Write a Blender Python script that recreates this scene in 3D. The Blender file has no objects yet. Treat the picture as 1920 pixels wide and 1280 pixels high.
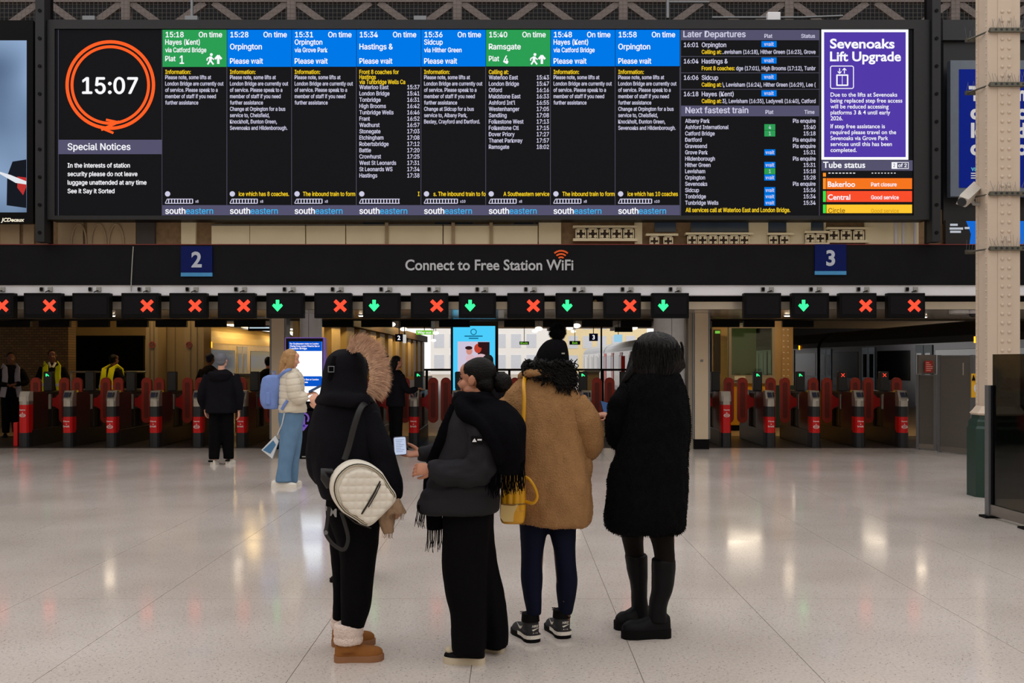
import bpy, bmesh, math, random
from mathutils import Vector, Matrix, noise
random.seed(7)
scene = bpy.context.scene
COL = scene.collection
# ------------------------------------------------------------------ camera, world, light
F = 1920 * 35.0 / 36.0            # focal length in pixels of a 1920 px wide frame
EYE, HZN = 1.51, 676.0            # camera height (m) and horizon row
cam_data = bpy.data.cameras.new('camera')
cam_data.lens = 35.0; cam_data.sensor_width = 36.0
cam_data.shift_y = (HZN - 640.0) / 1920.0
cam_data.clip_end = 500
cam = bpy.data.objects.new('camera', cam_data); COL.objects.link(cam)
cam.location = (0, 0, EYE); cam.rotation_euler = (math.radians(90), 0, 0)
scene.camera = cam
world = bpy.data.worlds.new('daylight'); scene.world = world; world.use_nodes = True
bg = world.node_tree.nodes['Background']
bg.inputs[0].default_value = (1.0, 0.975, 0.95, 1); bg.inputs[1].default_value = 1.3
vs = scene.view_settings
vs.view_transform = 'Standard'; vs.look = 'None'; vs.exposure = 0.0; vs.gamma = 1.0
vs.use_curve_mapping = False

def X(px, D): return (px - 960.0) / F * D
def Z(py, D): return EYE + (HZN - py) / F * D
def W(px, py, D): return Vector((X(px, D), D, Z(py, D)))

# ------------------------------------------------------------------ materials
def lin(c):
    out = []
    for v in c[:3]:
        v = v / 255.0
        out.append(v / 12.92 if v <= 0.04045 else ((v + 0.055) / 1.055) ** 2.4)
    return (out[0], out[1], out[2], 1.0)
MATS = {}
def mat(name, c, rough=0.6, metal=0.0, spec=0.4, var=0.12, vscale=8.0, bump=0.0, bscale=60.0, stretch=None, emit=0.0, coat=0.0, alpha=None, trans=0.0):
    if name in MATS: return MATS[name]
    m = bpy.data.materials.new(name); m.use_nodes = True
    nt = m.node_tree; b = nt.nodes['Principled BSDF']
    b.inputs['Roughness'].default_value = rough; b.inputs['Metallic'].default_value = metal
    b.inputs['Specular IOR Level'].default_value = spec
    b.inputs['Coat Weight'].default_value = coat
    L = lin(c)
    tc = nt.nodes.new('ShaderNodeTexCoord')
    mp = nt.nodes.new('ShaderNodeMapping'); nt.links.new(tc.outputs['Object'], mp.inputs[0])
    if stretch: mp.inputs['Scale'].default_value = stretch
    n = nt.nodes.new('ShaderNodeTexNoise'); n.inputs['Scale'].default_value = vscale; n.inputs['Detail'].default_value = 3
    nt.links.new(mp.outputs[0], n.inputs['Vector'])
    r = nt.nodes.new('ShaderNodeMix'); r.data_type = 'RGBA'
    r.inputs[6].default_value = tuple(max(0, v * (1 - var)) for v in L[:3]) + (1,)
    r.inputs[7].default_value = tuple(min(1, v * (1 + var)) for v in L[:3]) + (1,)
    nt.links.new(n.outputs['Fac'], r.inputs[0]); nt.links.new(r.outputs[2], b.inputs['Base Color'])
    if bump:
        n2 = nt.nodes.new('ShaderNodeTexNoise'); n2.inputs['Scale'].default_value = bscale; n2.inputs['Detail'].default_value = 2
        nt.links.new(mp.outputs[0], n2.inputs['Vector'])
        bp = nt.nodes.new('ShaderNodeBump'); bp.inputs['Strength'].default_value = bump; bp.inputs['Distance'].default_value = 0.02
        nt.links.new(n2.outputs['Fac'], bp.inputs['Height']); nt.links.new(bp.outputs[0], b.inputs['Normal'])
    if emit:
        b.inputs['Emission Color'].default_value = L; b.inputs['Emission Strength'].default_value = emit
    if trans: b.inputs['Transmission Weight'].default_value = trans
    MATS[name] = m
    return m
def glow(name, c, s=1.0):
    """a lit screen element"""
    if name in MATS: return MATS[name]
    m = bpy.data.materials.new(name); m.use_nodes = True
    nt = m.node_tree; nt.nodes.remove(nt.nodes['Principled BSDF'])
    e = nt.nodes.new('ShaderNodeEmission'); e.inputs[0].default_value = lin(c); e.inputs[1].default_value = s
    nt.links.new(e.outputs[0], nt.nodes['Material Output'].inputs[0])
    MATS[name] = m
    return m
def frosted(name, c, base, k):
    m = bpy.data.materials.new(name); m.use_nodes = True
    nt = m.node_tree; p = nt.nodes['Principled BSDF']; p.inputs['Base Color'].default_value = lin(base); p.inputs['Roughness'].default_value = .35
    t = nt.nodes.new('ShaderNodeBsdfTransparent'); t.inputs[0].default_value = lin(c)
    mx = nt.nodes.new('ShaderNodeMixShader'); mx.inputs[0].default_value = k
    nt.links.new(t.outputs[0], mx.inputs[1]); nt.links.new(p.outputs[0], mx.inputs[2]); nt.links.new(mx.outputs[0], nt.nodes['Material Output'].inputs[0])
    MATS[name] = m
    return m
def glass_mat(name, c, mix=0.5, rough=0.05):
    m = bpy.data.materials.new(name); m.use_nodes = True
    nt = m.node_tree; nt.nodes.remove(nt.nodes['Principled BSDF'])
    t = nt.nodes.new('ShaderNodeBsdfTransparent'); t.inputs[0].default_value = lin(c)
    g = nt.nodes.new('ShaderNodeBsdfGlossy'); g.inputs['Roughness'].default_value = rough
    mx = nt.nodes.new('ShaderNodeMixShader')
    mx.inputs[0].default_value = 0.09
    nt.links.new(t.outputs[0], mx.inputs[1]); nt.links.new(g.outputs[0], mx.inputs[2])
    nt.links.new(mx.outputs[0], nt.nodes['Material Output'].inputs[0])
    MATS[name] = m
    return m

# ------------------------------------------------------------------ mesh building
class MB:
    def __init__(self): self.v = []; self.f = []; self.m = []; self.s = []; self.cur = 0; self.sm = False
    def add(self, vs, fs, smooth=None):
        o = len(self.v); self.v += [tuple(p) for p in vs]
        for f in fs:
            self.f.append([i + o for i in f]); self.m.append(self.cur); self.s.append(self.sm if smooth is None else smooth)
        return self
    def box(self, x0, x1, y0, y1, z0, z1, bev=0.0):
        if bev:
            bm = bmesh.new(); bmesh.ops.create_cube(bm, size=1.0)
            for q in bm.verts:
                q.co = ((x0 + x1) / 2 + q.co.x * abs(x1 - x0), (y0 + y1) / 2 + q.co.y * abs(y1 - y0), (z0 + z1) / 2 + q.co.z * abs(z1 - z0))
            bmesh.ops.bevel(bm, geom=list(bm.edges), offset=bev, segments=2, affect='EDGES', profile=0.5)
            bm.verts.index_update()
            self.add([q.co for q in bm.verts], [[q.index for q in f.verts] for f in bm.faces]); bm.free()
            return self
        vs = [(x, y, z) for x in (x0, x1) for y in (y0, y1) for z in (z0, z1)]
        return self.add(vs, [[0, 1, 3, 2], [4, 6, 7, 5], [0, 4, 5, 1], [2, 3, 7, 6], [0, 2, 6, 4], [1, 5, 7, 3]], False)
    def quad(self, a, b, c, d): return self.add([a, b, c, d], [[0, 1, 2, 3]], False)
    def prism(self, pts, axis, a, b, smooth=False):
        """extrude a 2D outline along axis ('x','y','z') from a to b"""
        n = len(pts)
        def P(p, t): return {'x': (t, p[0], p[1]), 'y': (p[0], t, p[1]), 'z': (p[0], p[1], t)}[axis]
        vs = [P(p, a) for p in pts] + [P(p, b) for p in pts]
        self.add(vs, [[i, (i + 1) % n, (i + 1) % n + n, i + n] for i in range(n)], smooth)
        return self.add(vs, [list(range(n))[::-1], list(range(n, 2 * n))], False)
    def cyl(self, p, q, r0, r1=None, n=12, smooth=True):
        return self.tube([p, q], [r0, r1 if r1 is not None else r0], n, smooth)
    def tube(self, pts, rads, n=8, smooth=True, flat=None):
        """tube along a polyline; rads numbers or (a, b) pairs; flat = up reference for the b axis"""
        pts = [Vector(p) for p in pts]; rings = []
        prev = None
        for i, p in enumerate(pts):
            t = (pts[min(i + 1, len(pts) - 1)] - pts[max(i - 1, 0)])
            t = t.normalized() if t.length > 1e-9 else Vector((0, 0, 1))
            if flat is not None: u = t.cross(Vector(flat))
            elif prev is not None: u = prev - t * prev.dot(t)
            else: u = t.cross(Vector((0.13, 0.97, 0.21)))
            if u.length < 1e-6: u = t.orthogonal()
            u.normalize(); w = t.cross(u); prev = u
            r = rads[i] if isinstance(rads, (list, tuple)) else rads
            ra, rb = r if isinstance(r, (list, tuple)) else (r, r)
            rings.append([p + u * (ra * math.cos(2 * math.pi * k / n)) + w * (rb * math.sin(2 * math.pi * k / n)) for k in range(n)])
        return self.loft(rings, smooth)
    def loft(self, rings, smooth=True, cap=True):
        n = len(rings[0]); vs = [p for r in rings for p in r]; fs = []
        for i in range(len(rings) - 1):
            for k in range(n):
                fs.append([i * n + k, i * n + (k + 1) % n, (i + 1) * n + (k + 1) % n, (i + 1) * n + k])
        self.add(vs, fs, smooth)
        if cap:
            self.add(rings[0], [list(range(n))[::-1]], smooth); self.add(rings[-1], [list(range(n))], smooth)
        return self
    def ell(self, c, r, rot=None, nu=14, nv=9):
        c = Vector(c); r = r if isinstance(r, (list, tuple)) else (r, r, r); rings = []
        for i in range(nv + 1):
            a = math.pi * (i + 0.0001) / (nv + 0.0002) - math.pi / 2
            ring = []
            for k in range(nu):
                b = 2 * math.pi * k / nu
                p = Vector((r[0] * math.cos(a) * math.cos(b), r[1] * math.cos(a) * math.sin(b), r[2] * math.sin(a)))
                if rot is not None: p = rot @ p
                ring.append(c + p)
            rings.append(ring)
        return self.loft(rings, True)
    def text(self, s, px, py, size, D, align='L', width=None, bold=0.0, shear=0.0, y=None, flip=False, sx=1.0, sans=False):
        """lettering facing the camera: px = left/right/centre column, py = row of the middle of the capitals, size = cap height in px"""
        vs, fs, w, x0 = text_geo(s, bold, shear, sans)
        cap = CAPS if sans else CAP
        k = size / F * D / cap
        kx = k * sx
        if width: kx = width / F * D / max(w, 1e-6)
        W_ = w * kx; ox = X(px, D)
        if align == 'R': ox -= W_
        if align == 'C': ox -= W_ / 2
        oz = Z(py, D) - cap * k / 2
        Y = D if y is None else y
        if flip: return self.add([(ox + W_ - (a - x0) * kx, Y, oz + b * k) for a, b in vs], fs, False)
        return self.add([(ox + (a - x0) * kx, Y, oz + b * k) for a, b in vs], fs, False)
    def mesh(self, mats, org=(0, 0, 0)):
        me = bpy.data.meshes.new('m'); ox, oy, oz = org
        me.from_pydata([(x - ox, y - oy, z - oz) for x, y, z in self.v], [], self.f)
        for m in mats: me.materials.append(m)
        me.polygons.foreach_set('material_index', self.m); me.polygons.foreach_set('use_smooth', self.s)
        me.update(); return me
    def build(self, name, mats, parent=None, recalc=True, **tags):
        mats = mats if isinstance(mats, (list, tuple)) else [mats]
        org = wloc(parent) if parent else (Vector(tags.pop('org')) if 'org' in tags else Vector((0, 0, 0)))
        me = self.mesh(mats, org)
        if recalc:
            bm = bmesh.new(); bm.from_mesh(me); bmesh.ops.recalc_face_normals(bm, faces=bm.faces); bm.to_mesh(me); bm.free()
        me.name = name
        return link(name, me, parent, None if parent else org, **tags)
def wloc(o):
    p = Vector((0, 0, 0))
    while o: p += o.location; o = o.parent
    return p
def link(name, me, parent=None, loc=None, label=None, cat=None, group=None, kind=None):
    o = bpy.data.objects.new(name, me); COL.objects.link(o)
    if parent: o.parent = parent
    if loc is not None: o.location = loc
    if label: o['label'] = label
    if cat: o['category'] = cat
    if group: o['group'] = group
    if kind: o['kind'] = kind
    return o
def empty(name, loc, label=None, cat=None, group=None, kind=None):
    o = link(name, None, None, Vector(loc), label, cat, group, kind); o.empty_display_size = 0.1
    return o
def copy_tree(o, parent=None):
    c = o.copy(); COL.objects.link(c); c.parent = parent
    for ch in list(o.children): copy_tree(ch, c)
    return c
TXT = {}
try:
    import os
    SANS = bpy.data.fonts.load(os.path.join(bpy.utils.system_resource('DATAFILES'), 'fonts', 'Inter.woff2'))   # font bundled with Blender
except Exception:
    SANS = None
def text_geo(s, bold, shear, sans=False, res=4):
    key = (s, bold, shear, sans)
    if key in TXT: return TXT[key]
    cu = bpy.data.curves.new('t', 'FONT'); cu.body = s; cu.size = 1.0; cu.resolution_u = res
    if sans and SANS: cu.font = SANS
    cu.offset = 0.0 if (sans and SANS) else bold; cu.shear = shear; cu.fill_mode = 'FRONT'
    ob = bpy.data.objects.new('t', cu)
    me = ob.to_mesh()
    vs = [(q.co.x, q.co.y) for q in me.vertices]; fs = [list(p.vertices) for p in me.polygons]
    ob.to_mesh_clear(); bpy.data.objects.remove(ob); bpy.data.curves.remove(cu)
    if not vs: vs = [(0, 0)]; fs = []
    if sans and SANS and bold:
        n = len(vs); base = list(vs); bf = list(fs)
        for dx, dy in ((bold, 0), (-bold, 0), (0, bold * .7), (0, -bold * .7)):
            o = len(vs); vs += [(a + dx, q + dy) for a, q in base]; fs += [[i + o for i in f] for f in bf]
    x0 = min(p[0] for p in vs); w = max(p[0] for p in vs) - x0
    TXT[key] = (vs, fs, w, x0); return TXT[key]
CAP = 0.72
CAP = max(p[1] for p in text_geo('H', 0, 0)[0])
CAPS = max(p[1] for p in text_geo('H', 0, 0, True)[0])
# ------------------------------------------------------------------ shared materials
M_black = mat('black_powder_coat', (7, 7, 9), 0.5, 0, 0.1, 0.15)
M_fascia = mat('charcoal_fascia_board', (21, 21, 24), 0.6, 0, 0.08, 0.25, 3.0, 0.05, 40)
M_dark = mat('dark_grey_panel', (34, 35, 40), 0.5, 0, 0.4, 0.2, 2.0)
M_white = mat('white_trim', (222, 222, 228), 0.45, 0, 0.4, 0.06, 4.0)
M_cream = mat('cream_paint', (205, 186, 160), 0.5, 0, 0.4, 0.10, 3.0)
M_steel = mat('brushed_steel', (150, 146, 140), 0.33, 0.85, 0.5, 0.15, 6.0, 0, 60, (1, 1, 12))
M_grey = mat('grey_metal', (120, 122, 126), 0.4, 0.6, 0.5, 0.1)
M_truss = mat('mauve_grey_steel', (128, 116, 112), 0.6, 0.1, 0.3, 0.2, 5.0)
M_soffit = mat('polished_soffit', (196, 186, 170), 0.2, 0.35, 0.5, 0.12, 1.5)
M_plastic = mat('grey_plastic', (150, 148, 142), 0.5)
W0 = glow('screen_white', (250, 250, 255), 1.0)
WS = glow('screen_soft_white', (214, 212, 236), 0.9)
YE = glow('screen_yellow', (255, 214, 40), 0.95)
BL = glow('screen_blue', (0, 120, 232), 1.0)
GR = glow('screen_green', (44, 158, 84), 1.0)
OR = glow('screen_orange_red', (255, 92, 36), 1.1)
BD = glow('screen_band_violet_grey', (84, 82, 108), 1.0)
CY = glow('screen_cyan', (58, 178, 240), 1.0)
LN = glow('screen_rule_grey', (78, 76, 92), 1.0)
SCR = mat('screen_off_black', (9, 9, 11), 0.6, 0, 0.05, 0.05, emit=1.6)
RED = glow('signal_red', (255, 62, 40), 2.0)
GRN = glow('signal_green', (50, 255, 132), 1.9)

# ------------------------------------------------------------------ floor: terrazzo slabs
def terrazzo():
    m = bpy.data.materials.new('terrazzo'); m.use_nodes = True; nt = m.node_tree; b = nt.nodes['Principled BSDF']
    tc = nt.nodes.new('ShaderNodeNewGeometry')
    def noise_(sc, det=2, rough=0.5):
        n = nt.nodes.new('ShaderNodeTexNoise'); n.inputs['Scale'].default_value = sc; n.inputs['Detail'].default_value = det
        n.inputs['Roughness'].default_value = rough
        nt.links.new(tc.outputs['Position'], n.inputs['Vector']); return n
    def ramp(src, stops):
        r = nt.nodes.new('ShaderNodeValToRGB'); e = r.color_ramp.elements
        while len(e) < len(stops): e.new(0.5)
        for q, (p, c) in zip(e, stops): q.position = p; q.color = c
        nt.links.new(src, r.inputs[0]); return r
    def mixc(fac, a, bb, t='MIX'):
        x = nt.nodes.new('ShaderNodeMix'); x.data_type = 'RGBA'; x.blend_type = t
        if isinstance(fac, float): x.inputs[0].default_value = fac
        else: nt.links.new(fac, x.inputs[0])
        for i, q in ((6, a), (7, bb)):
            if isinstance(q, tuple): x.inputs[i].default_value = q
            else: nt.links.new(q, x.inputs[i])
        return x.outputs[2]
    big = ramp(noise_(0.7, 3).outputs['Fac'], [(0.3, lin((194, 183, 175))), (0.7, lin((216, 206, 200)))])
    mid = ramp(noise_(60, 3, 0.65).outputs['Fac'], [(0.36, (0.87, 0.865, 0.86, 1)), (0.58, (1.03, 1.03, 1.03, 1))])
    c1 = mixc(1.0, big.outputs[0], mid.outputs[0], 'MULTIPLY')
    vo = nt.nodes.new('ShaderNodeTexVoronoi'); vo.inputs['Scale'].default_value = 72; nt.links.new(tc.outputs['Position'], vo.inputs['Vector'])
    chip = ramp(vo.outputs['Color'], [(0.0, (0, 0, 0, 1)), (0.74, (0, 0, 0, 1)), (0.76, (1, 1, 1, 1))])
    near = ramp(vo.outputs['Distance'], [(0.22, (1, 1, 1, 1)), (0.34, (0, 0, 0, 1))])
    both = mixc(1.0, chip.outputs[0], near.outputs[0], 'MULTIPLY')
    c2 = mixc(both, c1, lin((138, 128, 122)))
    nt.links.new(c2, b.inputs['Base Color'])
    rr = ramp(noise_(1.6, 3).outputs['Fac'], [(0.3, (0.085, 0.085, 0.085, 1)), (0.75, (0.15, 0.15, 0.15, 1))])
    nt.links.new(rr.outputs[0], b.inputs['Roughness'])
    b.inputs['Specular IOR Level'].default_value = 0.5
    return m
M_terr = terrazzo()
M_grout = mat('floor_grout', (150, 138, 126), 0.7)
fl = MB().box(-16, 16, -12, 17.2, -0.30, -0.004).build('floor', M_grout, kind='structure')
xs = [-16, -13.9, -11.8, -10.0, -8.2, -7.1, -6.2, -5.1, -4.25, -3.07, -2.25, -1.06, -0.2, 0.62, 1.47, 2.64, 3.52, 4.68, 5.56, 6.7, 7.7, 8.8, 10.6, 12.4, 14.2, 16]
ys = [-12, -8, -4, 0.1, 2.17, 4.24, 6.32, 8.39, 10.46, 12.6, 14.7, 17.2]
for i in range(len(xs) - 1):
    for j in range(len(ys) - 1):
        if ys[j + 1] < 2.0 and abs(xs[i]) > 6: continue
        MB().box(xs[i] + 0.002, xs[i + 1] - 0.002, ys[j] + 0.002, ys[j + 1] - 0.002, -0.003, 0.0).build('floor_slab', M_terr, fl)
for x0, x1 in ((-16, -6.2), (6.7, 16)):
    MB().box(x0, x1, -12, 0.098, -0.003, 0.0).build('floor_slab', M_terr, fl)
M_plat = mat('platform_asphalt', (150, 132, 108), 0.35, 0, 0.45, 0.2, 2.0, 0.03, 60)
M_thresh = mat('dark_threshold', (60, 54, 50), 0.4, 0, 0.4, 0.2, 4.0)
MB().box(-26, 26, 17.2, 20.0, -0.30, 0.0).build('floor_gate_line', M_thresh, kind='structure')
MB().box(-26, 26, 20.0, 140, -0.30, 0.0).build('floor_platform', M_plat, kind='structure')

# ------------------------------------------------------------------ hall shell (out of frame) and upper backing
M_wall = mat('hall_render', (196, 184, 164), 0.8, 0, 0.2, 0.15, 1.0)
MB().box(-16.3, -16, -12, 20, 0, 9).build('wall_left', M_wall, kind='structure')
MB().box(16, 16.3, -12, 20, 0, 9).build('wall_right', M_wall, kind='structure')
MB().box(-16, 16, -12.3, -12, 0, 9).build('wall_back', M_wall, kind='structure')
MB().box(-16, 16, 17.3, 17.5, 3.32, 10).build('wall_sky_backing', mat('dark_backing', (18, 18, 22), 0.9), kind='structure')  # dark wall added behind board and truss to block the sky

# gate hall canopy: black fascia, white strip, dark recess, polished soffit
DF = 15.55
zf0, zf1 = Z(534, DF), Z(459, DF)
fas = MB().box(-14, 14, DF, DF + 0.25, zf0, zf1).build('wall_fascia', M_fascia, kind='structure')
MB().box(-14, 14, DF - 0.012, DF + 0.3, zf1, zf1 + 0.012).build('red_edge_trim', mat('dull_red_edge', (120, 38, 34), 0.5), fas)
strip = MB().box(-14, 14, DF + 0.03, DF + 0.25, Z(553, DF), zf0 - 0.001).build('trim_1', M_white, kind='structure')
MB().box(-14, 14, DF + 0.28, DF + 0.4, Z(580, DF + .3), Z(553, DF + .3)).build('trim_2', M_fascia, kind='structure')
zs = Z(580, DF + .3)
MB().box(-14, 14, DF + 0.25, 19.6, zs, zs + 0.12).build('ceiling_gate_line', M_soffit, kind='structure')
MB().box(-14, 14, DF + 0.26, 17.3, zf1 - 0.06, zf1 - 0.01).build('roof_canopy', M_dark, kind='structure')
MB().box(-16, 16, 19.6, 19.7, zs - 0.03, 4.4).build('wall_header', mat('dark_header', (52, 46, 40), 0.6), kind='structure')

# lettering on the fascia
def fsign(n, x0, x1, y0, y1, label):
    D = DF - 0.03
    r = empty('platform_sign', (X((x0 + x1) / 2, D), D, Z(y1, D)), label, 'sign')
    MB().box(X(x0, D), X(x1, D), D, DF - 0.001, Z(y1 - 7, D), Z(y0, D)).build('panel', mat('sign_navy', (6, 22, 84), 0.5, 0, .1), r)
    MB().box(X(x0, D), X(x1, D), D - 0.001, DF - 0.001, Z(y1, D), Z(y1 - 7, D)).build('stripe', mat('sign_sky_stripe', (62, 138, 190), 0.4), r)
    MB().text(n, (x0 + x1) / 2, (y0 + y1) / 2 - 3, 27, D - 0.004, 'C', bold=0.03).build('numeral', mat('sign_pale', (178, 184, 200), 0.5), r)
fsign('2', 339, 398, 461, 518, 'navy platform number 2 sign above the left red cross displays')
fsign('3', 1528, 1587, 458, 515, 'navy platform number 3 sign on the fascia near the riveted column')
D = DF - 0.012
r = empty('fascia_lettering', (0, D, Z(506, D)), 'grey raised lettering about free station WiFi on the black fascia', 'lettering')
M_let = mat('letter_grey', (182, 184, 190), 0.5)
MB().text('Connect to Free Station WiFi', 760, 496.5, 19, D, 'L', width=315, bold=0.018).build('letters', M_let, r, kind='stuff')
b = MB()
for k, rr_ in enumerate((7, 13, 19)):
    c = W(1052, 489, D - 0.004); R_ = rr_ / F * D; t = 1.6 / F * D
    pts = [(c.x + (R_ + t) * math.sin(a), c.z + (R_ + t) * math.cos(a)) for a in [(-0.72 + 1.44 * i / 10) for i in range(11)]]
    pts += [(c.x + (R_ - t) * math.sin(a), c.z + (R_ - t) * math.cos(a)) for a in [(0.72 - 1.44 * i / 10) for i in range(11)]]
    b.prism(pts, 'y', D - 0.008, D)
b.build('wifi_arcs', mat('letter_orange', (236, 92, 20), 0.5), r)

# ------------------------------------------------------------------ mirror band between board and fascia, its hotel reflection built as relief
DG = 15.78
M_stone = mat('cream_stone', (244, 232, 196), 0.6, 0, 0.3, 0.12, 2.0, emit=0.0)
M_brick = mat('old_brick', (150, 124, 94), 0.8, 0, 0.2, 0.4, 14.0, 0.2, 60)
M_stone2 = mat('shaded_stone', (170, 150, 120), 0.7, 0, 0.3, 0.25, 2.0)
M_wgl = mat('blue_window_glass', (70, 86, 108), 0.15, 0, 0.6, 0.3, 3.0)
zb0, zb1 = zf1 + 0.001, Z(392, DG)
back = MB().box(-14, 14, DG + 0.06, DG + 0.2, zb0, zb1).build('wall_reflected_facade', M_brick, kind='structure')
def band(name, x0, x1, y0, y1, m, t=0.06):
    return MB().box(X(x0, DG), X(x1, DG), DG + 0.06 - t, DG + 0.06, Z(y1, DG), Z(y0, DG)).build(name, m, back)
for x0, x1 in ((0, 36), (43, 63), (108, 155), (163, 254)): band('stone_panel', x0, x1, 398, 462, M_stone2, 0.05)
for c in (148, 185, 218):
    b = MB(); n = 14
    pts = [W(c + 14 * math.sin(math.pi * (i / n * 2 - 1) / 2 * 1.05), 462 - 42 * math.cos(math.pi * (i / n * 2 - 1) / 2), DG - 0.01) for i in range(n + 1)]
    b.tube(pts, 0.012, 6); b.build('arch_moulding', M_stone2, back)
band('stone_panel', 255, 290, 398, 462, mat('slate_panel', (70, 66, 64), 0.6), 0.05)
band('stone_pier', 340, 367, 398, 462, M_stone, 0.07)
for x0, x1 in ((398, 469), (470, 573), (575, 648), (650, 830), (832, 918), (922, 1008)):
    band('ledge_panel', x0, x1, 424, 462, M_stone, 0.10); band('ledge_capping', x0, x1, 421, 424, mat('grey_capping', (110, 108, 98), 0.6), 0.12)
for x0, x1 in ((680, 722), (815, 886), (964, 1000), (1005, 1020), (1296, 1404), (1440, 1475), (1520, 1545), (1228, 1268)): band('window_pane', x0, x1, 398, 419 if x0 < 1100 else 434, M_wgl, 0.03)
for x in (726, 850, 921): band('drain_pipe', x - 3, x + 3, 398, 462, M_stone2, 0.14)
for x0, x1 in ((1010, 1052), (1190, 1204), (1404, 1440), (1475, 1520), (1545, 1548), (1622, 1722)): band('stone_pier', x0, x1, 398, 462, M_stone, 0.07)
M_pierce = mat('balustrade_recess', (60, 48, 38), 0.8)
b0 = None
def pierced(x, y, h, parent):
    """one balustrade panel with a pierced cross: frame bars and four leaf blocks"""
    D_ = DG - 0.08; w = h
    b = MB(); x0, x1, z0, z1 = X(x - w / 2, D_), X(x + w / 2, D_), Z(y + h / 2, D_), Z(y - h / 2, D_)
    b.box(x0, x1, D_ + .03, D_ + .05, z0, z1); o = b.build('pierced_panel', M_pierce, parent)
    b = MB(); t = (x1 - x0) * 0.10
    b.box(x0, x1, D_, D_ + .04, z0, z0 + t); b.box(x0, x1, D_, D_ + .04, z1 - t, z1)
    b.box(x0, x0 + t, D_, D_ + .04, z0, z1); b.box(x1 - t, x1, D_, D_ + .04, z0, z1)
    cx, cz = (x0 + x1) / 2, (z0 + z1) / 2; q = (x1 - x0) * 0.24; e = (x1 - x0) * 0.15
    for sx_ in (-1, 1):
        for sz_ in (-1, 1): b.prism([(cx + sx_ * (q + e * math.cos(a)), cz + sz_ * (q + e * math.sin(a))) for a in [i * math.pi / 4 for i in range(8)]], 'y', D_, D_ + .04)
    b.build('tracery', M_stone, o)
for x0, x1, y, n, h in ((1078, 1190, 438, 5, 20), (1214, 1266, 452, 2, 18), (1288, 1406, 450, 6, 18), (1440, 1482, 450, 2, 17), (1510, 1548, 447, 2, 18), (1552, 1622, 441, 3, 20)):
    r = empty('balustrade', (X((x0 + x1) / 2, DG), DG - 0.05, Z(461, DG)), None); r.parent = back
    MB().box(X(x0 - 4, DG), X(x1 + 4, DG), DG - 0.09, DG + 0.06, Z(y - h / 2, DG), Z(y - h / 2 - 4, DG)).build('coping', M_stone, r)
    MB().box(X(x0 - 4, DG), X(x1 + 4, DG), DG - 0.09, DG + 0.06, max(zb0, Z(y + h / 2 + 5, DG)), max(zb0 + .005, Z(y + h / 2, DG))).build('plinth', M_stone, r)
    for k in range(n):
        pierced(x0 + (k + 0.5) * (x1 - x0) / n, y, h, r)
b = MB().box(X(1676, DG), X(1680, DG), DG - .05, DG + .06, zb0, zb1).box(X(1690, DG), X(1694, DG), DG - .05, DG + .06, zb0, zb1).box(X(1712, DG), X(1716, DG), DG - .05, DG + .06, zb0, zb1)
b.build('sash_bar', M_white, back)
# advert reflected in the mirror band, built as a glowing panel
r = empty('mirrored_advert', (X(1805, DG), DG - 0.1, zb0), 'mirrored dark advert with blue glow and reversed lettering above the fascia beside the column', 'advert')
MB().box(X(1768, DG), X(1990, DG), DG - 0.1, DG - 0.02, zb0, Z(414, DG)).build('panel', mat('advert_night', (16, 18, 26), 0.3), r)
b = MB(); b.prism([(X(1812, DG), zb0), (X(1930, DG), zb0), (X(1930, DG), Z(416, DG)), (X(1806, DG), Z(416, DG)), (X(1815, DG), Z(440, DG))], 'y', DG - 0.105, DG - 0.1)
b.build('blue_glow_area', glow('advert_blue', (24, 110, 220), 0.9), r)
b = MB()
for i_, (xa, xb, ya) in enumerate(((1776, 1790, 421), (1775, 1800, 428), (1803, 1812, 427), (1776, 1796, 434))): b.box(X(xa, DG), X(xb, DG), DG - .108, DG - .1055, Z(ya + 4, DG), Z(ya, DG))
b.build('lettering', glow('advert_letter', (200, 205, 215), 0.8), r, kind='stuff')

# ------------------------------------------------------------------ lattice truss and netting above the board
DT = 16.6
DB = 15.35
tr = empty('roof_truss', (0, DT, Z(60, DT)), 'mauve grey steel lattice truss running behind the top of the board', 'truss')
MB().box(-14, 14, DT - 0.06, DT + 0.1, Z(6, DT), Z(-10, DT)).build('top_chord', M_truss, tr)
MB().box(-14, 14, DT - 0.06, DT + 0.1, Z(72, DT), Z(56, DT)).build('bottom_chord', M_truss, tr)
for k in range(-2, 12):
    xn = 238 + 155 * k
    for s in (-1, 1):
        p, q = W(xn + s * 8, 6, DT), W(xn + s * 77, 56, DT)
        b = MB(); d = (q - p).normalized(); n_ = Vector((d.z, 0, -d.x)) * 0.055
        vs_ = []
        for c in (p, q):
            for dy in (-.04, .05):
                for sg in (-1, 1): vs_.append((c.x + sg * n_.x, DT + dy, c.z + sg * n_.z))
        b.add(vs_, [[0, 1, 3, 2], [4, 6, 7, 5], [0, 4, 5, 1], [2, 3, 7, 6], [0, 2, 6, 4], [1, 5, 7, 3]])
        b.build('diagonal', M_truss, tr)
    if k % 2 == 0: MB().box(X(xn - 8, DT), X(xn + 8, DT), DT - 0.07, DT + 0.06, Z(60, DT), Z(4, DT)).build('vertical', M_truss, tr)
b = MB(); t = 0.0022; DN = DT - 0.09
for k in range(-2, 246): b.box(X(k * 8, DN) - t, X(k * 8, DN) + t, DN - t, DN + t, Z(60, DN), Z(-14, DN))
for k in range(-1, 8): b.box(X(-20, DN), X(1960, DN), DN - t, DN + t, Z(k * 8, DN) - t, Z(k * 8, DN) + t)
b.build('bird_netting', mat('net_wire', (92, 88, 84), 0.6), kind='stuff', label='fine wire bird netting stretched in front of the roof truss', cat='netting')
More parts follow.
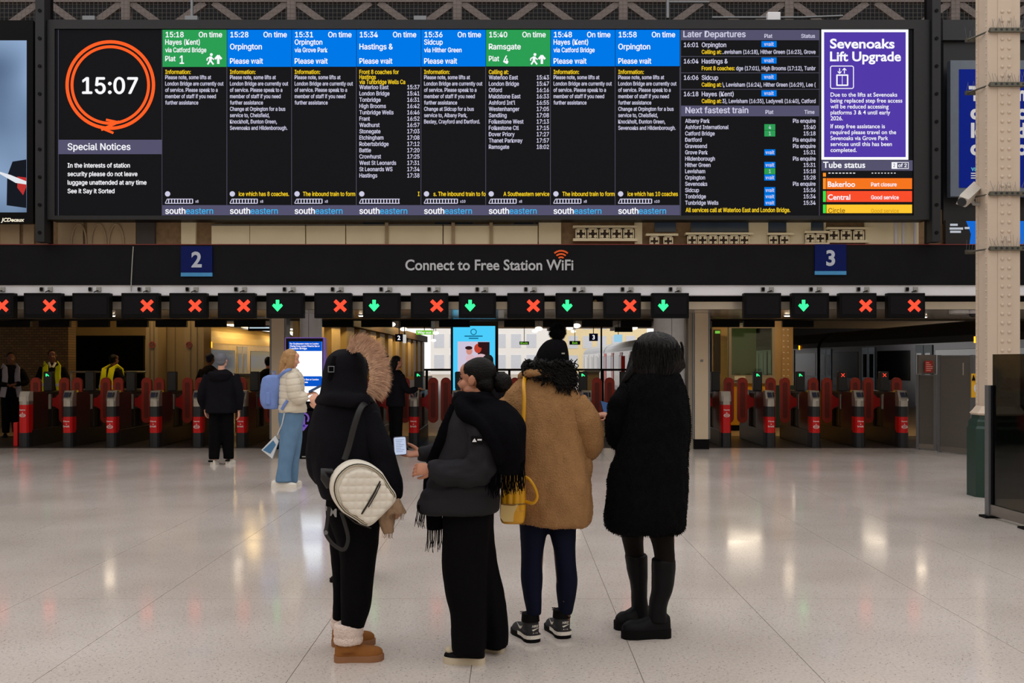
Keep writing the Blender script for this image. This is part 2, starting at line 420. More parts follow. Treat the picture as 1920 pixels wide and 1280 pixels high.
for x, y in ((168, 34), (360, 20), (788, 33), (1450, 27)):
    b = MB()
    if x == 360: b.box(X(358, 15.5), X(362, 15.5), 15.48, 15.52, Z(38, DB), Z(-12, 15.5)); lab = 'thin grey hanger rod with foot on the board top'
    else: lab = {168: 'small grey cable bracket on the board top nearest the left post', 788: 'small grey cable bracket on the board top near its middle', 1450: 'small white junction box on the board top below the conduits'}[x]
    b.box(X(x - 12, 15.5), X(x + 12, 15.5), 15.45, 15.55, Z(38, DB), Z(31 if x != 1450 else 24, 15.5), 0.01)
    b.build({168: 'cable_bracket', 788: 'cable_bracket', 360: 'hanger_rod', 1450: 'junction_box'}[x], M_white if x == 1450 else M_grey, label=lab, cat='bracket', org=(X(x, 15.5), 15.5, Z(37, 15.5)))
b = MB().tube([W(1252, -10, 15.9), W(1252, 34, 15.9)], 0.025).tube([W(1252, 4, 15.9), W(1330, 4, 15.9)], 0.02).tube([W(1335, 33, 15.9), W(1500, 33, 15.9), W(1580, 30, 15.9)], 0.02)
b.build('conduit_pipe', M_grey, label='grey conduit pipework above the right half of the board', cat='pipe')

# ------------------------------------------------------------------ departure board
brd = empty('departure_board', (X(914, DB), DB, Z(412, DB)), 'huge black electronic departure board above the ticket gates', 'departure board')
MB().box(X(90, DB), X(1742, DB), DB + 0.02, DB + 0.30, Z(412, DB), Z(38, DB)).build('housing', M_black, brd)
def frame4(b, x0, x1, y0, y1, t, ya, yb, D=DB):
    b.box(X(x0, D), X(x1, D), ya, yb, Z(y0 + t, D), Z(y0, D)); b.box(X(x0, D), X(x1, D), ya, yb, Z(y1, D), Z(y1 - t, D))
    b.box(X(x0, D), X(x0 + t, D), ya, yb, Z(y1 - t, D), Z(y0 + t, D)); b.box(X(x1 - t, D), X(x1, D), ya, yb, Z(y1 - t, D), Z(y0 + t, D))
    return b
b = MB(); b.box(X(90, DB), X(1742, DB), DB - 0.03, DB + 0.02, Z(55, DB), Z(38, DB)); b.box(X(90, DB), X(1742, DB), DB - 0.03, DB + 0.02, Z(412, DB), Z(404.5, DB))
b.box(X(90, DB), X(104, DB), DB - 0.03, DB + 0.02, Z(404.5, DB), Z(55, DB)); b.box(X(1712, DB), X(1742, DB), DB - 0.03, DB + 0.02, Z(404.5, DB), Z(55, DB))
b.build('bezel', mat('bezel_black', (20, 20, 24), 0.5, var=0.2), brd)
def panel(name, x0, x1, y0=55.5, y1=404, m=None):
    return MB().box(X(x0 + .3, DB), X(x1 - .3, DB), DB, DB + 0.019, Z(y1, DB), Z(y0, DB)).build(name, m or SCR, brd)
yF, yT = DB - 0.003, DB - 0.006      # flat fills, then lettering
def fill(b, x0, x1, y0, y1, y=None): 
    y = yF if y is None else y
    return b.quad((X(x0, DB), y, Z(y1, DB)), (X(x1, DB), y, Z(y1, DB)), (X(x1, DB), y, Z(y0, DB)), (X(x0, DB), y, Z(y0, DB)))
def T(b, s, px, py, size, align='L', width=None, bold=0.018, sx=0.80, sans=True):
    b.text(s, px, py, size, DB, align, width, bold, 0, yT, sx=sx, sans=sans); return b
# clock panel
pn = panel('clock_panel', 104, 304)
b = MB(); fill(b, 110, 304, 262, 289); b.cur = 1; fill(b, 109, 110, 56, 404); fill(b, 303.4, 304.4, 56, 404); b.build('heading_band', [BD, LN], pn, recalc=False)
b = MB(); c = (207, 159.5)
def ring(b, r, t, a0, a1, n=72):
    vs_ = []
    for i in range(n + 1):
        a = a0 + (a1 - a0) * i / n
        for q in (r - t / 2, r + t / 2): vs_.append((X(c[0] + q * math.sin(a), DB), yF - .001, Z(c[1] - q * math.cos(a), DB)))
    b.add(vs_, [[2 * i, 2 * i + 1, 2 * i + 3, 2 * i + 2] for i in range(n)], False)
ring(b, 81, 6.2, 0, 2 * math.pi); ring(b, 71.8, 5.4, 0, 2 * math.pi)
def stroke(b, p, q, t, y=None):
    d = Vector((q[0] - p[0], q[1] - p[1])).normalized() * t / 2; n_ = (-d.y, d.x); y = yT if y is None else y
    b.add([(X(u[0] + s * n_[0], DB), y, Z(u[1] + s * n_[1], DB)) for u, s in ((p, -1), (p, 1), (q, 1), (q, -1))], [[0, 1, 2, 3]], False)
stroke(b, (199, 224.5), (222, 229.5), 4.5); stroke(b, (224, 228), (190, 243.5), 5); stroke(b, (190, 240), (213, 249.5), 4.5)
b.build('clock_ring', OR, pn, recalc=False)
b = MB(); T(b, '15:07', 154, 160.5, 30, width=105, bold=0.02); b.build('clock_digits', W0, pn, kind='stuff', recalc=False)
b = MB(); T(b, 'Special Notices', 127, 275, 12.3, width=118, bold=0.014)
for s, y, w in (('In the interests of station', 310, 117), ('security please do not leave', 326, 131), ('luggage unattended at any time', 342, 148), ('See it Say it Sorted', 358, 88)): T(b, s, 127, y, 8.2, width=w)
b.build('notice_text', W0, pn, kind='stuff', recalc=False)
# service columns
INFO = ['Please note, some lifts at', 'London Bridge are currently out', 'of service. Please speak to a', 'member of staff if you need', 'further assistance']
OX = ['Change at Orpington for a bus', 'service to, Chelsfield,', 'Knockholt, Dunton Green,', 'Sevenoaks and Hildenborough.']
H1 = [('Waterloo East', '15:37'), ('London Bridge', '15:41'), ('Tonbridge', '16:31'), ('High Brooms', '16:42'), ('Tunbridge Wells', '16:46'), ('Frant', '16:52'), ('Wadhurst', '16:57'), ('Stonegate', '17:03'), ('Etchingham', '17:08'), ('Robertsbridge', '17:12'), ('Battle', '17:20'), ('Crowhurst', '17:25'), ('West St Leonards', '17:31'), ('St Leonards WS', '17:34'), ('Hastings', '17:38')]
R1 = [('Waterloo East', '15:43'), ('London Bridge', '15:47'), ('Otford', '16:16'), ('Maidstone East', '16:33'), ("Ashford Int'l", '16:55'), ('Westenhanger', '17:05'), ('Sandling', '17:08'), ('Folkestone West', '17:13'), ('Folkestone Ctl', '17:15'), ('Dover Priory', '17:27'), ('Thanet Parkway', '17:57'), ('Ramsgate', '18:02')]
COLS = [('15:18', 'Hayes (Kent)', 'via Catford Bridge', '1', INFO, None, '', 0, 8, 'x8'),
        ('15:28', 'Orpington', None, None, INFO + OX, None, 'ice which has 8 coaches.', 17, 8, 'x8'),
        ('15:31', 'Orpington', 'via Grove Park', None, INFO, None, 'The inbound train to form', 16, 8, 'x8'),
        ('15:34', 'Hastings &', None, None, None, H1, 'I', 110, 12, ''),
        ('15:36', 'Sidcup', 'via Hither Green', None, INFO + ['Change at Sidcup for a bus', 'service to, Albany Park,', 'Bexley, Crayford and Dartford.'], None, 's. The inbound train to fo', 18, 10, 'x10'),
        ('15:40', 'Ramsgate', None, '4', None, R1, 'A Southeastern service', 28, 8, 'x8'),
        ('15:48', 'Hayes (Kent)', 'via Catford Bridge', None, INFO, None, 'The inbound train to form', 17, 8, 'x8'),
        ('15:58', 'Orpington', None, None, INFO + OX, None, 'ice which has 10 coaches', 18, 10, 'x10')]
for k, (tm, d1, via, plat, info, calls, scr, so, nco, xs_) in enumerate(COLS):
    x0 = 304.5 + 121.3 * k; x1 = x0 + 121.3; tx = x0 + 5.5
    pn = panel('service_panel', x0, x1)
    b = MB(); fill(b, x0 + .4, x1 - .4, 56, 125.5 - k * .2); b.build('heading_band', GR if plat else BL, pn, recalc=False)
    b = MB(); fill(b, x0, x1, 384.5, 403.5); b.cur = 1; fill(b, x1 - .9, x1 + .3, 126, 384); b.build('logo_band', [BD, LN], pn, recalc=False)
    b = MB(); T(b, tm, tx + .7, 65, 10, width=34); T(b, 'On time', x1 - 9, 65, 10, 'R', 44)
    if via: T(b, d1, tx, 79, 9.6, width=65 if 'Kent' in d1 else (52 if d1 == 'Orpington' else 35)); T(b, via, tx, 93.8, 8.6, width=4.4 * len(via) - (2 if 'Cat' in via else 0))
    else: T(b, d1, tx, 87.5, 10.4, width=60 if d1 != 'Hastings &' else 63)
    if plat:
        T(b, 'Plat', tx, 110, 9.6, width=19.5); T(b, plat, tx + 27, 112, 15, bold=0.02)
        px_, py_ = x0 + 90, 111   # walking figure and arrow
        n_ = 10; b.add([(X(px_ + 2 + 2.8 * math.cos(i * .628), DB), yT, Z(py_ - 8.5 + 2.8 * math.sin(i * .628), DB)) for i in range(n_)], [list(range(n_))[::-1]], False)
        for p, q, t in (((1, -5), (0, 3), 5), ((0, 2), (6, 10), 3), ((0, 2), (-5, 10), 3), ((0, -4), (-6, -1), 2.2), ((-6, -1), (-6, 3), 2.2), ((1, -4), (7, 1), 2.2)): stroke(b, (px_ + p[0], py_ + p[1]), (px_ + q[0], py_ + q[1]), t)
        ax = x0 + 105; stroke(b, (ax, 120), (ax, 106), 4.5); stroke(b, (ax, 104), (ax - 6, 111), 4); stroke(b, (ax, 104), (ax + 6, 111), 4)
    else: T(b, 'Please wait', tx, 114.5, 10, width=62)
    b.build('heading_text', W0, pn, kind='stuff', recalc=False)
    b = MB(); yb = MB()
    if info:
        T(yb, 'Information:', tx, 135, 7.6, width=48)
        for i, s in enumerate(info): T(b, s, tx, 145 + 11.85 * i, 7.2, sx=0.745)
    else:
        ys0 = 145.2
        if k == 3:
            for s, y, w in (('Front 8 coaches for', 135, 74), ('Hastings', 144.5, 31), ('via Tunbridge Wells Ca', 153.7, 86)): T(yb, s, tx, y, 7.8, width=w)
            ys0 = 163.4
        else: T(yb, 'Calling at:', tx, 135, 7.8, width=37)
        for i, (s, t) in enumerate(calls): T(b, s, tx, ys0 + 11.82 * i, 7.6, sx=0.80); T(b, t, x1 - 3, ys0 + 11.82 * i, 7.8, 'R', 23)
    n_ = 16; cx_, cy_ = x0 + 10, 363.5
    b.add([(X(cx_ + 5 * math.cos(i * 2 * math.pi / n_), DB), yT, Z(cy_ + 5 * math.sin(i * 2 * math.pi / n_), DB)) for i in range(n_)], [list(range(n_))[::-1]], False)
    b.build('body_text', WS, pn, kind='stuff', recalc=False)
    if scr: T(yb, scr, x0 + so + 5, 363.5, 7.8, width=None if len(scr) < 3 else min(98, 3.93 * len(scr)) if k != 5 else 86)
    yb.build('notice_text', YE, pn, kind='stuff', recalc=False)
    b = MB(); w_ = 5.55 * nco + 7 + (2 if nco == 12 else 0); xl = x0 + 5.5
    for y_ in (373.2, 381.2): stroke(b, (xl + (4 if y_ < 375 else 0), y_), (xl + w_, y_), 1.4)
    stroke(b, (xl, 381), (xl + 4, 373), 1.4)
    for i in range(nco + 1): stroke(b, (xl + 6.5 + 5.6 * i, 373), (xl + 6.5 + 5.6 * i, 381), 2.0)
    if xs_: T(b, xs_, xl + w_ + 5, 377.5, 5, width=6 if len(xs_) == 2 else 10)
    b.build('coach_icon', WS, pn, kind='stuff', recalc=False)
    b = MB(); T(b, 'south', tx, 395.2, 11.3, width=38, bold=0.018); b.cur = 1; T(b, 'eastern', tx + 38.8, 395.2, 11.3, width=51, bold=0.008)
    b.build('operator_logo', [W0, CY], pn, kind='stuff', recalc=False)
# later departures / next fastest
pn = panel('summary_panel', 1275.2, 1538)
b = MB(); fill(b, 1277, 1536, 56, 75.5); fill(b, 1277, 1536, 198, 218); b.cur = 1
for y in (106, 136.6, 167.5): fill(b, 1277, 1536, y - .6, y + .6)
fill(b, 1535.6, 1536.8, 56, 404); fill(b, 1275.4, 1276.8, 56, 404); b.build('heading_band', [BD, LN], pn, recalc=False)
b = MB(); T(b, 'Later Departures', 1281, 64, 11.4, width=117); T(b, 'Plat', 1433, 67.6, 7, width=15); T(b, 'Status', 1502, 67.6, 7, width=26)
T(b, 'Next fastest train', 1285, 206.5, 11.4, width=118); T(b, 'Plat', 1435, 210, 7, width=15); T(b, 'Time', 1508, 210, 7, width=19)
yb = MB(); bb = MB(); gb = MB()
for i, (t, n_, ye, rest, x2) in enumerate((('16:01', 'Orpington', 'Calling at:', '..ewisham (16:18), Hither Green (16:23), Grove', 1354), ('16:04', 'Hastings &', 'Front 8 coaches:', 'dge (17:01), High Brooms (17:12), Tunbr', 1380), ('16:06', 'Sidcup', 'Calling at:', '\\, Lewisham (16:24), Hither Green (16:29), Lee (', 1354), ('16:18', 'Hayes (Kent)', 'Calling at:', '3), Lewisham (16:35), Ladywell (16:40), Catford', 1354))):
    y = 84.2 + 30.7 * i
    T(b, t, 1282, y, 8.2, width=27.5); T(b, n_, 1315.5, y, 8.4, width={0: 46, 1: 49, 2: 31, 3: 60}[i])
    fill(bb, 1427.5, 1456, y - 7, y + 4.3); T(b, 'wait', 1441.5, y - 1.5, 7, 'C', 18.5)
    T(yb, ye, 1315.5, y + 13.2, 7.4, width=37 if i != 1 else 62); T(b, rest, x2, y + 13.2, 7.4, width=1529 - x2)
LST = [('Albany Park', '', 'Pls enquire'), ('Ashford International', '4', '15:40'), ('Catford Bridge', '1', '15:18'), ('Dartford', '', 'Pls enquire'), ('Gravesend', '', 'Pls enquire'), ('Grove Park', 'wait', '15:31'), ('Hildenborough', '', 'Pls enquire'), ('Hither Green', 'wait', '15:31'), ('Lewisham', '1', '15:18'), ('Orpington', 'wait', '15:28'), ('Sevenoaks', '', 'Pls enquire'), ('Sidcup', 'wait', '15:36'), ('Tonbridge', 'wait', '15:34'), ('Tunbridge Wells', 'wait', '15:34')]
for i, (n_, p, t) in enumerate(LST):
    y = 226.6 + 11.8 * i
    T(b, n_, 1284.5, y, 7.4, sx=0.80); T(b, t, 1529, y, 7.4, 'R', 42.5 if 'P' in t else 22.5)
    if p: fill(bb if p == 'wait' else gb, 1433, 1453.5, y - 5.6, y + 5.6); T(b, p, 1443.3, y, 6.6, 'C', 16.5 if p == 'wait' else None)
T(yb, 'All services call at Waterloo East and London Bridge.', 1285.5, 393.6, 8, width=196)
b.build('white_text', WS, pn, kind='stuff', recalc=False); yb.build('yellow_text', YE, pn, kind='stuff', recalc=False)
bb.build('wait_boxes', BL, pn, kind='stuff', recalc=False); gb.build('platform_boxes', GR, pn, kind='stuff', recalc=False)
# notice and tube status
pn = panel('notice_panel', 1538, 1711.5)
b = MB(); fill(b, 1540, 1703, 55.5, 299.5); b.cur = 1; fill(b, 1545, 1698, 60.5, 294.5, yF - .001); b.cur = 2; fill(b, 1540, 1711, 300.5, 320)
b.build('notice_poster', [W0, glow('screen_purple', (82, 58, 168), 1.0), BD], pn, recalc=False)
b = MB(); T(b, 'Sevenoaks', 1556, 82, 17, width=121, bold=.025, sans=False); T(b, 'Lift Upgrade', 1556, 106, 17, width=133, bold=.025, sans=False)
for i, (s, w) in enumerate((('Due to the lifts at Sevenoaks', 125), ('being replaced step free access', 134.5), ('will be reduced accessing', 109), ('platforms 3 & 4 until early', 112), ('2026.', 23))): T(b, s, 1557, 177.5 + 11.1 * i, 7.4, width=w, bold=.012, sans=False)
for i, (s, w) in enumerate((('If step free assistance is', 102), ('required please travel on the', 123), ('Sevenoaks via Grove Park', 108), ('services until this has been', 115), ('completed.', 49))): T(b, s, 1557, 236.7 + 11.1 * i, 7.4, width=w, bold=.012, sans=False)
for p, q, t in (((1559, 124), (1598, 124), 1.6), ((1559, 166), (1598, 166), 1.6), ((1557, 126), (1557, 164), 1.6), ((1600, 126), (1600, 164), 1.6), ((1557, 126), (1559, 124), 1.6), ((1598, 124), (1600, 126), 1.6), ((1557, 164), (1559, 166), 1.6), ((1598, 166), (1600, 164), 1.6),
                ((1569, 141), (1589, 141), 2.6), ((1569, 160), (1589, 160), 2.6), ((1569, 140), (1569, 161), 2.6), ((1589, 140), (1589, 161), 2.6), ((1579, 142), (1579, 159), 1),
                ((1574, 128), (1574, 137), 1.6), ((1570.5, 134), (1574, 138), 1.6), ((1577.5, 134), (1574, 138), 1.6), ((1583, 129), (1583, 138), 1.6), ((1579.5, 132), (1583, 128), 1.6), ((1586.5, 132), (1583, 128), 1.6)): stroke(b, p, q, t)
b.build('poster_text', W0, pn, kind='stuff', recalc=False)
b = MB(); T(b, 'Tube status', 1543, 309, 11, width=79, sans=False)
for p, q in (((1672, 304.5), (1703, 304.5)), ((1672, 316), (1703, 316)), ((1703, 304), (1703, 316.5)), ((1672, 304), (1672, 316.5))): stroke(b, p, q, 1)
fill(b, 1672, 1682, 304.5, 316, yT + .0015); T(b, 'of 2', 1684, 310, 6.6, width=16)
for i in range(8): stroke(b, (1553 + 6.6 * i, 324.6), (1557 + 6.6 * i, 324.6), 1.6); stroke(b, (1634 + 6 * i, 324.6), (1637 + 6 * i, 324.6), 1.4)
b.build('status_heading_text', W0, pn, kind='stuff', recalc=False)
b = MB(); fill(b, 1549.5, 1710, 334, 354.5); b.cur = 1; fill(b, 1549.5, 1710, 358, 378.5); b.cur = 2; fill(b, 1549.5, 1710, 383.5, 399.5)
b.cur = 3; fill(b, 1543, 1548.5, 334, 354.5); fill(b, 1543, 1548.5, 324, 331); b.cur = 4; fill(b, 1543, 1548.5, 358, 378.5); fill(b, 1543, 1548.5, 383.5, 399.5)
b.build('status_bars', [glow('tube_brown_orange', (246, 118, 32), 1), glow('tube_red', (250, 78, 44), 1), glow('tube_yellow', (255, 198, 48), 1), glow('tube_amber', (255, 146, 40), 1), glow('tube_green', (70, 220, 70), 1)], pn, recalc=False)
b = MB()
T(b, 'Bakerloo', 1552, 345.3, 9.6, width=51, sans=False); T(b, 'Part closure', 1633, 345.8, 7.2, width=48); T(b, 'Central', 1552, 369.5, 9.6, width=42, sans=False); T(b, 'Good service', 1633, 370, 7.2, width=52)
b.cur = 1; T(b, 'Circle', 1553, 394.6, 8.6, width=31, bold=0.0); b.cur = 2; T(b, 'Good service', 1633, 395.2, 7.0, width=52, bold=0.005)
b.cur = 3; T(b, '2', 1674.5, 310, 6.6)
b.build('status_text', [W0, glow('screen_black', (20, 16, 8), 1), glow('screen_ochre', (196, 140, 30), 1), BD], pn, kind='stuff', recalc=False)

# steel posts beside the board
def post(x0, x1, dark, label, D=15.25):
    r = empty('board_post', (X((x0 + x1) / 2, D), D, zf1 + .012), label, 'post')
    MB().box(X(x0, D), X(x1, D), D, D + 0.2, zf1 + 0.013, Z(-12, D)).build('shaft', dark, r)
    for i in range(9):
        c = W((x0 + x1) / 2, 20 + 52 * i, D); MB().cyl((c.x, D - 0.012, c.z), (c.x, D + .01, c.z), 0.028, n=8).build('bolt', M_black, r)
M_post = mat('post_gunmetal', (30, 30, 34), 0.45, 0.2, 0.4)
post(66, 83, M_post, 'dark bolted steel post left of the departure board')
post(1748, 1764, M_post, 'dark bolted steel post right of the departure board')
MB().box(X(84.5, 15.4), X(89, 15.4), 15.46, 15.6, zf1 + .013, Z(-12, 15.4)).build('board_post', M_black, label='narrow black upright between left bolted post and the board', cat='post', org=(X(86, 15.4), 15.5, zf1 + .013))
MB().box(X(1743, 15.4), X(1746.5, 15.4), 15.46, 15.6, zf1 + .013, Z(-12, 15.4)).build('board_post', M_black, label='narrow black upright between the board and right bolted post', cat='post', org=(X(1743, 15.2), 15.5, zf1 + .013))

# left advert screen (cropped by the frame)
def adscreen():
    m = bpy.data.materials.new('advert_blue_grey_image'); m.use_nodes = True; nt = m.node_tree; nt.nodes.remove(nt.nodes['Principled BSDF'])
    e = nt.nodes.new('ShaderNodeEmission'); g = nt.nodes.new('ShaderNodeNewGeometry')
    n = nt.nodes.new('ShaderNodeTexNoise'); n.inputs['Scale'].default_value = 0.7; n.inputs['Detail'].default_value = 1; nt.links.new(g.outputs['Position'], n.inputs['Vector'])
    r = nt.nodes.new('ShaderNodeValToRGB'); el = r.color_ramp.elements
    el[0].position = 0.36; el[0].color = lin((70, 90, 122)); el[1].position = 0.62; el[1].color = lin((150, 178, 214))
    nt.links.new(n.outputs['Fac'], r.inputs[0]); nt.links.new(r.outputs[0], e.inputs[0]); e.inputs[1].default_value = 0.9
    nt.links.new(e.outputs[0], nt.nodes['Material Output'].inputs[0]); return m
DL = 15.45
r = empty('advert_screen', (X(-90, DL), DL, Z(418, DL)), 'blue grey digital advert screen in black frame at the far left', 'screen')
MB().box(X(-230, DL), X(62, DL), DL, DL + .15, Z(418, DL), Z(38, DL)).build('housing', M_black, r)
MB().box(X(-220, DL), X(50, DL), DL - .006, DL, Z(398, DL), Z(76, DL)).build('display', adscreen(), r)
b = MB(); y_ = DL - .009
def q4(b, pts, D, y): b.add([(X(p[0], D), y, Z(p[1], D)) for p in pts], [list(range(len(pts)))], False)
q4(b, [(13, 385), (14, 330), (24, 303), (50, 299), (50, 390)], DL, y_); b.cur = 1; q4(b, [(0, 322), (20, 328), (50, 340), (50, 346), (30, 343), (0, 326)], DL, y_ - .002); b.cur = 2; q4(b, [(33, 331), (50, 333), (50, 350), (44, 366), (33, 352)], DL, y_ - .001)
b.build('picture_shapes', [glow('advert_dark_device', (24, 26, 34), 1), glow('advert_paper', (226, 230, 236), 1), glow('advert_red', (186, 50, 48), 1)], r, kind='stuff', recalc=False)
b = MB(); b.text('JCDecaux', 2, 412, 6.5, DL, 'L', width=44, bold=.03, shear=.2, y=DL - .004); b.build('maker_lettering', glow('lettering_cream', (250, 240, 214), 1.0), r, kind='stuff', recalc=False)

# right advert panel behind the column
DR = 15.5
r = empty('blue_advert', (X(1900, DR), DR, Z(368, DR)), 'blue advert panel in grey frame half hidden by the riveted column', 'advert')
MB().box(X(1782, DR), X(2080, DR), DR, DR + .12, Z(368, DR), Z(113, DR)).build('frame', mat('advert_grey_frame', (96, 106, 120), 0.45), r)
MB().box(X(1798, DR), X(2064, DR), DR - .006, DR, Z(352, DR), Z(130, DR)).build('poster', mat('advert_royal_blue', (2, 26, 120), 0.5, 0, .08, emit=0.35), r)
b = MB(); y_ = DR - .009
for s, x, y, sz in (('T', 1816, 175.5, 25), ('n', 1907, 175.5, 25), ('c', 1819, 210, 25), ('c', 1906, 210, 25), ('lo', 1820, 244.5, 25), ('d', 1905, 244.5, 25), ('c', 1819, 277, 25), ('ou', 1905, 277, 25)): b.text(s, x, y, sz, DR, 'L', bold=.045, y=y_)
b.build('headline_letters', mat('advert_white', (225, 228, 235), 0.5), r, kind='stuff', recalc=False)
b = MB(); b.text('va', 1820, 316, 9, DR, 'L', bold=.03, y=y_); b.build('small_lettering', mat('advert_pale_blue', (90, 190, 235), 0.5), r, kind='stuff', recalc=False)
b = MB()
for i in range(3): b.box(X(1820, DR), X(1834, DR), y_ - .001, y_, Z(326 + 4.4 * i, DR), Z(324 + 4.4 * i, DR))
b.build('print_lines', mat('advert_white', (225, 228, 235), 0.5), r, kind='stuff')
MB().box(X(1768, 15.7), X(2080, 15.7), 15.7, 15.8, Z(75, 15.7), Z(37, 15.7)).build('trim_3', M_dark, kind='structure')
MB().box(X(1768, 15.8), X(2080, 15.8), 15.78, 15.9, Z(418, 15.8), Z(77, 15.8)).build('trim_4', mat('panel_slate', (27, 28, 33), 0.5), kind='structure')
# ------------------------------------------------------------------ lane displays under the fascia
DD = 15.42
def lane(x0, kind, label, group):
    x1 = x0 + 70
    cx = X((x0 + x1) / 2, DD)
    r = empty('lane_display', (cx, DD, Z(596, DD)), label, 'display', group)
    w = 35 / F * DD; z0, z1 = Z(596, DD), Z(549, DD)
    MB().box(cx - w, cx + w, DD, DD + 0.14, z0, z1, 0.008).build('case', M_black, r)
    MB().box(cx - w + .04, cx + w - .04, DD - 0.004, DD + .002, z0 + .06, z1 - .05).build('screen', mat('lane_screen', (14, 13, 15), 0.6, 0, .06, emit=0.6), r)
    MB().box(cx - .06, cx + .06, DD + .14, DF + .279, z1 - .2, z1 - .1).build('hanger', M_fascia, r)
    if kind == 'X':
        c = (x0 + 49, 573); b = MB()
        for s in (-1, 1):
            a, q = Vector((c[0] - 10, c[1] - 9.5 * s)), Vector((c[0] + 10, c[1] + 9.5 * s)); d = (q - a).normalized() * 3.4; n_ = Vector((-d.y, d.x))
            b.add([(X(p.x, DD), DD - .007 - .001 * s, Z(p.y, DD)) for p in (a - n_, a + d * 0 + n_, q + n_, q - n_)], [[0, 1, 2, 3]], False)
        b.build('red_cross', RED, r, recalc=False)
    elif kind == 'A':
        c = x0 + 21.5; b = MB()
        pts = [(c - 3.2, 562), (c + 3.2, 562), (c + 3.2, 571), (c + 7, 569), (c + 10, 573), (c, 584), (c - 10, 573), (c - 7, 569), (c - 3.2, 571)]
        b.add([(X(p[0], DD), DD - .007, Z(p[1], DD)) for p in pts], [list(range(9))[::-1]], False); b.build('green_arrow', GRN, r, recalc=False)
    return r
lanes = [(-45, 'X', 'leftmost lane display showing a red cross, cut off by the frame'), (44, 'X', 'red cross lane display second from the left edge'), (135, '', 'blank lane display left of the navy 2 sign'),
         (227, 'X', 'red cross lane display left of the navy 2 sign beside the blank one'), (317, 'X', 'red cross lane display directly below the navy 2 sign'), (408, 'X', 'red cross lane display just left of the first green arrow'),
         (499, 'A', 'leftmost green arrow lane display, above the blonde woman'), (589, 'X', 'red cross lane display above the hooded person'), (680, 'A', 'green arrow lane display left of the WiFi lettering'),
         (770, 'X', 'red cross lane display below the word Connect'), (860, 'A', 'green arrow lane display above the cyan advert screen'), (951, 'X', 'red cross lane display below the word Station'),
         (1042, 'A', 'green arrow lane display below the WiFi symbol'), (1132, 'X', 'red cross lane display above the woman in black fur'), (1222, 'A', 'green arrow lane display left of the cream square column'),
         (1395, '', 'blank lane display right of the cream square column'), (1485, 'A', 'green arrow lane display left of the navy 3 sign'), (1574, 'X', 'red cross lane display below the navy 3 sign'), (1665, 'X', 'rightmost red cross lane display near the riveted column')]
sock = None
for i, (x, k, lab) in enumerate(lanes):
    lane(x, k, lab, 'lane displays under the fascia')
    # sockets on the white strip
    for dx, m_, nm, lb in ((34, M_black, 'power_plug', 'black plug on the white strip above the '), (50, M_plastic, 'wall_socket', 'pale socket box on the white strip above the ')):
        Ds = DF + 0.03
        r = empty(nm, (X(x + dx, Ds), Ds, Z(549, Ds)), lb + ['cut off display', 'second display', 'left blank display', 'display beside the left blank one', 'display below the number two sign', 'display before the first green arrow', 'first green arrow display', 'display over the hooded person', 'second green arrow display', 'display under the Connect lettering', 'third green arrow display', 'display left of the fourth arrow', 'fourth green arrow display', 'display over the fur coat woman', 'arrow display by the square column', 'right blank display', 'green arrow at the right', 'second display from the column', 'rightmost display'][i], 'socket', 'plugs and sockets on the white strip')
        c = W(x + dx + 1, 542.3, Ds)
        if m_ is M_black:
            MB().box(c.x - .034, c.x + .034, Ds - .012, Ds, c.z - .034, c.z + .034, .005).build('back_plate', M_plastic, r)
            MB().box(c.x - .022, c.x + .022, Ds - .05, Ds - .012, c.z - .025, c.z + .03, .01).build('plug_body', M_black, r)
        else:
            MB().box(c.x - .036, c.x + .036, Ds - .03, Ds, c.z - .036, c.z + .036, .006).build('box_body', M_plastic, r)
            MB().tube([(c.x, Ds - .035, c.z - .02), (c.x - .03, Ds - .05, c.z - .03), (c.x - .07, Ds - .03, c.z - .045)], .008, 5).build('lead', M_black, r)
b = MB(); b.tube([W(250, 462, DF - .01), W(248, 490, DF - .012), W(246, 530, DF - .012), W(246, 546, DF - .015)], .009, 6)
b.build('hanging_cable', M_plastic, label='thin pale cable hanging down the fascia left of the 2 sign', cat='cable')
b = MB(); b.prism([(X(1111 + dx, DF + .27), Z(565 + dy, DF + .27)) for dx, dy in ((0, 0), (6, -4), (10, 2), (4, 6))], 'y', DF + .265, DF + .28)
b.build('sticker', mat('ochre_sticker', (150, 120, 50), 0.6), label='small torn ochre sticker on the recess between two lane displays', cat='sticker')

# downlights in the soffit
for i, px in enumerate((206, 432, 682, 1010, 1240, 1322, 1480, 1750)):
    y_ = 17.6 + .5 * (i % 2); x_ = X(px, 17.6)
    q = empty('soffit_downlight', (x_, y_, zs - .03), 'small round downlight in the soffit, ' + ['first', 'second', 'third', 'fourth', 'fifth', 'sixth', 'seventh', 'eighth'][i] + ' from the left', 'lamp', 'soffit downlights')
    MB().cyl((x_, y_, zs - .025), (x_, y_, zs - .0005), .10, .11, 18).build('rim', M_white, q); MB().cyl((x_, y_, zs - .03), (x_, y_, zs - .025), .085, n=18).build('lens', glow('downlight_lens', (255, 232, 200), 20.0), q)
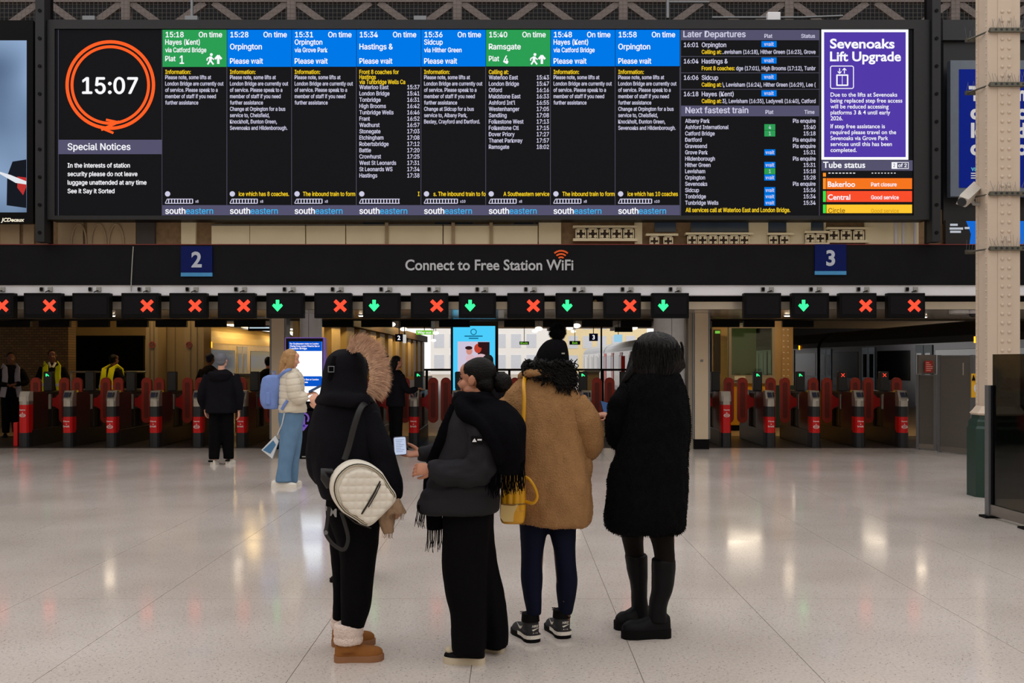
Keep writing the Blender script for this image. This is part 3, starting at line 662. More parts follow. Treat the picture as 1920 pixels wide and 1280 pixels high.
# rear displays beyond the soffit
DQ = 19.35
for i, x in enumerate([-75, -2, 72, 145, 218, 291, 365, 438, 604, 677, 750, 823, 945, 1018, 1091, 1164, 1335, 1395, 1468]):
    w = 58 if x != 1335 else 52
    labs = 'back of the small black display under the soffit, number %s along from the left' % ['one', 'two', 'three', 'four', 'five', 'six', 'seven', 'eight', 'nine', 'ten', 'eleven', 'twelve', 'thirteen', 'fourteen', 'fifteen', 'sixteen', 'seventeen', 'eighteen', 'nineteen'][i]
    MB().box(X(x, DQ), X(x + w, DQ), DQ, DQ + .1, Z(613, DQ), Z(601, DQ), .006).build('rear_display', M_black, label=labs, cat='display', group='rear lane displays', org=(X(x + 29, DQ), DQ, Z(613, DQ)))

# ------------------------------------------------------------------ ticket gates
GY = 17.45
M_gbase = mat('gate_plinth', (58, 54, 50), 0.35, 0.5, 0.5, 0.2)
M_gside = mat('gate_brown_panel', (74, 52, 44), 0.3, 0.5, 0.5, 0.25, 4)
M_gdark = mat('gate_charcoal', (34, 36, 40), 0.45)
M_gsilver = mat('gate_silver', (176, 172, 166), 0.3, 0.7, 0.5)
M_gred = mat('gate_label_red', (206, 18, 22), 0.4)
M_pad = mat('paddle_red', (166, 42, 20), 0.45, 0, 0.4, 0.15)
M_padg = mat('paddle_groove', (116, 30, 12), 0.5, 0, 0.4, 0.15)
M_yel = mat('reader_yellow', (214, 176, 30), 0.4)
M_let2 = mat('label_white', (235, 225, 222), 0.5)
def rrect(w, h, r, n=6):
    pts = []
    for cx_, cz_, a0 in ((w / 2 - r, h / 2 - r, 0), (-w / 2 + r, h / 2 - r, 90), (-w / 2 + r, -h / 2 + r, 180), (w / 2 - r, -h / 2 + r, 270)):
        for i in range(n + 1):
            a = math.radians(a0 + 90 * i / n); pts.append((cx_ + r * math.cos(a), cz_ + r * math.sin(a)))
    return pts
def gate(variant, signal):
    r = empty('ticket_gate', (0, 0, 0))
    MB().box(-.085, .085, .10, 2.0, 0, .29, .012).build('plinth', M_gbase, r)
    for y0, y1 in ((.10, .72), (1.25, 2.0)):
        b = MB()
        pts = [(y0, .29), (y1, .29), (y1, .86), (y1 - .05, .95), (y0 + .05, .95), (y0, .93)]
        b.prism(pts, 'x', -.075, .075); b.build('side_panel', M_gside, r)
    MB().box(-.03, .03, .72, 1.25, .29, .62, .01).build('mechanism', M_gdark, r)
    MB().cyl((0, .98, .29), (0, .98, .92), .04, n=10).build('paddle_post', M_steel, r)
    MB().box(-.07, .07, .72, 1.28, .9, .95, .01).build('top_rail', M_gdark, r)
    hd = MB().box(-.08, .08, .86, .98, .95, 1.31, .015).build('signal_head', M_gdark, r)
    if signal:
        b = MB(); y = .856
        if signal == 'G':
            b.add([(-.03, y, 1.27), (-.012, y, 1.27), (.03, y, 1.235), (.03, y, 1.222), (-.012, y, 1.243), (-.012, y, 1.222), (-.03, y, 1.222)], [[0, 1, 2, 3, 4, 5, 6]], False); b.build('green_signal', GRN, hd, recalc=False)
        else:
            for s in (-1, 1): b.add([(-.03, y - .001 * s, 1.245 + s * .024), (-.03, y - .001 * s, 1.245 + s * .036), (.03, y - .001 * s, 1.245 - s * .024), (.03, y - .001 * s, 1.245 - s * .036)], [[0, 1, 2, 3]], False)
            b.build('red_signal', RED, hd, recalc=False)
    # front post, rounded nose
    def nose(z0, z1, w, m, name, d=0.0, par=None):
        b = MB(); pts = [(-w, .14), (-w, -.02 + d), (-w * .7, -.055 + d), (0, -.07 + d), (w * .7, -.055 + d), (w, -.02 + d), (w, .14)]
        b.prism(pts, 'z', z0, z1); return b.build(name, m, par or r)
    nose(0, .25, .088, M_gdark, 'kick_base')
    if variant == 'tall':
        lb = nose(.25, .74, .082, M_gred, 'front_label'); nose(.74, .80, .082, M_gsilver, 'collar')
        b = MB(); b.loft([[(sx * .084, y, z) for sx, y in ((-1, .14), (-1, -.03), (-.6, -.065), (.6, -.065), (1, -.03), (1, .14))] for z in (.80, .88)] + [[(sx * .084, y, .97) for sx, y in ((-1, .14), (-1, .02), (-.6, 0), (.6, 0), (1, .02), (1, .14))]], False); b.build('blank_cap', mat('cap_pale', (188, 180, 170), .4), r)
        zt = .64
    else:
        lb = nose(.25, .53, .082, M_gred, 'front_label'); nose(.53, .71, .084, M_gdark, 'dark_band'); nose(.71, .81, .082, M_gsilver, 'collar')
        b = MB(); b.loft([[(sx * .084, y, z) for sx, y in ((-1, .14), (-1, -.03), (-.6, -.065), (.6, -.065), (1, -.03), (1, .14))] for z in (.81, .84)] + [[(sx * .084, y, .985) for sx, y in ((-1, .14), (-1, .04), (-.6, .02), (.6, .02), (1, .04), (1, .14))]], False)
        rd = b.build('card_reader', M_gsilver, r)
        b = MB(); b.add([(-.06, -.062, .875), (.02, -.062, .875), (.02, -.008, .955), (-.06, -.008, .955)], [[0, 1, 2, 3]], False); b.build('reader_display', mat('reader_glass', (30, 34, 48), .15, emit=.3), rd, recalc=False)
        b = MB(); b.add([(.032, -.062, .875), (.066, -.06, .875), (.066, -.01, .955), (.032, -.01, .955)], [[0, 1, 2, 3]], False); b.build('ticket_slot', M_gdark, rd, recalc=False)
        MB().cyl((0, .24, .95), (0, .24, .985), .075, .07, 16).build('touch_pad', M_yel, r)
        zt = .44
    # label lettering (object space: sizes in metres)
    b = MB()
    def lt(s, z, w, h, bold=.02):
        vs_, fs_, ww, x0 = text_geo(s, bold, 0); k = w / ww; kz = h / CAP
        b.add([((a - x0) * k - w / 2, -.074, z + q * kz) for a, q in vs_], fs_, False)
    lt('have' if variant == 'tall' or variant == 'oval' else 'Have', zt, .10, .026); lt('a', zt - .045, .02, .022)
    if variant == 'break': lt('break', zt - .09, .11, .032)
    else:
        pts = [(.055 * math.cos(i * math.pi / 10), zt - .085 + .03 * math.sin(i * math.pi / 10)) for i in range(20)]
        pi_ = [(.044 * math.cos(i * math.pi / 10), zt - .085 + .021 * math.sin(i * math.pi / 10)) for i in range(20)]
        b.add([(p[0], -.074, p[1]) for p in pts + pi_], [[i, (i + 1) % 20, (i + 1) % 20 + 20, i + 20] for i in range(20)], False)
        lt('KitKat', zt - .094, .075, .02)
    b.build('label_lettering', M_let2, lb, recalc=False)
    # paddles
    for s in (-1, 1):
        if variant == 'tall' and s == (1 if signal == 'x' else 0): continue
        b = MB(); b.prism([(s * .262 + p[0], .78 + p[1]) for p in rrect(.185, .84, .092)], 'y', .95, 1.01)
        pd = b.build('paddle', M_pad, r)
        MB().prism([(s * .262 + p[0], .78 + p[1]) for p in rrect(.085, .66, .03, 2)], 'y', .945, .951).build('groove', M_padg, pd)
        pts = [(s * .17, .60), (s * .10, .66), (s * .04, .67), (s * .04, .82), (s * .10, .83), (s * .17, .90), (s * .20, .98), (s * .20, .52)]
        MB().prism(pts, 'y', .96, 1.0).build('paddle_arm', mat('paddle_arm_red', (176, 22, 18), .4), pd)
    return r
protos = {}
def put_gate(px, variant, signal, label):
    key = (variant, signal)
    if key not in protos: protos[key] = gate(variant, signal); r = protos[key]
    else: r = copy_tree(protos[key])
    r.location = (X(px, GY), GY, 0); r['label'] = label; r['category'] = 'ticket gate'; r['group'] = 'ticket gates'
G = [(46, 'tall', 'G', 'end ticket gate with tall red label beside the leftmost staff member'), (128, 'break', '', 'ticket gate in front of the staff member in yellow vest, second from left'), (209, 'oval', '', 'third ticket gate from the left, with oval logo label'),
     (290, 'break', '', 'fourth ticket gate from the left, in front of cream pillars'), (371, 'oval', '', 'ticket gate partly hidden by the man in grey beanie'), (453, 'break', '', 'ticket gate between grey beanie man and blonde woman'),
     (614, 'oval', '', 'ticket gate hidden behind the hooded person and purple kiosk'), (694, 'oval', '', 'ticket gate behind the hooded person beside woman in black'), (776, 'break', 'G', 'ticket gate between hooded person and scarf girl'), (857, 'oval', '', 'ticket gate in front of cyan advert behind scarf girl'),
     (938, 'break', '', 'ticket gate behind the bun of the scarf girl'), (1019, 'oval', '', 'ticket gate hidden behind the tan coat woman'), (1100, 'break', 'G', 'ticket gate between tan coat and black fur coat'), (1181, 'oval', '', 'ticket gate hidden behind the black fur coat woman'),
     (1361, 'tall', '', 'end ticket gate with tall red label beside the square cream column'), (1444, 'break', 'G', 'ticket gate with green signal in front of riveted platform column'), (1528, 'oval', 'G', 'green signal ticket gate second right of the end gate'), (1611, 'break', 'R', 'ticket gate with red signal left of the last gate'), (1693, 'oval', 'R', 'rightmost ticket gate with red signal by the glass screens')]
for g in G: put_gate(*g)
b = MB().box(X(30, 17.7), X(38, 17.7), 17.6, 17.75, 0, .42, .01); b.build('red_floor_marker', M_gred, label='low red marker board beside the leftmost ticket gate', cat='marker', org=(X(34, 17.7), 17.7, 0))

# ------------------------------------------------------------------ columns on the gate line
def sqcol(x0, x1, D, label, m=M_cream, trim=True, depth=.35, ztop=None):
    r = empty('column', (X((x0 + x1) / 2, D), D, 0), label, 'column'); zt = (ztop or zs) - .002
    MB().box(X(x0, D), X(x1, D), D, D + depth, .17, zt).build('shaft', m, r)
    MB().box(X(x0, D) - .01, X(x1, D) + .01, D - .012, D + depth + .01, 0, .17).build('skirting', M_black, r)
    if trim:
        for x in (X(x0, D) - .035, X(x1, D) + .005):
            MB().box(x, x + .03, D + .01, D + depth, .17, zt).build('edge_trim', M_grey, r)
    return r
sqcol(1303, 1328, 17.0, 'cream square column with grey edge trims right of the fur coat woman')
MB().box(X(1291, 17.05), X(1300, 17.05), 17.05, 17.4, 0, zs - .002).build('column_casing', mat('casing_taupe', (150, 138, 122), .5), label='narrow taupe casing left of the cream square column', cat='casing', org=(X(1295, 17.05), 17.2, 0))
b = MB().box(X(1313, 17), X(1318, 17), 16.985, 17.0, Z(678, 17), Z(674, 17)); b.build('wall_switch', M_grey, label='tiny grey key switch on the cream square column', cat='switch', org=(X(1315, 17), 16.99, Z(678, 17)))
sqcol(509, 533, 17.0, 'cream square column beside the blonde woman', depth=.3)
def rcol(cx, rad, D, label):
    r = empty('column', (X(cx, D), D, 0), label, 'column'); c = X(cx, D)
    MB().cyl((c, D, .1), (c, D, zs - .002), rad, n=32).build('cladding', mat('white_cladding', (206, 208, 214), .3), r)
    MB().cyl((c, D, 0), (c, D, .1), rad + .01, n=32).build('skirting', M_black, r)
    b = MB()
    for z in (.9, 1.75): b.cyl((c, D, z), (c, D, z + .006), rad + .002, n=32)
    b.box(c - .003, c + .003, D - rad - .002, D, .1, zs - .01); b.build('cladding_joint', M_gdark, r)
rcol(1255, .27, 17.2, 'round white clad column behind the fur coat woman')
rcol(583, .19, 17.3, 'round white clad column behind the purple information kiosk')

# information kiosk
DK = 15.3
r = empty('information_kiosk', (X(571, DK), DK, 0), 'black touch screen information kiosk with purple border behind the blonde woman', 'kiosk')
kx0, kx1 = X(534, DK), X(609, DK)
MB().box(kx0 + .03, kx1 - .03, DK + .01, DK + .22, 0.0, 1.0, .01).build('pedestal', M_black, r)
MB().prism([((kx0 + kx1) / 2 + p[0], (Z(632, DK) + .74) / 2 + p[1]) for p in rrect(kx1 - kx0, Z(632, DK) - .74, .03, 3)], 'y', DK + .01, DK + .16).build('purple_border', mat('kiosk_purple', (132, 98, 200), .4), r)
MB().box(kx0 + .02, kx1 - .03, DK - .01, DK + .012, .78, Z(634, DK)).build('bezel', M_black, r)
sc_ = MB().box(X(542, DK), X(604, DK), DK - .014, DK - .009, Z(752, DK), Z(640, DK)).build('screen', glow('kiosk_white', (222, 236, 246), 1.7), r)
b = MB(); y_ = DK - .017
for y0, y1 in ((640, 658), (705, 724)): b.quad((X(542, DK), y_, Z(y1, DK)), (X(604, DK), y_, Z(y1, DK)), (X(604, DK), y_, Z(y0, DK)), (X(542, DK), y_, Z(y0, DK)))
b.build('blue_bands', glow('kiosk_blue', (8, 84, 200), 1.0), sc_, recalc=False, kind='stuff')
b = MB()
for s, y, w in (('For Southeastern trains to London', 644, 54), ('Charing Cross, London Waterloo East or', 648.5, 56), ('London Bridge', 653, 32), ('London Waterloo East or London', 711, 54), ('Bridge', 716, 34)): b.text(s, 544, y, 3, DK, 'L', width=w, y=DK - .019, bold=.03)
b.build('screen_text', W0, sc_, recalc=False, kind='stuff')
b = MB(); c = (569, 789)
for p, q, t in (((569, 781), (569, 799), 6),): b.box(X(566, DK), X(572, DK), DK - .004, DK + .01, Z(800, DK), Z(780, DK))
b.prism([(X(560, DK), Z(796, DK)), (X(578, DK), Z(796, DK)), (X(569, DK), Z(808, DK))], 'y', DK - .004, DK + .01)
for k in range(16):
    a, a2 = math.radians(-40 + k * 16.25), math.radians(-40 + (k + 1) * 16.25); R0, R1 = 8, 11
    b.prism([(X(569 + R_ * math.cos(t_), DK), Z(784 - R_ * math.sin(t_), DK)) for R_, t_ in ((R0, a), (R1, a), (R1, a2), (R0, a2))], 'y', DK - .004, DK + .01)
b.build('touch_symbol', mat('kiosk_purple_print', (120, 84, 190), .4, emit=.2), r)
MB().box(X(566, DK), X(588, DK), DK + .005, DK + .011, Z(857, DK), Z(855, DK)).build('foot_print', M_plastic, r)

# tall cyan advert screen beyond the gates
DA = 20.6
r = empty('digital_advert', (X(888, DA), DA, 0), 'tall cyan digital advert screen with a family portrait beyond the gates', 'screen')
MB().box(X(845, DA), X(934, DA), DA, DA + .2, 0, Z(598, DA), .01).build('housing', M_black, r)
sc_ = MB().box(X(849.5, DA), X(928.5, DA), DA - .006, DA + .002, Z(735, DA), Z(611, DA)).build('screen', glow('advert_cyan', (72, 196, 240), 1.1), r)
b = MB(); y_ = DA - .009
def qq(b, x0, x1, y0, y1, y): b.quad((X(x0, DA), y, Z(y1, DA)), (X(x1, DA), y, Z(y1, DA)), (X(x1, DA), y, Z(y0, DA)), (X(x0, DA), y, Z(y0, DA)))
qq(b, 858, 918, 640, 700, y_); b.cur = 1; qq(b, 896, 918, 641, 668, y_ - .001); b.cur = 2
def disc(b, cx_, cy_, rx, ry, y): b.add([(X(cx_ + rx * math.cos(i * .524), DA), y, Z(cy_ + ry * math.sin(i * .524), DA)) for i in range(12)], [list(range(12))[::-1]], False)
disc(b, 896, 653, 7, 9, y_ - .002); b.cur = 3; disc(b, 880, 658, 6, 7, y_ - .003); b.cur = 1; disc(b, 879, 652, 7, 3.5, y_ - .004); disc(b, 903, 647, 7, 5, y_ - .003); b.cur = 4; disc(b, 882, 672, 9, 8, y_ - .003); disc(b, 902, 672, 12, 9, y_ - .0025)
b.build('portrait_picture', [glow('pic_lilac', (214, 204, 226), .9), glow('pic_dark', (44, 22, 24), 1), glow('pic_red_brown', (190, 64, 44), 1), glow('pic_skin', (206, 140, 124), 1), glow('pic_pink', (226, 190, 200), .9)], sc_, recalc=False)
b = MB(); cx_, cy_ = 888, 622
for i in range(12):
    a, a2 = i * .524, (i + 1) * .524
    b.add([(X(cx_ + R_ * math.cos(t_), DA), y_, Z(cy_ + R_ * math.sin(t_), DA)) for R_, t_ in ((4.5, a), (6, a), (6, a2), (4.5, a2))], [[0, 1, 2, 3]], False)
for y, w in ((630, 34), (634, 18)): qq(b, 888 - w / 2, 888 + w / 2, y - 1, y + 1, y_)
b.build('logo_print', glow('pic_teal_print', (10, 92, 130), 1), sc_, recalc=False)
MB().box(X(853, DA), X(863, DA), DA - .012, DA - .006, Z(728, DA), Z(698, DA)).build('caption_block', M_black, sc_)

# ------------------------------------------------------------------ riveted column, right
DC = 11.0
r = empty('riveted_column', (X(1876, DC), DC + .13, 0), 'pale pink riveted iron column with dark green base at the right', 'column')
M_col = mat('column_stone_paint', (202, 184, 166), .55, 0, .35, .08, 3, .04, 30)
cx0, cx1 = X(1853, DC), X(1910, DC)
zb = Z(770, DC)
MB().box(cx0, cx1, DC, DC + .27, zb, 7.5).build('shaft', M_col, r)
b = MB()
for x0, x1 in ((1870, 1896),): b.box(X(x0, DC), X(x1, DC), DC - .014, DC + .01, zb, 7.5)
b.build('cover_plate', M_col, r)
MB().box(cx0 - .012, cx1 + .012, DC - .006, DC + .05, zb, 7.5).build('front_flange', M_col, r)
MB().box(cx0 - .012, cx1 + .012, DC + .22, DC + .276, zb, 7.5).build('back_flange', M_col, r)
rv = bpy.data.meshes.new('rivet_mesh'); t_ = MB(); t_.ell((0, 0, 0), (.021, .012, .021), None, 8, 4); rvm = t_.mesh([M_col])
nr = 0
for i in range(44):
    z = zb + .06 + i * .101
    for px in (1878, 1891):
        o = link('rivet', rvm, r, Vector((X(px, DC), DC - .016, z)) - r.location); nr += 1
for i in range(60):
    z = zb + .05 + i * .075
    o = link('rivet', rvm, r, Vector((cx0 - .013, DC + .025, z)) - r.location); o.rotation_euler = (0, 0, math.pi / 2); o.scale = (.6, .6, .6)
    o = link('rivet', rvm, r, Vector((cx0 - .013, DC + .25, z + .03)) - r.location); o.rotation_euler = (0, 0, math.pi / 2); o.scale = (.6, .6, .6)
b = MB(); ccx, ccy = (cx0 + cx1) / 2, DC + .135
def octr(R_, z): return [(ccx + R_ * 1.12 * math.cos(math.pi / 8 + i * math.pi / 4), ccy + R_ * math.sin(math.pi / 8 + i * math.pi / 4), z) for i in range(8)]
b.loft([octr(q, z) for q, z in ((.245, zb - .05), (.26, zb - .03), (.235, zb), (.215, zb + .03), (.20, zb + .05))], False); b.build('collar', M_col, r)
b = MB(); b.loft([octr(q, z) for q, z in ((.285, 0), (.285, zb - .2), (.27, zb - .17), (.27, zb - .12), (.24, zb - .09), (.235, zb - .05))], False); b.build('base', mat('column_green', (9, 46, 38), .4, 0, .5, .1), r)
# spike strips clamped around the column
for i, (y, dn) in enumerate(((55, 0), (157, 0), (362, 0), (465, 0))):
    z = Z(y, DC - .05); lab = ['topmost', 'second from the top', 'third from the top', 'lowest'][i] + ' pigeon spike clamp around the riveted column'
    q = empty('spike_clamp', (ccx, DC - .05, z), lab, 'clamp', 'pigeon spike clamps')
    M_cl = mat('clamp_olive_metal', (96, 94, 84), .45, .6)
    MB().box(cx0 + .0, cx1 + .12, DC - .05, DC - .018, z - .025, z + .02).build('front_rail', M_cl, q)
    MB().box(cx0 - .11, cx1 + .02, DC + .30, DC + .33, z - .025, z + .02).build('rear_rail', M_cl, q)
    b = MB().tube([(cx0 + .01, DC - .03, z - .004), (cx0 - .09, DC + .31, z - .004)], .01, 6); b.build('side_rod', M_cl, q); MB().tube([(cx1 + .1, DC - .03, z), (cx1 + .01, DC + .31, z)], .01, 6).build('side_rod', M_cl, q)
    b = MB()
    for k in range(7): b.box(cx0 + .05 + k * .06, cx0 + .075 + k * .06, DC - .052, DC - .049, z - .012, z + .01)
    b.build('rail_slots', M_gdark, q, kind='stuff')
    b = MB(); rnd = random.Random(i)
    for k in range(16):
        px_ = cx0 + .02 + k * .027; yb_ = DC - .035
        b.tube([(px_, yb_, z + .015), (px_ + rnd.uniform(-.05, .05), yb_ + rnd.uniform(-.02, .01), z + rnd.uniform(.09, .16))], .0016, 3)
    for k in range(5): b.tube([(cx0 - .1 + k * .03, DC + .31, z + .015), (cx0 - .1 + k * .03 + rnd.uniform(-.03, .03), DC + .31, z + rnd.uniform(.08, .14))], .0016, 3)
    b.build('spikes', M_grey, q, kind='stuff')
# CCTV on the column
q = empty('cctv_camera', (X(1826, DC), DC + .2, Z(385, DC)), 'white box security camera bracketed to the left of the riveted column', 'camera')
a_, c_ = W(1804, 378, DC + .05), W(1832, 352, DC + .3)
b = MB(); b.tube([a_, a_ + (c_ - a_) * .1, c_], [(.07, .075), (.078, .082), (.082, .086)], 4, False); b.build('camera_body', mat('cctv_white', (190, 184, 176), .4), q)
MB().tube([W(1818, 368, DC + .2), W(1826, 382, DC + .22), W(1838, 383, DC + .2)], .022, 8).build('bracket', M_plastic, q)
MB().tube([a_ + (a_ - c_) * .01, a_ + (a_ - c_) * .04], [.05, .05], 10).build('lens_hood', M_gdark, q)
for x, lb in ((1824, 'small dome camera under the soffit beside the riveted column'), (1798, 'flat white ceiling speaker under the soffit left of dome camera')):
    c = X(x, 16.2); nm = 'dome_camera' if x == 1824 else 'ceiling_speaker'
    q = empty(nm, (c, 16.2, zs - .12), lb, 'camera' if x == 1824 else 'speaker')
    MB().cyl((c, 16.2, zs - .05), (c, 16.2, zs - .001), .10 if x == 1824 else .15, n=18).build('housing', M_white, q)
    if x == 1824: MB().ell((c, 16.2, zs - .055), (.06, .06, .055)).build('dome', M_gdark, q)
    else: MB().cyl((c, 16.2, zs - .065), (c, 16.2, zs - .05), .12, n=18).build('grille', M_plastic, q)

# ------------------------------------------------------------------ glass barrier in the right foreground
GLS = glass_mat('smoked_glass', (128, 130, 126))
GL2 = frosted('grey_frosted_glass', (150, 146, 142), (112, 106, 100), .62)
A = Vector((X(1857, 9.6), 9.6, 0)); B_ = Vector((4.72, 7.6, 0)); dv = (B_ - A).normalized(); nv = Vector((-dv.y, dv.x, 0))
r = empty('glass_barrier', A, 'smoked glass barrier panel on a grey post in front of the green column base', 'barrier')
def along(b, s0, s1, t, z0, z1):
    p, q = A + dv * s0, A + dv * s1; n_ = nv * t / 2
    vs_ = [(u.x + s * n_.x, u.y + s * n_.y, z) for u in (p, q) for s in (-1, 1) for z in (z0, z1)]
    return b.add(vs_, [[0, 1, 3, 2], [4, 6, 7, 5], [0, 4, 5, 1], [2, 3, 7, 6], [0, 2, 6, 4], [1, 5, 7, 3]], False)
along(MB(), -.035, .035, .075, .0, Z(722, 9.6)).build('post', M_grey, r)
MB().box(A.x - .08, A.x + .1, A.y - .07, A.y + .07, 0, .02).build('base_plate', M_black, r)
along(MB(), .05, 1.55, .012, .13, Z(664, 9.55)).build('pane', GLS, r)
along(MB(), .04, 1.6, .05, .03, .13).build('bottom_rail', M_steel, r)
along(MB(), .035, .07, .03, .13, Z(722, 9.6)).build('glazing_channel', M_black, r)
along(MB(), 1.6, 1.67, .075, 0, Z(722, 9.6)).build('post', M_grey, r)
A = A + dv * .66
MB().box(A.x - .08, A.x + .08, A.y - .06, A.y + .06, 0, .018).build('foot', M_black, r)

# grey glass screens beyond the last gate
DS = 16.6
def scr(x0, x1, y0, y1, D, D2, label, sign=None):
    r = empty('glass_screen', (X(x0, D), D, 0), label, 'glass screen')
    p, q = Vector((X(x0, D), D, 0)), Vector((X(x1, D2), D2, 0)); d = (q - p).normalized(); n_ = Vector((-d.y, d.x, 0)); L_ = (q - p).length
    def al(b, s0, s1, t, z0, z1):
        u0, u1 = p + d * s0, p + d * s1; vs_ = [(u.x + s * n_.x * t / 2, u.y + s * n_.y * t / 2, z) for u in (u0, u1) for s in (-1, 1) for z in (z0, z1)]
        return b.add(vs_, [[0, 1, 3, 2], [4, 6, 7, 5], [0, 4, 5, 1], [2, 3, 7, 6], [0, 2, 6, 4], [1, 5, 7, 3]], False)
    zt = Z(y0, D)
    al(MB(), .03, L_ - .03, .014, .1, zt).build('pane', GL2, r); al(MB(), .0, L_, .04, .02, .1).build('bottom_rail', M_steel, r)
    al(MB(), 0, .05, .05, .0, zt + .005).build('upright', M_grey, r); al(MB(), L_ - .05, L_, .05, 0, zt + .005).build('upright', M_grey, r)
    al(MB(), 0.05, L_ - .05, .03, zt - .02, zt).build('top_rail', M_grey, r)
    return r
r1 = scr(1719, 1757, 702, 830, 17.0, 16.7, 'narrow grey glass screen with frame right of the last gate')
MB().box(X(1722, 16.8), X(1756, 16.8), 16.8, 16.86, Z(701, 16.8), Z(665, 16.8)).build('head_panel', mat('screen_taupe', (96, 88, 82), .5), r1)
r2 = scr(1759, 1826, 666, 848, 16.5, 15.9, 'wide frosted grey glass screen left of the riveted column')
b = MB(); MB().box(X(1767, 16.45), X(1819, 16.0), 16.42, 16.425, .1, .11)
MB().cyl(W(1806, 680, 15.9), W(1806, 703, 15.9), .014, n=8).build('pull_handle', M_steel, r2)
r3 = scr(1828, 1905, 666, 852, 15.85, 15.2, 'grey glass screen mostly hidden behind the riveted column')
b = MB().box(X(1733, 16.75), X(1748, 16.75), 16.72, 16.74, Z(698, 16.75), Z(676, 16.75)); sg = b.build('notice_sign', mat('sign_red', (160, 36, 26), .5), label='small red notice on the narrow glass screen', cat='sign', org=(X(1740, 16.75), 16.73, Z(698, 16.75)))
b = MB()
for i, w in enumerate((6, 9, 12, 12, 9)): b.box(X(1735, 16.75) , X(1735 + w, 16.75), 16.716, 16.719, Z(680.6 + 3.6 * i, 16.75), Z(679 + 3.6 * i, 16.75))
b.build('print_lines', mat('sign_print_pink', (226, 150, 140), .5), sg)
q = empty('warning_sign', (X(1832, 15.75), 15.75, Z(745, 15.75)), 'yellow warning sign with a 3 in a white circle beside the riveted column', 'sign')
MB().box(X(1821, 15.75), X(1846, 15.75), 15.74, 15.76, Z(745, 15.75), Z(700, 15.75)).build('plate', mat('sign_yellow', (226, 168, 20), .45), q)
c = W(1833, 728, 15.73)
MB().prism([(c.x + .058 * math.cos(i * math.pi / 10), c.z + .075 * math.sin(i * math.pi / 10)) for i in range(20)], 'y', 15.73, 15.741).build('roundel', M_white, q)
b = MB(); b.text('3', 1833, 728, 10, 15.72, 'C', bold=.03); b.prism([(X(1823, 15.72), Z(713, 15.72)), (X(1829, 15.72), Z(713, 15.72)), (X(1826, 15.72), Z(703, 15.72))], 'y', 15.72, 15.74)
for i in range(3): b.box(X(1830, 15.72), X(1843, 15.72), 15.72, 15.74, Z(706.5 + 3.3 * i, 15.72), Z(705 + 3.3 * i, 15.72))
b.build('print', M_black, q)

# ------------------------------------------------------------------ platforms beyond the gates
M_pan = mat('cream_platform_panel', (206, 182, 132), .5, 0, .35, .12, 2.0)
M_pan2 = mat('taupe_platform_panel', (150, 134, 110), .55, 0, .35, .15, 2.0)
wp = MB().box(-4.45, -4.35, 20.2, 46, 0, 2.4).build('wall_platform', M_pan, kind='structure')
k = 0; y = 20.3
while y < 45:
    w = 1.15 if k % 2 == 0 else 0.8
    off = .30 if k % 2 == 0 else .08
    MB().box(-4.35, -4.35 + off, y, y + w, 0, 2.35 if k % 2 == 0 else 2.2).build('wall_panel', M_pan, wp); y += w + .05; k += 1
MB().box(-4.5, -3.9, 20.2, 46, 2.36, 2.62).build('trim_5', mat('brown_cornice', (70, 50, 34), .6), kind='structure')
# sloped warm ceiling over platforms
b = MB(); b.box(-26, 32, 19.7, 63.2, 3.55, 3.65); b.build('ceiling_platform', mat('platform_ceiling', (150, 122, 84), .6, 0, .3, .2, 1.0), kind='structure')
for i, x in enumerate((-9.5, -6.8, -3.2, -1.0, 2.2, 6.0, 9.3, 12.5)):
    MB().box(x - .1, x + .1, 19.8, 60, 3.3, 3.55).build('trim_%d' % (10 + i), mat('ceiling_beam', (110, 88, 60), .6), kind='structure')
WARM = glow('lamp_warm', (255, 214, 140), 12.0)
BRIGHT = glow('lamp_bright_warm', (255, 214, 140), 26.0)
COOL = glow('lamp_neutral', (255, 236, 208), 11.0)
def lamp(x, y, z, label, L_=2.4, w=.30, m=None):
    q = empty('platform_lamp', (x, y, z), label, 'lamp', 'platform ceiling lamps')
    MB().box(x - w / 2 - .04, x + w / 2 + .04, y - L_ / 2 - .05, y + L_ / 2 + .05, z + .02, z + .1, .01).build('tray', M_white, q)
    if m is BRIGHT:      # unseen fitting shaped to brighten the wall, shielded from floor reflections
        MB().box(x - w / 2, x - w / 2 + .01, y - L_ / 2, y + L_ / 2, z - .28, z + .02).build('diffuser', m, q)
        MB().box(x - w / 2 + .012, x - w / 2 + .03, y - L_ / 2, y + L_ / 2, z - .3, z + .02).build('shield', M_white, q); MB().box(x - w / 2 - .08, x - w / 2 + .03, y - L_ / 2, y + L_ / 2, z - .31, z - .295).build('shield_lip', M_white, q)
    else: MB().box(x - w / 2, x + w / 2, y - L_ / 2, y + L_ / 2, z, z + .02).build('diffuser', m or WARM, q)
    b = MB()
    for dy in (-L_ / 3, L_ / 3): MB().cyl((x, y + dy, z + .1), (x, y + dy, 3.549), .012, n=6).build('stem', M_grey, q)
LAMPS = [(-8.6, 34.6, 'over the train left of the cream wall'), (-6.6, 24.6, 'over the left platform near the gates'), (-3.0, 22.5, 'closest unseen one over the cream panelled wall'), (-3.0, 29, 'second unseen one along the cream panelled wall'), (-3.0, 34, 'third unseen one along the cream panelled wall'), (-3.0, 39, 'farthest unseen one along the cream panelled wall'),
         (1.9, 30, 'left of the pompom hat over the middle platform'), (5.2, 29, 'above the round white column'), (9.4, 33.3, 'far lamp over the dark train'), (9.5, 26.1, 'near lamp over the dark train'), (8.0, 22.2, 'nearest lamp over the right platform'), (4.4, 40, 'far lamp over the middle train')]
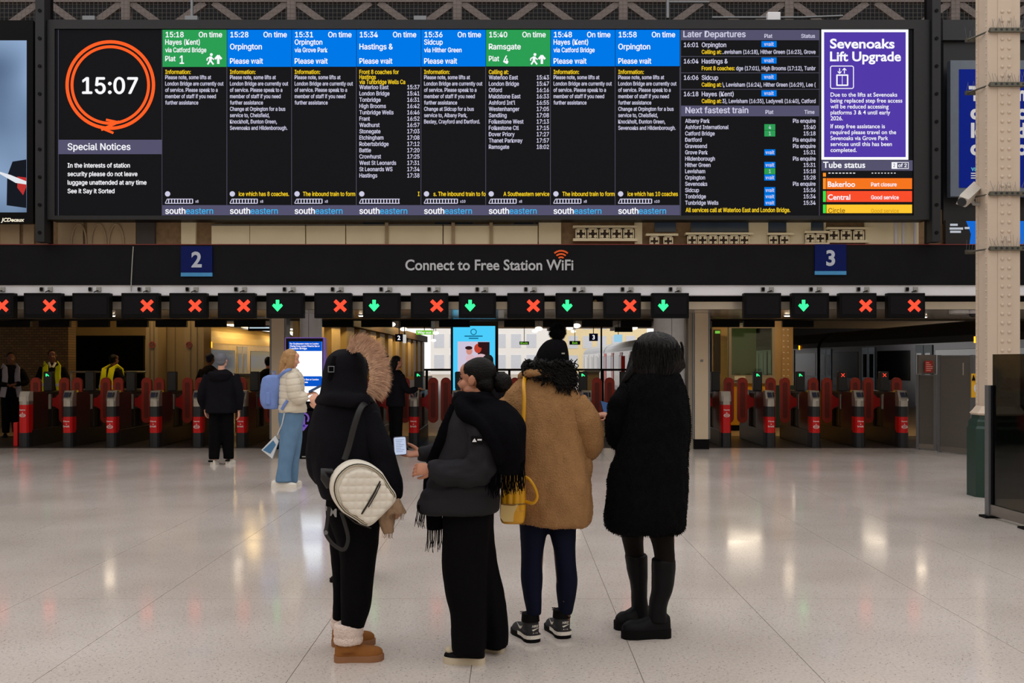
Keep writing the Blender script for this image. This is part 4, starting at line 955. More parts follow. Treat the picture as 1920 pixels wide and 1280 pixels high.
for x, y, lb in LAMPS: lamp(x, y, 3.1 if -4 < x < 0 else 3.2, 'added fill lamp ' + lb, m=BRIGHT if -4 < x < 0 else None if x < 0 else COOL, w=.30 if x < 0 else .13, L_=2.4 if x < 0 else 1.5)
for x, lb in ((-7.2, 'just behind the header over the taupe pillars'), (8.6, 'just behind the header over the right gates'), (5.4, 'just behind the header by the platform office'), (-.6, 'just behind the header over the middle gates')):  # hidden fill lamps added to brighten pillars, gates and platform
    q = empty('header_fill_lamp', (x, 20.0, 3.2), 'added fill lamp ' + lb, 'lamp', 'added fill lamps behind the header')
    MB().box(x - 1.25, x + 1.25, 19.78, 20.22, 3.22, 3.3, .01).build('tray', M_white, q); MB().box(x - 1.2, x + 1.2, 19.8, 20.2, 3.2, 3.22).build('diffuser', WARM, q)
    for dx in (-.8, .8): MB().cyl((x + dx, 20.0, 3.3), (x + dx, 20.0, 3.549), .012, n=6).build('stem', M_grey, q)
def spot(px, py, D, label):
    q = empty('globe_lamp', W(px, py, D), label, 'lamp', 'globe lamps under the platform roof'); c = W(px, py, D)
    MB().ell(c, (.11, .11, .06)).build('globe', glow('lamp_globe', (255, 240, 214), 2.2), q); MB().cyl(c, (c.x, D, 3.549), .012, n=6).build('stem', M_grey, q)
for px, py, D_, lb in ((733, 608, 24, 'nearest globe lamp over the cream panelled wall'), (757, 617, 30, 'second globe lamp over the cream panelled wall'), (817, 624, 36, 'globe lamp left of the cyan advert'), (813, 638, 44, 'small far globe lamp left of the cyan advert'), (1010, 616, 28, 'globe lamp left of the pompom, upper'), (1003, 620.5, 38, 'globe lamp left of the pompom, lower'), (1068, 615, 31.6, 'globe lamp right of the pompom'), (1081, 610.5, 26, 'brightest globe lamp right of the pompom'), (1075, 621, 42, 'far globe lamp right of the pompom'), (1188, 614, 27, 'globe lamp beside the fur coat woman')): spot(px, py, D_, lb)
# brick wall, dark void and cream pillars at the left
def brickmat():
    m = bpy.data.materials.new('gold_brick'); m.use_nodes = True; nt = m.node_tree; b = nt.nodes['Principled BSDF']
    g = nt.nodes.new('ShaderNodeNewGeometry'); mp = nt.nodes.new('ShaderNodeMapping'); mp.inputs['Rotation'].default_value = (math.radians(90), 0, 0)
    nt.links.new(g.outputs['Position'], mp.inputs[0])
    t = nt.nodes.new('ShaderNodeTexBrick'); t.inputs['Scale'].default_value = 4.4; t.inputs['Color1'].default_value = lin((112, 84, 44)); t.inputs['Color2'].default_value = lin((92, 66, 34)); t.inputs['Mortar'].default_value = lin((58, 44, 30))
    t.inputs['Mortar Size'].default_value = .03
    nt.links.new(mp.outputs[0], t.inputs['Vector']); nt.links.new(t.outputs['Color'], b.inputs['Base Color'])
    bp = nt.nodes.new('ShaderNodeBump'); bp.inputs['Strength'].default_value = .4; nt.links.new(t.outputs['Fac'], bp.inputs['Height']); bp.invert = True; nt.links.new(bp.outputs[0], b.inputs['Normal'])
    b.inputs['Roughness'].default_value = .7; return m
MB().box(-26, X(128, 22.5), 22.5, 22.9, 0, 3.55).build('wall_brick', brickmat(), kind='structure')
MB().box(12.0, 32, 63, 63.2, 0, 3.8).build('wall_sky_block', mat('dark_backdrop', (24, 18, 14), .8), kind='structure')  # added to block the sky past the ceiling end
MB().box(-24, X(300, 27), 30, 30.2, 0, 3.55).build('wall_void_backdrop', mat('dark_backdrop', (24, 18, 14), .8), kind='structure')  # dark sheet standing in for the shade of the left void
for i, (x0, x1, D_, m_) in enumerate(((274, 296, 20.3, M_pan2), (296, 345, 20.9, M_pan2), (345, 382, 20.3, M_pan2))):
    nm = ['taupe clad pillar with a no smoking sign beside the dark void', 'broad taupe panel between the two signed pillars', 'taupe clad pillar with a no smoking sign beside grey beanie man'][i]
    q = empty('pillar', (X((x0 + x1) / 2, D_), D_, 0), nm, 'pillar')
    MB().box(X(x0, D_), X(x1, D_), D_, D_ + .5, .12, 3.3).build('cladding', m_, q); MB().box(X(x0, D_), X(x1, D_), D_ - .01, D_ + .5, 0, .12).build('skirting', M_black, q)
    b = MB(); n_ = 3
    for k in range(1, n_): b.box(X(x0 + (x1 - x0) * k / n_, D_) - .01, X(x0 + (x1 - x0) * k / n_, D_) + .01, D_ - .006, D_, .12, 3.3)
    b.build('panel_joint', mat('joint_brown', (112, 100, 84), .6), q)
for x, lb in ((285, 'no smoking roundel on the pillar by the dark void'), (354, 'no smoking roundel on the pillar beside the grey beanie man')):
    q = empty('no_smoking_sign', (X(x, 20.28), 20.28, Z(652, 20.28)), lb, 'sign', 'no smoking signs'); c = W(x, 646, 20.28); b = MB()
    for k in range(14):
        a, a2 = k * .4488, (k + 1) * .4488; b.prism([(c.x + R_ * math.cos(t_), c.z + R_ * math.sin(t_)) for R_, t_ in ((.05, a), (.066, a), (.066, a2), (.05, a2))], 'y', 20.285, 20.3)
    b.prism([(c.x - .045, c.z - .035), (c.x - .035, c.z - .045), (c.x + .045, c.z + .035), (c.x + .035, c.z + .045)], 'y', 20.286, 20.3); b.build('red_ring', mat('sign_dull_red', (150, 60, 60), .5), q)
b = MB(); y_ = 20.8
for z in (Z(697, y_), Z(730, y_)): b.tube([(X(130, y_), y_, z), (X(274, y_), y_, z)], .022, 8)
r = empty('hand_railing', (X(200, y_), y_, 0), 'pale metal hand railing in front of the dark void', 'railing'); b.build('rails', M_steel, r)
for x in (134, 175, 216, 252):
    MB().cyl((X(x, y_), y_, 0), (X(x, y_), y_, Z(697, y_)), .02, n=8).build('upright', M_steel, r)

# trains ------------------------------------------------------------------
def train(x, y0, y1, s, label, body, winm, roof, door, zt=2.35, n=5, lights=None):
    """carriage whose visible side is the plane x; the body extends in direction s"""
    q = empty('train_carriage', (x + s * 1.4, (y0 + y1) / 2, 0), label, 'train')
    prof = [(x, -.3), (x, zt - .3), (x + s * .05, zt - .1), (x + s * .2, zt + .1), (x + s * .6, zt + .32), (x + s * 1.4, zt + .42), (x + s * 2.2, zt + .32), (x + s * 2.75, zt - .3), (x + s * 2.75, -.3)]
    MB().prism(prof[:2] + [(x + s * 2.75, zt - .3), (x + s * 2.75, -.3)], 'y', y0, y1).build('body', body, q)
    MB().prism([(x - s * .012, zt - .3)] + prof[2:8], 'y', y0 + .02, y1 - .02).build('roof', roof, q)
    L_ = (y1 - y0) / n
    for i in range(n):
        a = y0 + i * L_
        o = MB().box(x - s * .012, x + s * .03, a + .25, a + L_ - 1.7, .85, 1.85, .008).build('window', winm, q)
        for k in (0, 1):
            d = MB().box(x - s * .03, x + s * .02, a + L_ - 1.5 + k * .66, a + L_ - .88 + k * .66, .05, 2.0, .008).build('door', door, q)
            MB().box(x - s * .036, x - s * .028, a + L_ - 1.38 + k * .66, a + L_ - 1.0 + k * .66, .9, 1.75).build('door_pane', winm, d)
    for ey in (y0, y1): MB().box(x + s * .2, x + s * 2.5, ey - .12, ey + .12, -.3, zt - .2).build('gangway', M_black, q)
    if lights:
        b = MB()
        for ly, lz in lights: b.box(x - s * .03, x, ly - .06, ly + .06, lz - .09, lz + .09)
        b.build('door_lamp', glow('amber_lamp', (255, 150, 20), 3), q)
    return q
M_tdark = mat('train_dark_paint', (44, 40, 50), .18, .3, .6, .15, 1.0)
M_troof = mat('train_roof_dark', (22, 18, 20), .5)
M_twin = mat('train_window', (16, 18, 24), .06, 0, .8, .1)
M_tdoor = mat('train_blue_door', (110, 150, 190), .3)
M_tsil = mat('train_silver', (196, 200, 208), .25, .3, .6)
M_tsw = mat('train_bright_window', (64, 78, 96), .1, 0, .7)
train(13.0, 22.5, 42.0, 1, 'dark glossy train carriage behind the right ticket gates', M_tdark, M_twin, M_troof, M_tdoor, n=4, lights=[(27.9, 2.1)])
train(13.0, 42.4, 62.0, 1, 'farther dark train carriage with amber lamp left of the near one', M_tdark, M_twin, M_troof, M_tdark, n=4, lights=[(45, 2.1)])
train(6.3, 48.5, 68.0, 1, 'bright silver train carriage behind pompom hat woman', M_tsil, M_tsw, mat('train_roof_pale', (150, 154, 160), .4), mat('train_red_door', (176, 40, 40), .4), n=4)
train(6.3, 68.4, 88.0, 1, 'farthest silver train carriage in daylight', M_tsil, M_tsw, mat('train_roof_pale', (150, 154, 160), .4), M_tsil, n=4)
train(-9.2, 25.5, 44.0, -1, 'cream lit train carriage on the left platform', mat('train_cream', (214, 196, 160), .35), M_twin, M_pan, mat('train_grey_door', (160, 158, 160), .3), n=4, lights=[(30.4, 2.0)])
q = train(-13.4, 26.0, 29.8, -1, 'dark train front with orange roof line in the left void', mat('train_black', (14, 10, 10), .3), M_twin, mat('train_roof_orange', (84, 36, 14), .5), M_black, n=1)
# lit strips along the cream carriage
for y_, lb in ((27, 'near strip light above the cream carriage'), (33, 'middle strip light above the cream carriage'), (39, 'far strip light above the cream carriage')):
    q = empty('strip_light', (-8.9, y_, 2.62), 'long warm ' + lb, 'lamp', 'strip lights over the left platform')
    MB().box(-9.02, -8.78, y_ - 1.6, y_ + 1.6, 2.66, 2.72).build('tray', M_white, q); MB().box(-9.0, -8.8, y_ - 1.55, y_ + 1.55, 2.62, 2.66).build('tube', WARM, q)
    MB().cyl((-8.9, y_, 2.72), (-8.9, y_, 3.549), .012, n=6).build('stem', M_grey, q)

# office with window at the right, riveted platform column
DO = 21.5
r = empty('platform_office', (X(1410, DO), DO, 0), 'platform office with green tinted window and yellow counter behind right gates', 'office')
MB().box(X(1364, DO), X(1452, DO), DO, DO + 2.5, 0, Z(718, DO)).build('counter', mat('office_yellow', (206, 148, 20), .5), r)
MB().box(X(1364, DO), X(1452, DO), DO - .01, DO + .05, 0, .12).build('skirting', M_black, r)
MB().box(X(1364, DO) - .02, X(1452, DO), DO - .05, DO + .1, Z(718, DO), Z(707, DO)).build('ledge', mat('ledge_grey', (150, 146, 140), .5), r)
b = MB(); frame4(b, 1366, 1452, 610, 708, 5, DO - .03, DO + .05, DO); b.build('window_frame', mat('frame_grey_lilac', (140, 134, 134), .5), r)
MB().box(X(1371, DO), X(1447, DO), DO, DO + .02, Z(703, DO), Z(615, DO)).build('window_pane', glass_mat('office_green_glass', (186, 204, 178)), r)
MB().box(X(1364, DO), X(1452, DO), DO + 1.6, DO + 1.7, .6, Z(600, DO)).build('rear_partition', mat('office_sage', (110, 116, 92), .7), r)
MB().box(X(1380, DO), X(1440, DO), DO + .5, DO + .8, 2.55, 2.6).build('office_fill_lamp', COOL, r)  # unseen lamp added to brighten the office interior
MB().box(X(1364, DO), X(1452, DO), DO + .1, DO + 1.6, 2.6, 2.66).build('office_ceiling', M_white, r)
MB().box(X(1376, DO), X(1396, DO), DO - .08, DO - .052, Z(712, DO), Z(705, DO)).build('paper_notice', M_white, r)
MB().box(X(1336, 21.9), X(1364, 21.9), 21.9, 22.0, 0, Z(613, 21.9)).build('shop_partition', mat('partition_cream', (176, 152, 112), .5), label='cream partition with shelves between square column and office', cat='partition', org=(X(1350, 21.9), 21.95, 0))
b = MB().box(X(1339, 21.85), X(1351, 21.85), 21.85, 21.9, Z(700, 21.85), Z(618, 21.85)); o = b.build('vending_machine', mat('vending_dark', (62, 54, 44), .3), label='narrow vending cabinet with green lit top beside the square column', cat='cabinet', org=(X(1345, 21.85), 21.87, Z(700, 21.85)))
MB().box(X(1341, 21.84), X(1350, 21.84), 21.835, 21.85, Z(625, 21.84), Z(620, 21.84)).build('lit_sign', glow('sign_green_dim', (120, 190, 70), .9), o)
DP = 22.5
r = empty('platform_column', (X(1470, DP), DP, 0), 'tan riveted platform column with dark green foot behind right gates', 'column')
MB().box(X(1452, DP), X(1487, DP), DP, DP + .3, Z(722, DP), 3.5).build('shaft', mat('tan_paint', (168, 138, 98), .55), r)
MB().box(X(1466, DP), X(1480, DP), DP - .02, DP, Z(722, DP), 3.5).build('cover_plate', mat('tan_paint', (168, 138, 98), .55), r)
MB().box(X(1450, DP), X(1489, DP), DP - .03, DP + .33, 0, Z(722, DP)).build('foot', mat('column_green', (9, 46, 38), .4), r)
for i in range(16):
    for px in (1469, 1477): link('rivet', rvm, r, Vector((X(px, DP), DP - .022, Z(722, DP) + .08 + i * .13)) - r.location)

# hanging platform signs
def hsign(x0, x1, y0, y1, D, label, m, txt=None, tm=None, tw=None):
    q = empty('hanging_sign', (X((x0 + x1) / 2, D), D, Z(y1, D)), label, 'sign')
    MB().box(X(x0, D), X(x1, D), D, D + .1, Z(y1, D), Z(y0, D)).build('panel', m, q)
    MB().cyl((X((x0 + x1) / 2, D), D + .05, Z(y0, D)), (X((x0 + x1) / 2, D), D + .05, 3.56), .012, n=6).build('hanger', M_black, q)
    if txt: MB().text(txt, (x0 + x1) / 2, (y0 + y1) / 2, (y1 - y0) * .55, D, 'C', width=tw, bold=.02, y=D - .005).build('lettering', tm or W0, q, recalc=False)
LIME = glow('exit_green', (120, 196, 60), 1.0)
hsign(741, 755, 626, 640, 26, 'small navy hanging sign reading 2 by the cream panelled wall', mat('sign_navy', (6, 22, 84), .5), '2')
hsign(755.5, 761, 627, 643, 26, 'narrow white lit panel beside the hanging 2 sign', glow('panel_lit', (220, 220, 214), .8))
hsign(780, 811, 619, 627, 27, 'lit green exit sign left of the cyan advert', LIME, 'Way out', W0, 26)
hsign(1105, 1121, 625, 639, 30, 'small navy hanging sign reading 3 behind pompom hat', mat('sign_navy', (6, 22, 84), .5), '3')
hsign(974, 992, 640, 646, 36, 'dark hanging sign with lime lettering right of the cyan advert', M_black, 'Exit', LIME, 14)
hsign(1068, 1088, 639, 646, 36, 'dark hanging sign with lime lettering right of the pompom hat', M_black, 'Exit', LIME, 10)
hsign(465, 507, 610, 620, 21.0, 'black hanging display with a white lit strip above blonde woman', M_black); 
MB().box(X(468, 21), X(505, 21), 20.98, 21.0, Z(615.5, 21), Z(613, 21)).build('lit_strip', glow('panel_lit2', (190, 214, 226), 1.0), bpy.data.objects['hanging_sign.006'] if 'hanging_sign.006' in bpy.data.objects else None)
hsign(1153, 1186, 613, 622, 24, 'black hanging display with pale strip left of the fur coat woman', M_black)
hsign(1152, 1167, 627, 641, 34, 'pale blue screen hanging left of the fur coat woman', glow('screen_pale_blue', (150, 200, 226), 1))
# daylight beyond the platform ends: pale buildings
M_bld = mat('pale_far_building', (250, 250, 250), .8, 0, .2, .06, .3)
for i, (x0, x1, y1, D_) in enumerate(((-9, 4.2, 637, 110), (4.6, 16, 634, 118))):
    r = empty('far_building', ((x0 + x1) / 2, D_, 0), ['pale sunlit office building seen beyond the platforms left of pompom hat', 'pale yellow stone building seen beyond the silver train'][i], 'building')
    H_ = 12
    MB().box(x0, x1, D_, D_ + 4, 0, H_).build('wall', M_bld if i == 0 else mat('pale_yellow_building', (244, 226, 182), .8), r)
    wm = MB().box(-.55, .55, -.03, .03, -.75, .75).mesh([mat('far_window', (216, 222, 234), .6)])
    for a in range(int((x1 - x0) / 1.7)):
        for c in range(4): link('window', wm, r, Vector((x0 + .95 + a * 1.7, D_, 1.4 + c * 2.3)) - r.location)
r = empty('platform_barrier', (1.0, 25, 0), 'long dark barrier rail across the middle platform', 'barrier')
MB().box(X(795, 25), X(1225, 25), 25, 25.06, Z(695, 25), Z(691, 25)).build('rail', M_black, r)
for x in (800, 955, 1038, 1130, 1220): MB().box(X(x, 25) - .03, X(x, 25) + .03, 25, 25.06, 0, Z(691, 25)).build('upright', M_black, r)
MB().box(X(1127, 25) - .02, X(1127, 25) + .02, 24.9, 24.95, 0, 3.55).build('sign_pole', M_black, label='tall black sign pole between pompom hat and fur coat woman', cat='pole', org=(X(1127, 25), 24.92, 0))
b = MB().box(X(1165, 26), X(1172, 26), 26, 26.2, 0, Z(667, 26)); b.build('red_totem', M_gred, label='slim red totem left of the fur coat woman', cat='totem', org=(X(1168, 26), 26, 0))
for x0, x1, y0, lb in ((1097, 1124, 694, 'grey cabinet behind the middle gates'), (440, 470, 700, 'cream counter behind the gate left of blonde woman')):
    q = empty('counter', (X((x0 + x1) / 2, 21), 21, 0), lb, 'counter'); MB().box(X(x0, 21), X(x1, 21), 21, 21.5, 0, Z(y0 + 4, 21), .01).build('body', M_pan2, q); MB().box(X(x0 - 1, 21), X(x1 + 1, 21), 20.97, 21.52, Z(y0 + 4, 21), Z(y0, 21)).build('top', M_grey, q)
MB().box(-3.9, -3.2, 21, 40, 0, .9).build('bench_counter', mat('counter_tan', (178, 146, 96), .4), label='long tan counter running along the cream panelled wall', cat='counter', org=(-3.5, 30, 0))
# ------------------------------------------------------------------ people: helpers
def cr(pts, k=5):
    """Catmull-Rom through tuples of numbers"""
    out = []; n = len(pts)
    for i in range(n - 1):
        p0, p1, p2, p3 = pts[max(i - 1, 0)], pts[i], pts[i + 1], pts[min(i + 2, n - 1)]
        for j in range(k):
            t = j / k
            out.append(tuple(0.5 * (2 * b + (c - a) * t + (2 * a - 5 * b + 4 * c - d) * t * t + (3 * b - a - 3 * c + d) * t ** 3) for a, b, c, d in zip(p0, p1, p2, p3)))
    out.append(tuple(pts[-1])); return out
def rl(b, D, rings, n=28, e=2.2, k=4):
    """upright loft; ring = (column px, row px, half width px, depth offset m, depth radius m)"""
    R_ = []
    for px, py, hw, dd, ry in cr(rings, k):
        c = W(px, py, D + dd); rx = hw / F * (D + dd); ring = []
        for i in range(n):
            a = 2 * math.pi * i / n; ca, sa = math.cos(a), math.sin(a)
            ring.append((c.x + rx * math.copysign(abs(ca) ** (2 / e), ca), D + dd + ry * math.copysign(abs(sa) ** (2 / e), sa), c.z))
        R_.append(ring)
    return b.loft(R_)
def tb(b, D, pts, n=14, k=5, flat=1.0):
    """limb tube; pt = (px, row, depth offset, radius px)"""
    P = cr(pts, k)
    return b.tube([W(p[0], p[1], D + p[2]) for p in P], [(p[3] / F * (D + p[2]), p[3] / F * (D + p[2]) * flat) for p in P], n)
SCR_SC = bpy.data.scenes.new('scratch')
def remesh(b, vox, smooth=4, fac=0.5):
    me = b.mesh([]); o = bpy.data.objects.new('tmp', me); SCR_SC.collection.objects.link(o)
    m = o.modifiers.new('r', 'REMESH'); m.mode = 'VOXEL'; m.voxel_size = vox
    if smooth: s = o.modifiers.new('s', 'SMOOTH'); s.iterations = smooth; s.factor = fac
    vl = SCR_SC.view_layers[0]; vl.update(); dg = vl.depsgraph
    out = bpy.data.meshes.new_from_object(o.evaluated_get(dg))
    bpy.data.objects.remove(o); bpy.data.meshes.remove(me)
    return out
def organic(b, name, m, parent, vox=.012, smooth=5, disp=None, strands=None, **kw):
    me = remesh(b, vox, smooth)
    if disp:
        nm = [v.normal.copy() for v in me.vertices]
        for v, n_ in zip(me.vertices, nm): v.co = v.co + n_ * disp(v.co, n_)
    org = wloc(parent)
    me.transform(Matrix.Translation(-org)); me.materials.clear(); me.materials.append(m)
    me.polygons.foreach_set('use_smooth', [True] * len(me.polygons)); me.name = name; me.update()
    return link(name, me, parent, **kw)
def folds(a=.008, sx=9, sz=3.5, a2=.003, s2=26):
    def f(p, n_):
        return a * noise.noise(Vector((p.x * sx, p.y * sx, p.z * sz))) + a2 * noise.noise(Vector((p.x * s2, p.y * s2, p.z * s2 * .6)) + Vector((7, 3, 1)))
    return f
def strand(b, p, d, L_, w, bend=Vector((0, 0, -.3))):
    d = d.normalized(); u = d.cross(Vector((.3, -1, .2)))
    if u.length < 1e-4: u = d.orthogonal()
    u = u.normalized() * w / 2; m_ = p + d * L_ * .55; t = p + (d + bend).normalized() * L_
    b.add([p - u, p + u, m_ + u * .7, m_ - u * .7, t], [[0, 1, 2, 3], [3, 2, 4]], False)
def fuzz(o, name, m, parent, n, L_, w, grav=.8, seed=1, zmax=None):
    rnd = random.Random(seed); me = o.data; b = MB(); org = wloc(o); P = me.polygons; np_ = len(P)
    for _ in range(n):
        p = P[rnd.randrange(np_)]; c = p.center + org
        d = p.normal * .7 + Vector((rnd.uniform(-.3, .3), rnd.uniform(-.3, .3), -grav + rnd.uniform(-.3, .3)))
        strand(b, c - p.normal * .002, d, L_ * rnd.uniform(.5, 1.1), w)
    return b.build(name, m, parent, recalc=False, kind='stuff')
def fringe(D, p0, p1, n, L_, m, name, parent, seed=1, dd=0, w=.004):
    rnd = random.Random(seed); b = MB()
    for i in range(n):
        t = (i + rnd.random() * .6) / n; px = p0[0] + (p1[0] - p0[0]) * t; py = p0[1] + (p1[1] - p0[1]) * t; l = L_ * rnd.uniform(.75, 1.1)
        pts = [W(px, py - 6, D + (dd)), W(px + rnd.uniform(-2, 2), py + l * .5, D) + Vector((0, dd + rnd.uniform(-.01, .01), 0)), W(px + rnd.uniform(-4, 4), py + l, D) + Vector((0, dd + rnd.uniform(-.015, .015), 0))]
        b.tube(pts, [w / 2, w / 2, w / 3], 4)
    return b.build(name, m, parent, recalc=False, kind='stuff')
def rotz(a): return Matrix.Rotation(a, 3, 'Z')
def head_prims(b, c, yaw, s=1.0, tilt=0.0, ears=True):
    """head facing +X turned by yaw; c = centre between chin and crown (crown +.115, chin -.115)"""
    R3 = rotz(yaw) @ Matrix.Rotation(tilt, 3, 'Y'); c = Vector(c)
    def E(p, r, rot=None): b.ell(c + R3 @ (Vector(p) * s), tuple(q * s for q in r), R3 if rot is None else R3 @ rot, 16, 11)
    E((-.012, 0, .03), (.094, .074, .085)); E((.03, 0, -.035), (.058, .056, .072)); E((.06, 0, -.09), (.024, .026, .021)); E((.068, 0, .026), (.020, .046, .018)); E((.045, 0, .05), (.045, .058, .045))
    for y in (-1, 1):
        E((.052, y * .034, -.028), (.034, .026, .032)); E((.092, y * .010, -.032), (.012, .009, .008)); E((.02, y * .05, -.06), (.035, .016, .025))
        if ears: E((-.008, y * .076, -.006), (.019, .009, .031), Matrix.Rotation(-.25, 3, 'Y') @ Matrix.Rotation(y * .35, 3, 'Z'))
    b.tube([c + R3 @ (Vector(p) * s) for p in ((.082, 0, .018), (.094, 0, -.005), (.108, 0, -.026))], [.008 * s, .009 * s, .012 * s], 10)
    E((.083, 0, -.056), (.013, .023, .0075)); E((.081, 0, -.068), (.012, .020, .008))
    b.tube([c + R3 @ (Vector(p) * s) for p in ((-.015, 0, -.05), (-.03, 0, -.12), (-.04, 0, -.22))], [.052 * s, .053 * s, .062 * s], 16)
    return R3
def hand_prims(b, M_, s=1.0, curl=(.5, .5, .5, .5), thumb=(.7, .7, -.2), side=1, spread=.0):
    """hand: wrist at origin, fingers along +X, back of the hand +Z, thumb on the side*Y side"""
    def P(x, y, z): return M_ @ Vector((x * s, y * side * s, z * s))
    r3 = M_.to_3x3()
    b.tube([P(-.07, 0, 0), P(-.02, 0, 0), P(.015, 0, 0), P(.05, 0, .002), P(.085, 0, .002), P(.10, 0, .0)], [(.026 * s, .021 * s), (.026 * s, .019 * s), (.032 * s, .017 * s), (.040 * s, .016 * s), (.041 * s, .013 * s), (.036 * s, .009 * s)], 14, flat=r3 @ Vector((0, 0, 1)))
    for i, (y, L_) in enumerate(((-.032, .058), (-.0115, .072), (.0105, .079), (.0315, .070))):
        a = 0; p = Vector((.088 - abs(y) * .15, y, 0)); pts = [p.copy()]; c_ = curl[i]
        for seg in (.46, .30, .24):
            a += c_; p = p + Vector((math.cos(a) * seg * L_, y * spread * seg, -math.sin(a) * seg * L_)); pts.append(p.copy())
        b.tube([P(*q) for q in pts], [.0098 * s, .0092 * s, .0085 * s, .0068 * s], 8); b.ell(P(*pts[-1]), .0068 * s, None, 8, 6)
        for q in pts[1:-1]: b.ell(P(*q), .0092 * s, None, 8, 6)
    t = Vector(thumb).normalized(); p0 = Vector((.018, .022, -.004)); p1 = p0 + t * .034; p2 = p1 + (t + Vector((.5, -.25, -.15))).normalized() * .03; p3 = p2 + (t + Vector((.9, -.5, -.25))).normalized() * .024
    b.tube([P(*q) for q in (p0, p1, p2, p3)], [.015 * s, .0125 * s, .0105 * s, .008 * s], 8); b.ell(P(*p3), .008 * s, None, 8, 6); b.ell(P(*p2), .0105 * s, None, 8, 6)
def frame(o, x, z):
    """matrix with origin o, X axis x, Z axis towards z"""
    x = Vector(x).normalized(); z = Vector(z); y = z.cross(x).normalized(); z = x.cross(y)
    return Matrix(((x.x, y.x, z.x, o[0]), (x.y, y.y, z.y, o[1]), (x.z, y.z, z.z, o[2]), (0, 0, 0, 1)))
def join_body(name, meshes, mats, parent):
    bm = bmesh.new()
    for me in meshes: bm.from_mesh(me); bpy.data.meshes.remove(me)
    me = bpy.data.meshes.new(name); bm.to_mesh(me); bm.free(); me.transform(Matrix.Translation(-wloc(parent)))
    for m in mats: me.materials.append(m)
    me.polygons.foreach_set('use_smooth', [True] * len(me.polygons)); return link(name, me, parent)
def shoe(D, heel, toe, name, mu, ms, parent, w=.095, h=.085, sole=.03, ankle=None, ground=0.0, vox=.008, toeh=.55, heelw=.8):
    """shoe from heel to toe (world x, y); upper is organic, sole an outline slab"""
    h0, t0 = Vector((heel[0], heel[1], 0)), Vector((toe[0], toe[1], 0)); d = (t0 - h0); L_ = d.length; d.normalize(); n_ = Vector((-d.y, d.x, 0))
    outl = [(0, .0), (.015, .45), (.06, .75), (.16, heelw), (.35, .74), (.55, .86), (.72, 1.0), (.86, .88), (.95, .6), (1.0, .0)]
    pts = [h0 + d * (q * L_) + n_ * (r_ * w / 2) for q, r_ in outl] + [h0 + d * (q * L_) - n_ * (r_ * w / 2) for q, r_ in outl[-2:0:-1]]
    so = MB().prism([(p.x, p.y) for p in pts], 'z', ground, ground + sole, True).build(name + '_sole', ms, parent)
    b = MB(); R_ = []
    for q, r_, hh in ((.02, .5, .8), (.10, .74, 1), (.22, .78, 1), (.38, .76, .92), (.52, .84, .76), (.66, .93, .64), (.80, .88, toeh), (.91, .66, toeh * .85), (.975, .35, toeh * .6)):
        c = h0 + d * (q * L_); ring = []
        for i in range(16):
            a = 2 * math.pi * i / 16; ca, sa = math.cos(a), math.sin(a)
            zz = ground + sole * .6 + (h - sole * .6) * hh * (max(0, sa) ** .75) if sa > 0 else ground + sole * .5
            ring.append(c + n_ * (ca * r_ * w / 2 * .98) + Vector((0, 0, zz)))
        R_.append(ring)
    b.loft(R_)
    if ankle: b.tube(ankle[0], ankle[1], 16)
    return organic(b, name, mu, parent, vox, 3), so

# ------------------------------------------------------------------ skins and cloth
SK_L = mat('skin_light', (214, 158, 132), .5, 0, .35, .05, 20)
SK_M = mat('skin_warm', (178, 122, 96), .5, 0, .35, .06, 20)
SK_D = mat('skin_deep', (106, 66, 50), .5, 0, .35, .08, 20)
C_blk = mat('coat_black_navy', (17, 16, 21), .85, 0, .08, .25, 10, .25, 160)
C_blk2 = mat('trousers_black', (11, 10, 12), .9, 0, .06, .2, 10, .2, 200)
C_char = mat('jacket_charcoal', (36, 35, 39), .7, 0, .1, .12, 8, .12, 120)
C_scarf = mat('scarf_black', (10, 9, 13), .95, 0, .04, .25, 20, .4, 240)
C_tan = mat('teddy_tan', (156, 117, 78), .9, 0, .1, .16, 14, .6, 130)
C_navy = mat('leggings_navy', (17, 21, 40), .8, 0, .08, .15, 8)
C_fur = mat('fur_black', (11, 11, 13), .9, 0, .06, .3, 20, .5, 150)
C_hair = mat('hair_black', (11, 9, 9), .5, 0, .14, .3, 40, .3, 120)
C_suede = mat('boot_chestnut', (140, 90, 46), .85, 0, .15, .2, 16, .2, 120)
C_fleece = mat('boot_fleece', (226, 206, 196), .95, 0, .1, .06, 30, .6, 120)
C_gum = mat('boot_gum_sole', (146, 102, 72), .7, 0, .2, .1)
C_boot = mat('boot_black_leather', (13, 12, 15), .55, 0, .14, .15, 10, .1, 120)
C_bootsole = mat('boot_black_rubber', (12, 12, 13), .75, 0, .1, .1)
C_white = mat('trainer_white', (222, 216, 206), .55, 0, .3, .06)

# ================================================================== hooded person with white backpack
D = 5.05
P1 = empty('person', (X(665, D), D, 0), 'person in black hooded parka with fur trim, seen from behind, wearing chestnut boots', 'person', 'group waiting in front of the board')
b = MB(); hc = W(650, 708, D + .03); head_prims(b, hc, math.radians(60), .84)
hm = remesh(b, .006, 2)
b = MB(); hand_prims(b, frame(W(741, 934, D + (-.02)), (.12, .1, -1), (.7, -.7, 0)), .86, (.5, .5, .6, .6), (.5, .8, -.2), -1); h2 = remesh(b, .004, 2)
b = MB(); rl(b, D, [(650, 745, 30, .02, .08), (650, 780, 50, .02, .1), (652, 860, 46, .02, .1), (660, 930, 44, .02, .1)]); tb(b, D, [(642, 930, .06, 20), (641, 1050, .11, 12), (638, 1165, .14, 8), (640, 1195, .2, 8)]); tb(b, D, [(668, 930, -.01, 24), (670, 1050, -.04, 17), (662, 1170, -.03, 12), (658, 1215, -.04, 12)])
